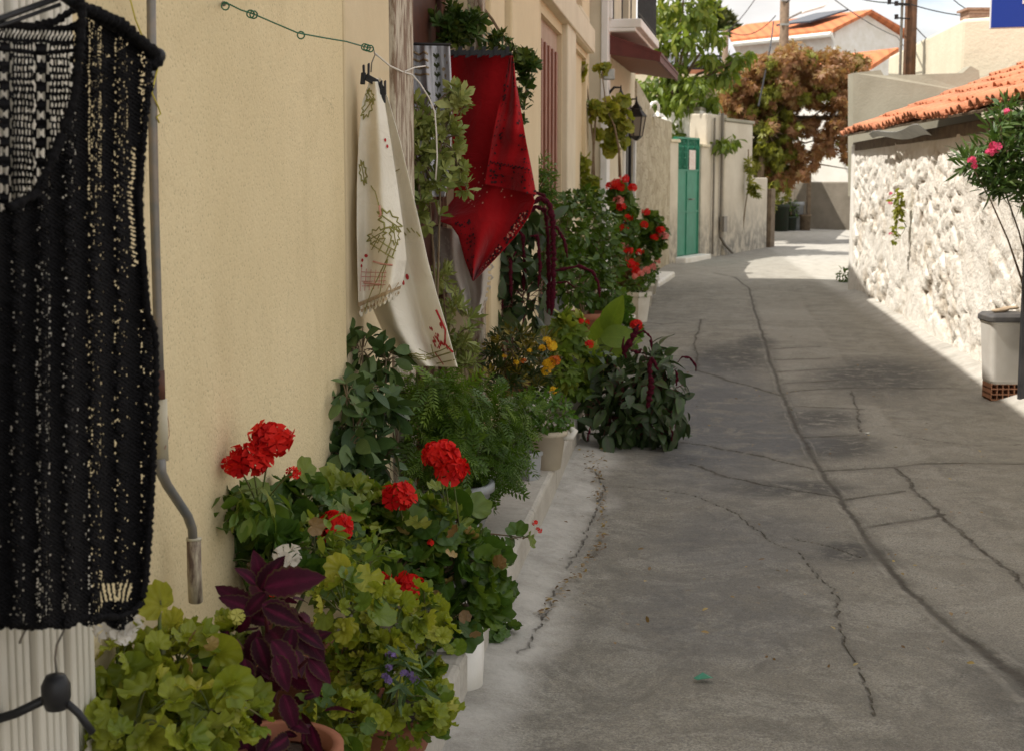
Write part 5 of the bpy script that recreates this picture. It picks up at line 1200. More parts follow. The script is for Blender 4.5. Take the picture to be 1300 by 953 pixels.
# 1 chartreuse geranium, bottom left
bl = [pblob(225, 832, 60, 46, 2.55), pblob(150, 840, 60, 46, 2.45), pblob(278, 815, 26, 34, 2.7), pblob(203, 752, 14, 24, 2.5), pblob(110, 860, 35, 30, 2.4), pblob(230, 905, 110, 50, 2.5), pblob(170, 915, 90, 50, 2.35), pblob(270, 900, 40, 50, 2.4)]
b = Z(P(200, 870, 2.52), 0); pt = potted('potted_geranium', 'lime green geranium with white blooms under the hem of the black vest', 'potted plant', b, GB)
pot(pt, b, .15, .42, m_terra)
_, pp = foliage('foliage', pt, l_ger_y, T_ger2, bl, 250, .054, 3, up=.55, out=.55, jit=.4, droop=.1, sv=.38, inner=.45)
foliage('foliage', pt, l_ger_m, T_ger, [pblob(250, 835, 40, 45, 2.62), pblob(120, 800, 40, 25, 2.6), pblob(180, 880, 90, 50, 2.6)], 45, .058, 5, up=.4, out=.6, jit=.4)
stems('stems', pt, m_stem, b + np.array([0, 0, .38]), bl, pp, .006, .0019, 2, .55)
for i, (x_, y_) in enumerate(((135, 796), (150, 793), (163, 790), (154, 803))): head(x_, y_, 2.2, .016, pt, f_wht, i, 6, ps=1.9)
head(300, 782, 2.45, .016, pt, flmat('chartreuse_bud', (.42, .40, .10), (.34, .34, .06)), 1, 7)
# 2 coleus
b = Z(P(345, 880, 2.75), 0); pt = potted('potted_coleus', 'dark purple coleus with magenta centred leaves among the geraniums', 'potted plant', b, GB)
pot(pt, b, .13, .36, m_terra)
rng = np.random.default_rng(4); tips = [(335, 715, 2.62, .30), (285, 748, 2.60, .1), (360, 780, 2.55, .1), (400, 808, 2.62, .1), (310, 835, 2.55, 0), (355, 845, 2.5, 0), (395, 850, 2.6, 0), (340, 890, 2.55, 0), (290, 880, 2.6, 0), (400, 900, 2.6, 0)]
PS, DS, NS, SS = [], [], [], []
def lf(px, py, Y, ex, ey, s, tilt=.5):      # explicit leaf: base pixel, tip pixel direction
    a = P(px, py, Y); bq = P(ex, ey, Y - .03); d = bq - a; PS.append(a); DS.append(d); NS.append(np.array([.15, -.75, .65]) + rng.normal(size=3) * .18); SS.append(np.linalg.norm(d) * s)
for q in [(335, 745, 2.62, 322, 692), (330, 748, 2.60, 362, 700), (335, 745, 2.58, 425, 725), (325, 742, 2.6, 300, 712), (338, 752, 2.6, 300, 790), (330, 745, 2.64, 345, 712), (322, 775, 2.62, 266, 735), (325, 778, 2.60, 272, 748),
          (333, 765, 2.55, 398, 800), (335, 770, 2.54, 392, 798), (370, 790, 2.6, 425, 850), (378, 800, 2.6, 422, 822), (372, 796, 2.58, 360, 850), (330, 800, 2.6, 305, 858), (325, 808, 2.56, 345, 868), (300, 812, 2.58, 282, 868),
          (345, 812, 2.54, 392, 868), (350, 830, 2.52, 372, 890), (392, 835, 2.6, 428, 872), (392, 838, 2.6, 412, 895), (310, 835, 2.55, 318, 895), (290, 800, 2.62, 268, 842), (300, 870, 2.6, 275, 920), (360, 880, 2.6, 380, 940), (330, 890, 2.6, 310, 950)]: lf(*q, .78)
V, F, U, a = leaves(T_col, np.array(PS), np.array(DS), np.array(NS), np.array(SS), rng.random(len(PS)), rng)
mesh_np('foliage', V, F, l_coleus, pt, uv=U, attrs={'var': a}, smooth=True)
bl = [pblob(335, 830, 55, 50, 2.68), pblob(345, 780, 40, 35, 2.68), pblob(340, 910, 80, 40, 2.65)]
foliage('foliage', pt, l_coleus, T_col, bl, 70, .062, 6, up=.3, out=.7, jit=.4, droop=.7)
m = MB()
for q in [(335, 745), (375, 795), (328, 800), (392, 835), (300, 812)]: m.tube(bez(P(345, 880, 2.7), P(*q, 2.61), 0, 5), [.006, .005, .005, .004, .004, .003], 6)
m.build('stems', m_stem_pu, pt, smooth=True)
# 3 dark geranium at the back with tall red heads
bl = [pblob(325, 660, 48, 45, 3.25), pblob(385, 640, 45, 45, 3.45), pblob(290, 650, 25, 40, 3.2), pblob(345, 715, 60, 50, 3.2), pblob(420, 660, 40, 45, 3.5)]
b = Z(P(345, 760, 3.3), 0); pt = potted('potted_geranium', 'dark leaved geranium with the two tallest red flower heads, against the yellow wall', 'potted plant', b, GB)
pot(pt, b, .14, .40, m_terra)
_, pp = foliage('foliage', pt, l_ger_d, T_ger, bl, 190, .062, 8, up=.5, out=.55, jit=.4, inner=.4)
foliage('foliage', pt, l_ger_m, T_sm, [pblob(305, 645, 34, 30, 3.1), pblob(330, 640, 30, 25, 3.1)], 60, .05, 18, up=.6, droop=.5)
stems('stems', pt, m_stem, b + np.array([0, 0, .35]), bl, pp, .007, .002, 3, .4)
for i, (x_, y_, r_) in enumerate(((345, 558, .046), (318, 583, .042), (300, 590, .030), (372, 600, .016))): head(x_, y_, 3.15 - .02 * i, r_, pt, f_red, i, None, P(330, 650, 3.2))
# 4 large green geranium mass in the middle
bl = [pblob(505, 665, 70, 40, 3.9), pblob(565, 655, 42, 40, 4.1), pblob(450, 650, 45, 45, 3.8), pblob(560, 720, 70, 50, 3.95), pblob(608, 722, 30, 46, 4.2), pblob(592, 770, 40, 38, 4.1), pblob(500, 730, 60, 40, 3.8), pblob(560, 800, 40, 40, 3.9), pblob(430, 720, 40, 40, 3.6)]
b = Z(P(545, 800, 4.05), .15); b[0] -= .05; pt = potted('potted_geranium', 'broad green geranium with loose red flower heads spreading over the pavement edge', 'potted plant', b, GB)
pot(pt, b, .16, .20, m_potw, square=False)
_, pp = foliage('foliage', pt, l_ger_d, T_ger, bl, 330, .072, 9, sv=.4, up=.5, out=.6, jit=.38, inner=.5, zmin=.2)
foliage('foliage', pt, l_ger_m, T_ger2, bl[:4] + bl[5:6], 150, .074, 19, sv=.4, up=.65, out=.6, jit=.35, inner=.8)
stems('stems', pt, m_stem_br, b + np.array([0, 0, .18]), bl, pp, .008, .0022, 4, .45)
for i, (x_, y_, r_, Y) in enumerate(((425, 668, .040, 3.4), (506, 630, .042, 3.75), (560, 578, .044, 3.8), (573, 597, .040, 3.78), (520, 745, .038, 3.6), (489, 733, .018, 3.6), (538, 750, .018, 3.6), (555, 575, .034, 3.8), (547, 688, .010, 3.8))): head(x_, y_, Y, r_, pt, f_red, i, None, P(x_ + 10, y_ + 70, Y + .12))
head(366, 706, 2.95, .022, pt, f_wht, 2, 9, ps=1.6); head(345, 749, 2.75, .012, pt, f_red, 1, 5); head(334, 748, 2.76, .01, pt, f_red, 2, 4)
head(485, 694, 3.8, .01, pt, f_pale, 3, 4)
# 5 chartreuse mass front centre + lavender
bl = [pblob(440, 770, 50, 55, 3.1), pblob(500, 790, 50, 45, 3.2), pblob(540, 820, 45, 45, 3.3), pblob(470, 840, 60, 40, 3.15), pblob(540, 780, 30, 40, 3.35), pblob(480, 900, 100, 50, 3.1), pblob(430, 920, 60, 50, 2.95)]
b = Z(P(490, 900, 3.25), 0.15); pt = potted('potted_geranium', 'yellow green geranium with small crinkled leaves right of the purple coleus', 'potted plant', b, GB)
pot(pt, b, .13, .10, m_terra)
_, pp = foliage('foliage', pt, l_ger_y, T_ger2, bl, 380, .046, 10, up=.55, out=.6, jit=.4, inner=.55)
foliage('foliage', pt, l_ger_m, T_ger, bl, 120, .05, 20, up=.4, out=.6, jit=.4, inner=.35)
stems('stems', pt, m_stem, b + np.array([0, 0, .2]), bl, pp, .006, .0018, 5, .3)
bl = [pblob(430, 730, 45, 40, 3.3), pblob(400, 690, 40, 35, 3.3), pblob(470, 700, 30, 30, 3.4)]
b = Z(P(430, 800, 3.35), .0); pt = potted('potted_mint', 'small leaved yellowish herb behind the coleus under the white bloom', 'potted plant', b, GB)
pot(pt, b, .11, .35, m_terra)
_, pp = foliage('foliage', pt, l_ivy, T_sm, bl, 330, .034, 11, up=.6, out=.5, jit=.5); stems('stems', pt, m_stem, b + np.array([0, 0, .3]), bl, pp, .004, .0012, 6, .2)
b = Z(P(510, 870, 3.1), .15); pt = potted('potted_lavender', 'small lavender flowered herb at the foot of the yellow green geranium', 'potted plant', b, GB)
bl = [pblob(510, 855, 30, 28, 3.0)]; foliage('foliage', pt, l_oval, T_lan, bl, 60, .04, 12)
stems('stems', pt, m_stem, b, bl, [], .004)
for i in range(9): rr = random.Random(i); head(495 + rr.uniform(-12, 35), 838 + rr.uniform(-12, 26), 2.95, .009, pt, f_pur, i, 6)
# low sprig trailing on the road and the tip geranium hanging over the pavement
b = G(630, 862, .02); pt = potted('geranium_sprig', 'small dark geranium sprig trailing onto the road at the bottom', 'plant', b)
bl = [(P(638, 838, 4.45), np.array([.05, .05, .035])), (P(620, 858, 4.4), np.array([.05, .05, .04]))]; foliage('foliage', pt, l_ger_d, T_ger, bl, 34, .042, 13, zmin=.05); stems('stems', pt, m_stem, b, bl, [], .003)
b = Z(P(640, 740, 4.7), .16); pt = potted('potted_geranium', 'straggly geranium stem reaching out over the pale pavement with one tiny red bloom', 'potted plant', b, GB)
pot(pt, b + np.array([-.18, .1, 0]), .09, .14, m_potg)
bl = [pblob(662, 682, 20, 10, 4.7), pblob(630, 700, 16, 18, 4.6), pblob(635, 748, 22, 26, 4.5), pblob(610, 690, 18, 20, 4.5), pblob(605, 810, 20, 22, 4.4)]
_, pp = foliage('foliage', pt, l_ger_d, T_ger, bl, 60, .058, 14, up=.4, out=.5, jit=.5, inner=.3); stems('stems', pt, m_stem_br, b + np.array([-.18, .1, .12]), bl, pp, .004, .0018, 8, .6)
head(680, 663, 4.7, .012, pt, f_red, 0, 5); head(684, 672, 4.7, .011, pt, f_red, 1, 4)
# 6 oval leaved climber on the wall corner
bl = [pblob(460, 440, 22, 28, 4.4, .05), pblob(440, 500, 18, 24, 4.1, .08), pblob(438, 575, 18, 34, 4.1, .08), pblob(490, 455, 22, 24, 4.45, .08), pblob(456, 495, 26, 28, 4.25, .08), pblob(480, 520, 30, 35, 4.4, .1), pblob(450, 550, 24, 36, 4.15, .1), pblob(480, 580, 34, 40, 4.35, .1), pblob(458, 615, 25, 28, 4.2, .1)]
b = Z(P(470, 700, 4.4), .15); pt = potted('potted_ficus', 'tall shrub with dark oval leaves standing at the corner of the yellow wall', 'potted plant', b, GB)
pot(pt, b, .12, .22, m_potg)
_, pp = foliage('foliage', pt, l_oval, T_oval, bl, 480, .064, 15, up=.35, out=.6, jit=.45, droop=.35, inner=.3); stems('stems', pt, m_stem_br, b + np.array([0, 0, .2]), bl, pp, .006, .0016, 9, .5)
# 7 marigold like feathery bush
bl = [pblob(560, 510, 48, 38, 5.1), pblob(600, 530, 50, 42, 5.3), pblob(645, 530, 35, 40, 5.5), pblob(560, 575, 48, 45, 5.05), pblob(615, 585, 45, 40, 5.3), pblob(530, 495, 28, 26, 5.0), pblob(648, 575, 22, 30, 5.5)]
b = Z(P(590, 640, 5.2), .15); b[0] -= .03; pt = potted('potted_marigold', 'bushy dark green plant with drooping feathery leaves beside the oval leaved shrub', 'potted plant', b, GB)
pot(pt, b, .13, .22, m_potg)
_, pp = foliage('foliage', pt, l_fern, T_pin, bl, 1350, .078, 16, up=.55, out=.75, jit=.35, droop=.35, inner=.45); stems('stems', pt, m_stem, b + np.array([0, 0, .2]), bl, pp, .006, .0015, 10, .25)
# 8 small round bush in beige pot with the handle
b = G(697, 592, .152); b = Z(P(695, 592, 6.5), .152); pt = potted('potted_basil', 'small round leafed bush in a beige pot with a lipped rim on the pavement', 'potted plant', b, GB)
pot(pt, b, .085, .185, m_potb, rim=.12, taper=.72)
m = MB().tube([b + np.array([.07, -.03, .15]), b + np.array([.11, -.02, .155]), b + np.array([.125, -.01, .175]), b + np.array([.09, .02, .20])], [.012, .018, .018, .010], 10); m.build('handle', m_potw, pt, smooth=True)
bl = [(b + np.array([-.01, -.01, .26]), np.array([.13, .12, .11])), (b + np.array([-.10, -.03, .28]), np.array([.09, .1, .09]))]
_, pp = foliage('foliage', pt, l_basil, T_sm, bl, 700, .030, 17, up=.5, out=.8, inner=.6); stems('stems', pt, m_stem, b + np.array([0, 0, .17]), bl, pp, .004, .001, 11, .1)
b = Z(P(672, 600, 6.25), .152); pt = potted('plant_pot', 'empty squarish grey pot wedged between feathery bush and beige pot', 'pot', b); pot(pt, b, .055, .13, m_potg, square=True, taper=.85)
# 9 variegated croton with yellow blooms
bl = [pblob(650, 445, 38, 30, 7.0), pblob(680, 455, 25, 38, 7.2), pblob(635, 480, 30, 22, 6.9), pblob(675, 490, 30, 25, 7.1)]
b = Z(P(668, 560, 7.15), .152); pt = potted('potted_croton', 'dark bush with yellow streaked leaves and yellow blooms below the burgundy tassels', 'potted plant', b, GB)
pot(pt, b, .12, .22, m_potw)
_, pp = foliage('foliage', pt, l_croton, T_star, bl, 200, .085, 21, up=.5, out=.8); stems('stems', pt, m_stem_br, b + np.array([0, 0, .2]), bl, pp, .006, .0015, 12, .2)
for i, (x_, y_, r_) in enumerate(((702, 440, .03), (694, 432, .022), (698, 462, .03), (704, 458, .026), (693, 471, .022), (688, 442, .018), (703, 495, .022), (665, 458, .014), (655, 460, .014), (640, 452, .010), (672, 445, .012))): head(x_, y_, 6.85, r_, pt, f_yel if i % 4 != 3 else f_org, i, 9)
b = Z(P(722, 575, 8.1), .152); pt = potted('plant_pot', 'tall pale plastic pot half hidden behind the beige pot', 'pot', b); pot(pt, b, .12, .36, m_potw)
# 10 pale ivy geranium with red flowers
bl = [pblob(722, 420, 24, 22, 7.9), pblob(735, 455, 26, 30, 8.0), pblob(715, 470, 20, 28, 7.8), pblob(735, 490, 18, 14, 7.9)]
b = Z(P(735, 560, 8.2), .152); pt = potted('potted_ivy_geranium', 'light green ivy leaved geranium with two small red flowers beside the yellow blooms', 'potted plant', b, GB); pot(pt, b, .12, .25, m_potb)
_, pp = foliage('foliage', pt, l_ivy, T_ivy, bl, 260, .062, 22, up=.5, out=.8, jit=.3); stems('stems', pt, m_stem, b + np.array([0, 0, .2]), bl, pp, .006, .0015, 13, .2)
for i, (x_, y_, r_) in enumerate(((739, 408, .018), (748, 437, .026), (746, 409, .012))): head(x_, y_, 7.6, r_, pt, f_red, i, 8)
# 11 canna, big leaf
b = Z(P(770, 520, 8.9), .152); pt = potted('potted_canna', 'canna with one huge bright green leaf rising beside the street', 'potted plant', b, GB); pot(pt, b, .13, .25, m_potw)
PS, DS, NS, SS = [], [], [], []
def lf2(px, py, ex, ey, Y, nr, s=1.0): a = P(px, py, Y); d = P(ex, ey, Y - .05) - a; PS.append(a); DS.append(d); NS.append(np.array(nr, float)); SS.append(np.linalg.norm(d) * s)
lf2(772, 425, 785, 376, 8.7, (-.5, -.9, .2)); lf2(762, 428, 794, 428, 8.6, (.0, -.9, .5), 1.6); lf2(770, 420, 775, 478, 8.65, (.5, -.9, .1), 1.1); lf2(755, 470, 740, 430, 8.8, (-.3, -.8, .5)); lf2(765, 480, 748, 500, 8.7, (-.2, -.7, .7), 1.5); lf2(760, 455, 770, 390, 8.75, (-.7, -.7, .2))
V, F, U, a = leaves(strip_leaf(12, .62, .42, .16, .25, 0, .006), np.array(PS), np.array(DS), np.array(NS), np.array(SS), np.array([.8, .9, .5, .3, .2, .6]), rng); mesh_np('foliage', V, F, l_canna, pt, uv=U, attrs={'var': a}, smooth=True)
m = MB()
for q in ((772, 425), (762, 430), (757, 470)): m.tube(bez(b + np.array([0, 0, .2]), P(*q, 8.75), 0, 5), .011, 7)
m.build('stems', m_stem, pt, smooth=True)
# 12 amaranths: burgundy tassels
t = NT('amaranth_tassel', .85, .1); t.color(t.mix(t.range(t.noise(90, 3), .35, .65), (.085, .007, .018), (.036, .004, .010))); t.bump(t.noise(160, 3), 1, .006); m_tas = t.m
def tassel(parent, pts, r, seed=0):
    rg = random.Random(seed); pp = []
    for a, b_ in zip(pts[:-1], pts[1:]):
        n = max(2, int(np.linalg.norm(b_ - a) / .010))
        for i in range(n): pp.append(a * (1 - i / n) + b_ * i / n)
    n = len(pp); R = [r * min(1, (i + 2) / 6, (n - i + 1) / 6) * rg.uniform(.55, 1.35) for i in range(n)]; pp = [q + np.array([rg.uniform(-1, 1), rg.uniform(-1, 1), 0]) * r * .25 for q in pp]
    return MB().tube(pp, R, 7).build('flower_tassel', m_tas, parent, smooth=True)
b = Z(P(655, 560, 7.9), .152); b[0] -= .02; pt = potted('potted_amaranth', 'tall amaranth with long burgundy tassels hanging beside the red cloth', 'potted plant', b, GB); pot(pt, b, .14, .26, m_terra)
bl = [pblob(640, 330, 28, 30, 7.9), pblob(665, 370, 35, 35, 8.0), pblob(630, 390, 25, 30, 7.8), pblob(655, 290, 30, 25, 8.0), pblob(690, 300, 20, 40, 8.1)]
_, pp = foliage('foliage', pt, l_amar, T_am, bl, 230, .115, 23, up=.35, out=.7, droop=.8, jit=.4, inner=.3); stems('stems', pt, m_stem_pu, b + np.array([0, 0, .2]), bl, pp, .009, .002, 14, .5)
tp = lambda l, Y: [P(x_, y_, Y) for x_, y_ in l]
for i, (l, r_) in enumerate([([(672, 262), (686, 252), (697, 258), (702, 280), (703, 330), (702, 380), (699, 403)], .0145), ([(660, 285), (680, 262), (692, 268), (696, 300), (697, 360), (695, 400)], .012), ([(640, 300), (655, 288), (664, 300), (666, 340), (664, 372)], .010),
                             ([(690, 290), (706, 288), (716, 305), (721, 330)], .009), ([(700, 345), (735, 338), (752, 345), (760, 360), (762, 380)], .009), ([(650, 300), (640, 310), (636, 350), (636, 405)], .011), ([(655, 320), (648, 330), (649, 380)], .010), ([(700, 360), (720, 358), (733, 368)], .007), ([(665, 262), (680, 245), (690, 248), (698, 262)], .010), ([(672, 300), (683, 300), (686, 340), (683, 368)], .010)]): tassel(pt, tp(l, 7.75 + .05 * (i % 3)), r_, i)
b = Z(P(798, 572, 7.9), 0.0); pt = thing('amaranth_plant', 'bushy amaranth with drooping burgundy tassels growing out of the road edge', 'plant', b)
bl = [pblob(795, 500, 50, 45, 7.85), pblob(835, 490, 35, 45, 7.9), pblob(770, 530, 35, 38, 7.8), pblob(820, 540, 42, 32, 7.8), pblob(825, 455, 30, 22, 8.0), pblob(765, 470, 28, 35, 8.0), pblob(855, 520, 20, 30, 7.9)]
_, pp = foliage('foliage', pt, l_amar, T_am, bl, 640, .10, 24, up=.5, out=.75, droop=.6, jit=.35, inner=.45, zmin=.06)
stems('stems', pt, m_stem_pu, b, bl, pp, .009, .002, 15, .3)
for i, (l, r_) in enumerate([([(790, 450), (800, 435), (812, 410)], .016), ([(800, 440), (806, 425), (817, 420), (826, 428), (828, 448)], .007), ([(800, 445), (812, 448), (815, 440)], .012), ([(795, 455), (790, 440), (793, 425)], .009), ([(835, 470), (828, 455), (824, 465), (827, 490), (823, 515)], .012), ([(828, 480), (825, 500), (822, 520)], .018),
                             ([(860, 460), (866, 453), (876, 454), (883, 464), (884, 474)], .006), ([(858, 470), (860, 480), (858, 492)], .010), ([(856, 492), (864, 490), (870, 486)], .004), ([(856, 495), (864, 497)], .004), ([(850, 540), (854, 550), (852, 562)], .006), ([(750, 540), (746, 555), (745, 562)], .008)]): tassel(pt, tp(l, 7.5), r_, i + 20)
# 13 tall small leaved bush beside the cream wall
bl = [pblob(718, 290, 28, 45, 10.3), pblob(745, 300, 38, 60, 10.8), pblob(725, 350, 35, 40, 10.2), pblob(765, 320, 25, 50, 11.2), pblob(755, 370, 30, 35, 10.8), pblob(740, 255, 28, 15, 10.9), pblob(705, 330, 20, 40, 10.0)]
b = Z(P(740, 470, 10.6), .152); pt = potted('potted_bush', 'tall dense small leaved green bush in front of the brown shutter door', 'potted plant', b, GB); pot(pt, b, .17, .34, m_terra)
_, pp = foliage('foliage', pt, l_bush, T_sm, bl, 2600, .060, 25, up=.5, out=.7, inner=.5); stems('stems', pt, m_stem_br, b + np.array([0, 0, .3]), bl, pp, .011, .002, 16, .04)
bl = [pblob(782, 395, 22, 30, 11.5), pblob(795, 420, 20, 24, 11.4), pblob(760, 400, 20, 20, 11.2)]
b = Z(P(785, 455, 11.8), .152); pt = potted('potted_geranium', 'bright green geranium with a red bloom behind the canna leaf', 'potted plant', b, GB); pot(pt, b, .13, .2, m_potw)
_, pp = foliage('foliage', pt, l_basil, T_ger, bl, 260, .075, 26); stems('stems', pt, m_stem, b + np.array([0, 0, .2]), bl, pp, .006, .0015, 17, .1); head(808, 413, 11.0, .05, pt, f_red, 1, 14)
# asparagus fern on the shutter
bl = [pblob(690, 222, 14, 28, 10.0), pblob(694, 250, 14, 20, 10.0)]; b = Z(P(698, 300, 10.2), .152); pt = potted('potted_fern', 'wispy fern in front of the lower part of the brown shutter', 'potted plant', b, GB); pot(pt, b, .1, .5, m_potg)
_, pp = foliage('foliage', pt, l_fern, T_lan, bl, 500, .06, 27, up=.2, out=.9, inner=.1); stems('stems', pt, m_stem, b + np.array([0, 0, .45]), bl, pp, .004, .001, 18, .05)
# 14 far geraniums at the balcony house
for (blp, Y, px, base_py, lab, sd, fl) in [
    ([(795, 285, 16, 45), (790, 340, 14, 30), (785, 250, 12, 18)], 14.8, 792, 400, 'tall geranium with scattered red blooms left of the dark doorway', 30, [(795, 228), (803, 238), (787, 238), (785, 255), (788, 263), (797, 277), (792, 290), (790, 312), (797, 318), (776, 236), (782, 232)]),
    ([(826, 290, 20, 20), (820, 318, 18, 22), (838, 300, 10, 15), (812, 345, 14, 16)], 17.0, 822, 365, 'round geranium with red and pink blooms in front of the stone wall', 33, [(822, 270), (818, 285), (831, 301), (843, 300), (838, 292), (812, 320)]),
    ([(797, 350, 14, 22), (800, 372, 12, 16)], 14.2, 800, 395, 'reddish trailing plant in a white pot beside the kerb', 36, [(802, 335), (808, 345), (805, 338)])]:
    b = Z(P(px, base_py, Y), .10); pt = potted('potted_geranium', lab, 'potted plant', b, 'potted plants at the balcony house'); bl = [pblob(a_, b_, c_, d_, Y) for a_, b_, c_, d_ in blp]
    _, pp = foliage('foliage', pt, l_bush if sd != 36 else leafmat('reddish_leaf', (.07, .06, .02), (.13, .09, .03), (.22, .10, .05)), T_ger if sd != 36 else T_sm, bl, 520, .075, sd); stems('stems', pt, m_stem, b + np.array([0, 0, .1]), bl, pp, .008, .002, sd, .04)
    for i, (x_, y_) in enumerate(fl): head(x_, y_, Y - .15, .045 if i % 3 else .055, pt, f_red if (i % 4 != 3) else f_pale, i, 10)
    pot(pt, b, .13, .20, m_potw)
for (px, py, Y, r_, h_, lab) in [(815, 398, 13.9, .13, .30, 'white square pot nearest the kerb below the reddish plant'), (823, 385, 15.6, .11, .26, 'white pot behind the square white pot'), (829, 370, 17.5, .12, .22, 'farthest white pot by the kerb in front of the rubble wall')]:
    b = Z(P(px - 6, py, Y), .08); pt = potted('plant_pot', lab, 'pot', b); pot(pt, b, r_, h_, m_potw, square=px == 815)
    bl = [(b + np.array([0, 0, h_ + .05]), np.array([.12, .12, .09]))]; foliage('foliage', pt, l_bush, T_sm, bl, 160, .05, px)
    for i in range(3): head(px - 8 + 7 * i, py - h_ * 1800 / Y - 8 - 4 * i, Y - .1, .035, pt, f_pale, i, 8)
# 15 pale succulent hanging left and the dark jade above the cloths
bl = [pblob(535, 150, 24, 22, 5.75), pblob(525, 190, 22, 30, 5.7), pblob(560, 175, 30, 28, 5.75), pblob(545, 220, 32, 25, 5.7), pblob(580, 130, 18, 20, 5.8), pblob(575, 210, 22, 20, 5.8), pblob(535, 262, 26, 26, 5.7), pblob(585, 235, 14, 10, 5.8), pblob(540, 280, 16, 10, 5.75)]
b = P(548, 330, 5.75); b = Z(b, .16); pt = potted('potted_succulent', 'tall pale green succulent bush between the cream cloth and red cloth', 'potted plant', b, GB); pot(pt, b, .16, .30, m_terra)
_, pp = foliage('foliage', pt, l_succ, T_ros, bl[:8], 190, .085, 40, up=.45, out=.8, jit=.3, inner=.35); stems('stems', pt, m_stem_br, b + np.array([0, 0, .25]), bl[:3], pp, .008, .0025, 20, .35)
bl = [pblob(570, 380, 16, 28, 6.3), pblob(562, 350, 12, 16, 6.2), pblob(582, 420, 20, 30, 6.3), pblob(590, 450, 18, 20, 6.3)]
b = Z(P(585, 520, 6.3), .16); pt = potted('potted_succulent', 'low pale succulent sprays between the long cream cloth and the beige lace cloth', 'potted plant', b, GB); pot(pt, b, .12, .26, m_terra)
_, pp = foliage('foliage', pt, l_succ, T_star, bl, 75, .085, 41, up=.5, out=.7); stems('stems', pt, m_stem_br, b + np.array([0, 0, .22]), bl, pp, .006, .002, 21, .5)
bl = [pblob(570, 25, 20, 16, 6.9), pblob(590, 35, 20, 16, 6.9), pblob(603, 25, 12, 10, 6.9), pblob(572, 52, 12, 12, 6.9), pblob(632, 55, 14, 12, 7.0), pblob(656, 75, 14, 16, 7.0), pblob(670, 95, 14, 10, 7.0), pblob(662, 120, 12, 14, 7.0), pblob(672, 80, 10, 8, 7.0), pblob(665, 145, 6, 12, 7.0), pblob(615, 60, 8, 6, 7.0)]
b = P(640, 70, 7.3); aJ, zJ = FA.hit(605, -25, .12); b = FA.pt(aJ, .12, zJ)
pt = potted('hanging_jade_plant', 'dark jade plant arching over the top of the red cloth', 'hanging plant', b); pot(pt, b - np.array([0, 0, .05]), .09, .14, m_terra)
_, pp = foliage('foliage', pt, l_jade, T_ros, bl, 190, .085, 42, up=.5, out=.7, jit=.35, inner=.25)
m = MB(); 
for l in ([(603, 0), (590, 15), (572, 25), (570, 50)], [(605, 0), (625, 25), (640, 50), (660, 72), (672, 95), (664, 140)]): m.tube([P(x_, y_, 7.25) for x_, y_ in l], .008, 6)
m.build('stems', m_stem_br, pt, smooth=True)
# wall vine between the two houses
q = FA.hit(755, 330, .05); b = FB.pt(.2, .15, .12); pt = thing('wall_vine', 'thin yellow green vine climbing the cream wall beside the lanterns', 'vine', b)
bl = [pblob(764, 88, 8, 6, 15), pblob(741, 92, 3, 10, 14.5), pblob(754, 140, 10, 14, 14.7), pblob(770, 140, 12, 14, 14.8), pblob(786, 160, 14, 26, 15), pblob(775, 185, 12, 8, 15), pblob(785, 130, 10, 10, 15), pblob(742, 210, 6, 14, 14.4), pblob(738, 196, 4, 5, 14.4), pblob(752, 235, 8, 12, 14.4), pblob(760, 170, 5, 5, 14.8)]
_, pp = foliage('foliage', pt, l_vine, T_ger, bl, 330, .10, 43, up=.35, out=.7, droop=.6, inner=.1)
m = MB()
for l in ([(757, 330), (755, 240), (753, 180), (744, 100), (741, 85)], [(787, 225), (786, 190), (780, 160), (770, 140), (764, 90)], [(757, 300), (752, 220), (756, 150), (754, 130)]): m.tube([P(x_, y_, 14.75) for x_, y_ in l], [.018, .014, .011, .008, .006][:len(l)], 6)
m.build('stems', m_stem_br, pt, smooth=True)
# lanterns
t = NT('lantern_glass', .25, .5); t.color((.20, .17, .13)); m_lg = t.m
def lantern(px, py, ax, ay, Y, lab, s=1.0):
    c = P(px, py, Y); L_ = thing('wall_lantern', lab, 'wall lantern', c - np.array([0, 0, .2 * s]), 'black wall lanterns beside the dark doorway')
    MB().lathe(c, [(.05 * s, -.20 * s), (.075 * s, -.19 * s), (.115 * s, .05 * s)], 6, close=False).build('glass', m_lg, L_)
    m = MB().lathe(c, [(.125 * s, .05 * s), (.135 * s, .065 * s), (.07 * s, .14 * s), (.075 * s, .16 * s), (.03 * s, .21 * s), (.012 * s, .25 * s), (.006 * s, .31 * s)], 6); m.lathe(c, [(.012 * s, -.25 * s), (.055 * s, -.22 * s), (.08 * s, -.19 * s)], 6)
    for k in range(6): an = 2 * PI * k / 6; e = np.array([math.cos(an), math.sin(an), 0]); m.tube([c + e * .077 * s + np.array([0, 0, -.19 * s]), c + e * .117 * s + np.array([0, 0, .05 * s])], .007 * s, 4)
    m.build('frame', m_black_iron, L_)
    w = P(ax, ay, Y + .1); tp_ = c + np.array([0, 0, .25 * s]); m = MB().tube([w, w * .5 + tp_ * .5 + np.array([0, 0, .06]), tp_ + np.array([0, 0, .03]), tp_ - np.array([0, 0, .04])], [.018, .014, .012, .012], 7); m.box(w, (.02, 0, 0), (0, .05, 0), (0, 0, .08)); m.build('bracket', m_black_iron, L_)
lantern(788, 142, 771, 121, 16.2, 'black wall lantern half wrapped in vine leaves, nearer of the pair', .95); lantern(808, 154, 795, 136, 18.3, 'black wall lantern above the dark doorway, farther of the pair', 1.0)
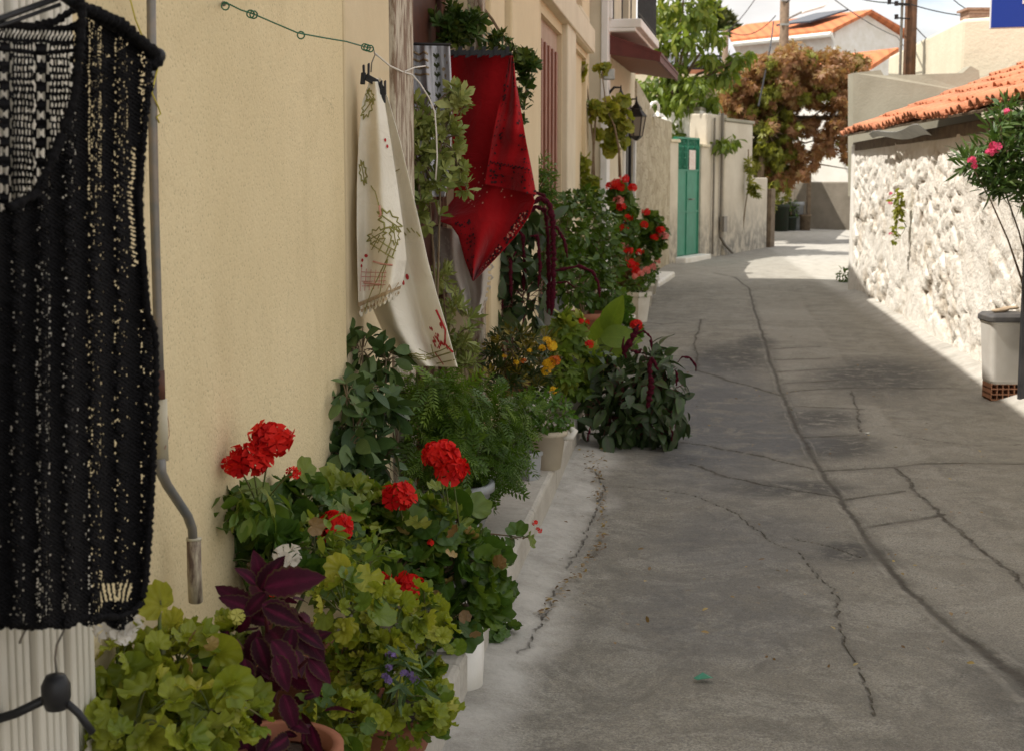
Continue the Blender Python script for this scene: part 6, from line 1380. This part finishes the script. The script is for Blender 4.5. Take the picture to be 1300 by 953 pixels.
gk = thing('gooseneck_lamp', 'small white gooseneck lamp on top of the rubble stone wall', 'wall lamp', P(834, 146, 22)); m = MB().tube([P(815, 139, 21.4), P(819, 141, 21.5), P(824, 138, 21.6), P(828, 131, 21.8), P(833, 130, 22), P(836, 134, 22), P(836, 143, 22)], .022, 8); m.build('arm', m_whitewash, gk, smooth=True)
MB().lathe(P(835, 147, 22), [(.12, -.02), (.09, .01), (.03, .04), (.02, .07)], 16, close=False).build('lamp_shade', m_whitewash, gk)
mt = P(773, 95, 15.1); tag(MB().box(mt, (.06, 0, 0), (0, .06, 0), (0, 0, .055)).build('meter_box', m_zinc, bevel=.008), 'small grey meter box under the brown canopy', 'meter box')

# ================================================================== TREES AND CREEPER
def branchy(m, a, tips, r, rg):
    for q in tips: mid = (np.array(a) + np.array(q)) / 2 + np.array([rg.uniform(-.2, .2), 0, .15]); m.tube([a, mid, q], [r, r * .6, r * .25], 6)
mb_ = Z(P(846, 240, 28.5), 0); pt = thing('mulberry_tree', 'leafy green tree arching over the stone wall and green gate', 'tree', mb_)
clp = [(850, 15, 26, 24), (895, 10, 20, 20), (835, 55, 22, 20), (870, 50, 24, 22), (905, 45, 18, 16), (850, 95, 26, 16), (815, 110, 16, 14), (880, 110, 26, 16), (915, 95, 24, 14), (935, 78, 14, 8), (835, 125, 24, 18), (862, 130, 20, 14), (868, 150, 12, 14), (862, 178, 12, 10), (885, 183, 20, 7), (915, 182, 18, 6), (930, 180, 10, 5), (900, 130, 14, 12), (880, 20, 26, 16), (825, 30, 12, 18), (858, 160, 10, 20), (900, 75, 14, 9), (950, 70, 8, 6), (870, -25, 50, 20)]
bl = [pblob(a_, b_, c_, d_, 28 - .3 * (i % 4), .55) for i, (a_, b_, c_, d_) in enumerate(clp)]
_, pp = foliage('crown', pt, l_mulb, T_mul, bl, 3300, .17, 50, up=.35, out=.55, jit=.5, droop=1.1, inner=.0)
rg = random.Random(3); m = MB(); top = Z(P(852, 130, 28.3), float(P(852, 130, 28.3)[2])); m.tube([mb_, (mb_ + top) / 2 + np.array([.1, 0, 0]), top], [.17, .13, .10], 10)
branchy(m, top, [b_[0] for b_ in bl], .05, rg); m.build('trunk', m_stem_br, pt, smooth=True)
# conifer-like darker tree further away
for (px, py, rx, ry, Y, lab, n, sd) in [(922, 38, 15, 18, 60, 'brownish green pine behind the short utility pole', 700, 51), (898, 30, 22, 26, 52, 'olive green pine behind the leafy tree', 1200, 52), (945, 45, 9, 5, 75, 'small dark treetop beyond the orange roof, left one', 200, 53), (965, 42, 8, 5, 75, 'small dark treetop beyond the orange roof, right one', 200, 54)]:
    bb_ = Z(P(px, py, Y), 0); pt = thing('pine_tree', lab, 'tree', bb_, 'trees beyond the roofs'); bl = [pblob(px + dx, py + dy, rx * .55, ry * .55, Y) for dx, dy in ((0, 0), (-rx * .5, ry * .3), (rx * .5, ry * .35), (0, -ry * .5), (rx * .2, ry * .8))]
    foliage('crown', pt, l_cyp, T_star, bl, n, .5 if Y < 70 else .4, sd, inner=.2); MB().tube([bb_, P(px, py - ry * .5, Y)], [.2, .06], 8).build('trunk', m_stem_br, pt)
# virginia creeper
cb = Z(P(968, 250, 31.6), 0); pt = thing('creeper', 'huge autumn red and yellow green creeper hanging over the end of the street', 'creeper', cb)
rg = random.Random(21); prof = lambda x_: float(np.interp(x_, [918, 930, 945, 960, 975, 985, 1000, 1012, 1022, 1030, 1040, 1055, 1070, 1085, 1100], [150, 180, 192, 222, 240, 254, 236, 215, 226, 232, 205, 196, 190, 212, 200])); topf = lambda x_: float(np.interp(x_, [916, 930, 950, 975, 995, 1015, 1035, 1060, 1085, 1105], [125, 100, 82, 74, 66, 64, 72, 72, 72, 84]))
bl, blg = [], []
for i in range(430):
    x_ = rg.uniform(920, 1098) if i < 330 else rg.uniform(925, 1015); t0, t1 = topf(x_), prof(x_); y_ = t0 + (t1 - t0) * rg.random() ** 1.15; tq = (y_ - t0) / (t1 - t0); edge_ = rg.uniform(5, 15) * (1 - .45 * tq)
    q = pblob(x_, y_, edge_, edge_ * rg.uniform(.6, 1.5), 32.3 + rg.uniform(-.5, 1.6), .35)
    if x_ > 1015 and y_ > 175 and rg.random() < .3: continue
    gr = math.exp(-((x_ - 972) / 26) ** 2 - ((y_ - 200) / 52) ** 2) * 1.25 + .14
    (blg if rg.random() < gr else bl).append(q)
for i in range(90):                                   # loose hanging strands and top sprays
    x_ = rg.uniform(926, 1096); y0_ = prof(x_) - rg.uniform(10, 45); ln_ = rg.uniform(14, 42)
    for k in range(5): (blg if x_ < 1000 and rg.random() < .6 else bl).append(pblob(x_ + rg.uniform(-1.5, 1.5), y0_ + ln_ * k / 5, 2.5, ln_ / 8, 31.9 + rg.random(), .06))
for i in range(40):
    x_ = rg.uniform(925, 1095); bl.append(pblob(x_, topf(x_) - rg.uniform(-2, 7), rg.uniform(2, 6), rg.uniform(2, 7), 33 + rg.random(), .2))
_, pp = foliage('foliage', pt, l_creep, T_cre, bl, 15500, .105, 60, up=.3, out=.35, jit=.6, droop=1.0, inner=.0)
foliage('foliage', pt, l_creep_g, T_cre, blg, 6800, .105, 61, up=.3, out=.35, jit=.6, droop=1.0, inner=.0)
bl, blg = bl[::40], blg[::40]
m = MB(); 
for q in bl + blg: a = Z(cb, 0) + np.array([.1, .4, 2.6]); m.tube([a, (a + q[0]) / 2 + np.array([0, .4, -.3]), q[0] + np.array([0, .5, 0])], [.03, .02, .01], 5)
m.tube([cb + np.array([.1, .4, 0]), cb + np.array([.0, .4, 1.3]), cb + np.array([.1, .4, 2.6])], [.09, .08, .07], 8); m.build('trunk', m_stem_br, pt, smooth=True)
pg = thing('pergola', 'timber pergola beams carrying the red creeper across the street end', 'pergola', Z(P(1000, 200, 33), 0)); m = MB()
for px in (955, 1020, 1090):
    q = P(px, 150, 33.2); m.tube([Z(q, q[2] + 0), q + np.array([0, 3.4, 0])], .05, 6)
m.tube([P(940, 150, 33.2), P(1110, 150, 33.2)], .06, 6); m.tube([Z(P(962, 160, 33.2), 0), P(962, 150, 33.2)], .07, 8); m.tube([Z(P(1112, 160, 33.2), 0), P(1112, 150, 33.2)], .07, 8); m.build('beams', m_post, pg)
# vine wisps on the cream wall
b = FC.pt(FC.S(951), .05, 0); pt = thing('wall_vine', 'thin drooping vine strand on the cream wall left of the creeper', 'vine', b)
bl = [pblob(951, 215, 3, 18, 28.6, .1), pblob(955, 238, 6, 5, 28.6, .1), pblob(960, 247, 7, 2, 28.6, .1)]; foliage('foliage', pt, l_creep_g, T_cre, bl, 60, .13, 63, inner=.1)
MB().tube([P(950, 190, 28.7), P(951, 230, 28.7), P(946, 265, 28.7), P(942, 300, 28.7)], .012, 5).build('stem', m_stem_br, pt)

# ================================================================== RIGHT SIDE PROPS
# oleander
ob_ = Z(P(1325, 300, 9.9), 0); pt = thing('oleander', 'oleander shrub with pink flowers leaning in at the right edge', 'shrub', ob_)
ol = [(1268, 165, 10, 24), (1278, 190, 24, 16), (1290, 215, 20, 22), (1238, 212, 22, 8), (1228, 200, 12, 6), (1262, 240, 14, 12), (1250, 185, 12, 6), (1285, 155, 18, 20), (1295, 245, 12, 18), (1268, 228, 20, 14), (1320, 200, 40, 60), (1275, 140, 8, 12), (1330, 150, 40, 40), (1262, 212, 22, 16)]
bl = [pblob(a_, b_, c_, d_, 9.2 + .08 * (i % 4), .14) for i, (a_, b_, c_, d_) in enumerate(ol)]
_, pp = foliage('foliage', pt, l_ole, T_lan, bl, 1500, .115, 70, up=.3, out=.9, jit=.3, droop=-.1, inner=.1); m = MB()
for q in bl[::2]: m.tube(bez(ob_ + np.array([0, 0, .0]), q[0], 0, 6, (.12, 0, 0)), [.014, .012, .010, .008, .006, .005, .003], 6)
m.build('stems', m_stem_br, pt, smooth=True)
for i, (x_, y_, r_) in enumerate(((1264, 188, .042), (1256, 194, .03), (1234, 204, .026), (1237, 212, .018), (1280, 143, .026))): head(x_, y_, 9.05, r_, pt, f_pink, i, 8)
# bin on hollow brick
bb_ = Z(P(1272, 470, 9.55), .115); bn = thing('waste_bin', 'grey white plastic bin with dark lid raised on a brick', 'bin', bb_)
def rrect(c, hw, hd, z, r=.035, n=4):
    o = []
    for (sx, sy, a0) in ((1, 1, 0), (-1, 1, PI / 2), (-1, -1, PI), (1, -1, 1.5 * PI)):
        for k in range(n + 1): a = a0 + k * PI / 2 / n; o.append(np.array([c[0] + sx * (hw - r) + r * math.cos(a), c[1] + sy * (hd - r) + r * math.sin(a), z]))
    return o
def loft(rings):
    V = [p for r in rings for p in r]; n = len(rings[0]); F = [(i * n + k, i * n + (k + 1) % n, (i + 1) * n + (k + 1) % n, (i + 1) * n + k) for i in range(len(rings) - 1) for k in range(n)]; F += [tuple(reversed(range(n))), tuple((len(rings) - 1) * n + k for k in range(n))]; return V, F
m_bin = simple('weathered_white_plastic', (.60, .58, .54), (.50, .475, .43), .45, 4, 30, .1, .001); m_lid = simple('dark_grey_lid', (.07, .068, .07), (.10, .095, .09), .5, 10)
z0 = bb_[2]; V, F = loft([rrect(bb_, .100, .10, z0), rrect(bb_, .108, .105, z0 + .02), rrect(bb_, .108, .105, z0 + .03), rrect(bb_, .125, .125, z0 + .40), rrect(bb_, .132, .13, z0 + .41), rrect(bb_, .132, .13, z0 + .44)])
MB().add(V, F).build('body', m_bin, bn, smooth=False, bevel=.004)
V, F = loft([rrect(bb_, .136, .136, z0 + .42), rrect(bb_, .142, .142, z0 + .425), rrect(bb_, .142, .142, z0 + .455), rrect(bb_, .12, .12, z0 + .475), rrect(bb_, .05, .05, z0 + .480, .02)]); MB().add(V, F).build('lid', m_lid, bn, bevel=.004)
t = NT('tan_stone', .85, .2); t.color(t.mix(t.range(t.noise(14, 4), .4, .6), (.48, .38, .27), (.36, .27, .18))); m_stn = t.m
for i, (dx, dy, a, l, lab) in enumerate(((-.03, -.02, .4, .075, 'flat tan stone on the dark bin lid, the larger lower one'), (.05, .02, -.3, .06, 'flat tan stone on the dark bin lid, the smaller upper one'))):
    c = bb_ + np.array([dx, dy, .492 + .012 * i]); ax = np.array([math.cos(a), math.sin(a), .08]) * l; V = []
    m = MB().lathe((0, 0, 0), [(.001, -.012), (.7, -.01), (1.0, 0), (.8, .011), (.001, .014)], 12); V = np.array(m.v); rgn = np.random.default_rng(i); V[:, :2] *= (1 + .12 * rgn.normal(size=(len(V), 1))); V = c + V[:, 0:1] * ax + V[:, 1:2] * np.array([-math.sin(a), math.cos(a), 0]) * l * .45 + V[:, 2:3] * np.array([0, 0, 1.0])
    o = mesh_np('stone', V, m.f, m_stn, None, c, smooth=True); tag(o, lab, 'stone')
bk = MB(); m_bk = simple('hollow_brick', (.42, .21, .13), (.34, .17, .10), .85, 20, 60, .3, .002)
c = bb_ - np.array([-.01, 0, .115]); x0, x1, y0, y1 = c[0] - .11, c[0] + .13, c[1] - .09, c[1] + .09
for zz in (.0, .0375, .075, .1075): bk.abox(x0, x1, y0, y1, .004 + zz, .004 + zz + (.007 if zz else .009))
for k in range(7): xx = x0 + (x1 - x0 - .007) * k / 6; bk.abox(xx, xx + .007, y0 + .001, y1 - .001, .005, .112)
tag(bk.build('hollow_brick', m_bk), 'orange hollow brick with square holes under the bin', 'brick')
# dark pole with a blue sign
sq = Z(P(1304, 400, 9.3), 0); sg = thing('sign_post', 'dark metal post with a blue and white square sign at the right edge', 'sign', sq)
m_dkm = simple('dark_grey_metal', (.03, .032, .036), (.05, .05, .055), .5, 10, metal=.3)
MB().abox(sq[0] - .035, sq[0] + .035, sq[1] - .03, sq[1] + .03, 0, 3.2).build('post', m_dkm, sg, bevel=.004)
m_blue = simple('blue_sign_enamel', (.012, .05, .36), None, .35); m_wsign = simple('white_sign_enamel', (.8, .8, .82), None, .35)
A = P(1258.5, 36.5, 9.2); sz = .62; yw = sq[1] - .06; x0 = A[0]; z0 = A[2]
pl_ = MB(); ux = np.array([.995, -.10, .02]); uz = np.array([0, 0, 1.0]); c = np.array([x0, yw, z0]) + ux * sz / 2 + uz * sz / 2; pl_.box(c, ux * sz / 2, (0, .006, 0), uz * sz / 2); plo = pl_.build('sign_plate', m_wsign, sg, bevel=.003)
MB().box(c - np.array([0, .009, 0]), ux * (sz / 2 - .008), (0, .003, 0), uz * (sz / 2 - .008)).build('blue_field', m_blue, plo)
MB().box(c + ux * .03 + uz * .03 - np.array([0, .0155, 0]), ux * (sz / 2 - .165), (0, .003, 0), uz * (sz / 2 - .12)).build('white_mark', m_wsign, plo)
# weeds at the wall corner, vine on the stone wall
b = G(1074, 358); pt = thing('weed', 'small green weed growing at the far corner of the rubble wall', 'plant', b); bl = [(b + np.array([0, 0, .10]), np.array([.14, .10, .11])), (b + np.array([.12, -.1, .09]), np.array([.08, .1, .08]))]
foliage('foliage', pt, l_bush, T_am, bl, 150, .07, 71, zmin=.02); stems('stems', pt, m_stem, b, bl, [], .004)
a_, z_ = FR.hit(1147, 290, .08); b = FR.pt(a_, .06, 1.0); pt = thing('wall_weed', 'yellow green weed rooted in a crack of the whitewashed rubble wall', 'plant', b)
bl = [pblob(1146, 252, 5, 8, float(b[1]), .05), pblob(1147, 268, 5, 12, float(b[1]), .05), pblob(1143, 292, 4, 8, float(b[1]), .05), pblob(1142, 305, 3, 4, float(b[1]), .04)]
for i in range(4): bl[i] = (bl[i][0] + FR.n * .05, bl[i][1])
foliage('foliage', pt, l_vine, T_sm, bl, 130, .06, 72, inner=.1); stems('stems', pt, m_stem, b, bl, [], .003)
for i, (x_, y_) in enumerate(((1131, 246), (1130, 258), (1131, 297))):
    aw, zw = FR.hit(x_, y_, .07); c = FR.pt(aw, .07, zw); p_ = thing('wall_flower', 'small pink flower growing on the whitewashed rubble wall, ' + ('top one', 'middle one', 'lowest one')[i], 'flower', c); head(x_, y_, float(c[1]), .022, p_, f_pink, i, 5); MB().tube([c, c - FR.n * .08 - np.array([0, 0, .02])], .003, 4).build('stem', m_stem, p_)
# far alley clutter
m_dgr = simple('dark_green_bag', (.02, .035, .02), (.03, .03, .02), .6, 10)
for (px, py, Y, r_, h_, mm_, lab) in [(1000, 288, 40.0, .25, .40, m_dgr, 'dark squat pot at the end of the alley'), (1010, 285, 40.3, .22, .8, m_potg, 'pale upright drum at the end of the alley'), (990, 287, 39.5, .25, .75, m_dgr, 'dark green tub beside the timber post in the alley'), (1021, 288, 40.2, .18, .45, m_post, 'small brown pot right of the pale drum')]:
    b = Z(P(px, py, Y), 0); p_ = thing('plant_pot', lab, 'pot', b); pot(p_, b, r_, h_, mm_, taper=.9)
b = Z(P(1004, 280, 40.1), 0.3); p_ = thing('shrub', 'dark small shrub among the pots at the alley end', 'shrub', b); foliage('foliage', p_, l_bush, T_sm, [(b + np.array([-.2, 0, .3]), np.array([.4, .2, .35]))], 220, .12, 77); MB().tube([b - np.array([0, 0, .3]), b + np.array([0, 0, .3])], .02, 5).build('stem', m_stem_br, p_)
# litter: white scraps and a green scrap, fallen leaves
m_lit = simple('white_litter', (.75, .75, .72), None, .6)
q = G(1098, 551, .02); rr = random.Random(2); m = MB(); m.add([q + np.array([rr.uniform(-.04, .04), rr.uniform(-.04, .04), rr.uniform(-.01, .02)]) for _ in range(6)], [(0, 1, 2), (0, 2, 3), (2, 3, 4, 5)]); tag(m.build('litter', m_lit, solid=.001), 'crumpled white paper scrap lying on the road', 'litter')
q = G(893, 860, .012); m = MB(); m.add([q + np.array(v) for v in ((-.03, 0, 0), (0, .02, .01), (.03, 0, 0), (.02, -.02, .008), (-.02, -.015, 0))], [(0, 1, 2, 3, 4)]); tag(m.build('litter', m_gate_col if False else m_green, solid=.001), 'small green scrap on the road at the bottom', 'litter')
rng = np.random.default_rng(12); n = 460; px = rng.uniform(690, 760, n); py = rng.uniform(585, 640, n); PP = []
for i in range(n):
    if i < 120: g = G(rng.uniform(700, 770), rng.uniform(575, 605))
    elif i < 300: v = rng.random(); g = G(np.interp(v, [0, .5, 1], [760, 765, 685]) + rng.normal() * 4, 600 + v * 190)
    else: g = G(rng.uniform(700, 1250), rng.uniform(400, 860))
    PP.append(g + np.array([0, 0, .025]))
PP = np.array(PP); V, F, U, a = leaves(T_sm, PP, rng.normal(size=(n, 3)) * np.array([1, 1, .1]), np.tile([0, 0, 1.0], (n, 1)) + rng.normal(size=(n, 3)) * .3, rng.uniform(.012, .03, n), rng.random(n), rng)

tag(mesh_np('fallen_leaves', V, F, l_dry, None, (0, 0, 0), uv=U, attrs={'var': a}), 'dry brown leaf bits scattered over the road and along the step', 'fallen leaves', kind='stuff')
# white rounded planter end at the pavement edge
b = Z(P(572, 862, 4.12), .0); pt = thing('planter', 'white plastered planter with rounded corner at the bottom of the pavement', 'planter', b)
V, F = loft([rrect(b, .100, .20, -.02, .08, 8), rrect(b, .098, .20, .15, .08, 8), rrect(b, .09, .19, .172, .075, 8), rrect(b, .075, .17, .18, .065, 8)]); MB().add(V, F).build('body', m_whitewash, pt, smooth=True)
MB().box(b + np.array([0, 0, .178]), (.08, 0, 0), (0, .18, 0), (0, 0, .004)).build('soil', m_soil, pt)
# dying and budding bits among the near geraniums
for (parent_lab, blobs_, n_, sz, sd_) in (('broad green geranium', [pblob(560, 700, 80, 60, 3.85), pblob(600, 780, 45, 40, 3.9)], 14, .036, 81), ('dark leaved geranium', [pblob(350, 680, 80, 50, 3.2)], 6, .03, 82), ('lime green geranium', [pblob(200, 840, 90, 50, 2.45)], 7, .03, 83)):
    pr_ = [o for o in bpy.data.objects if o.get('label', '').startswith(parent_lab)][0]
    foliage('withered_leaves', pr_, l_dry, T_ger, blobs_, n_, sz, sd_, up=.4, jit=.7, inner=.6)
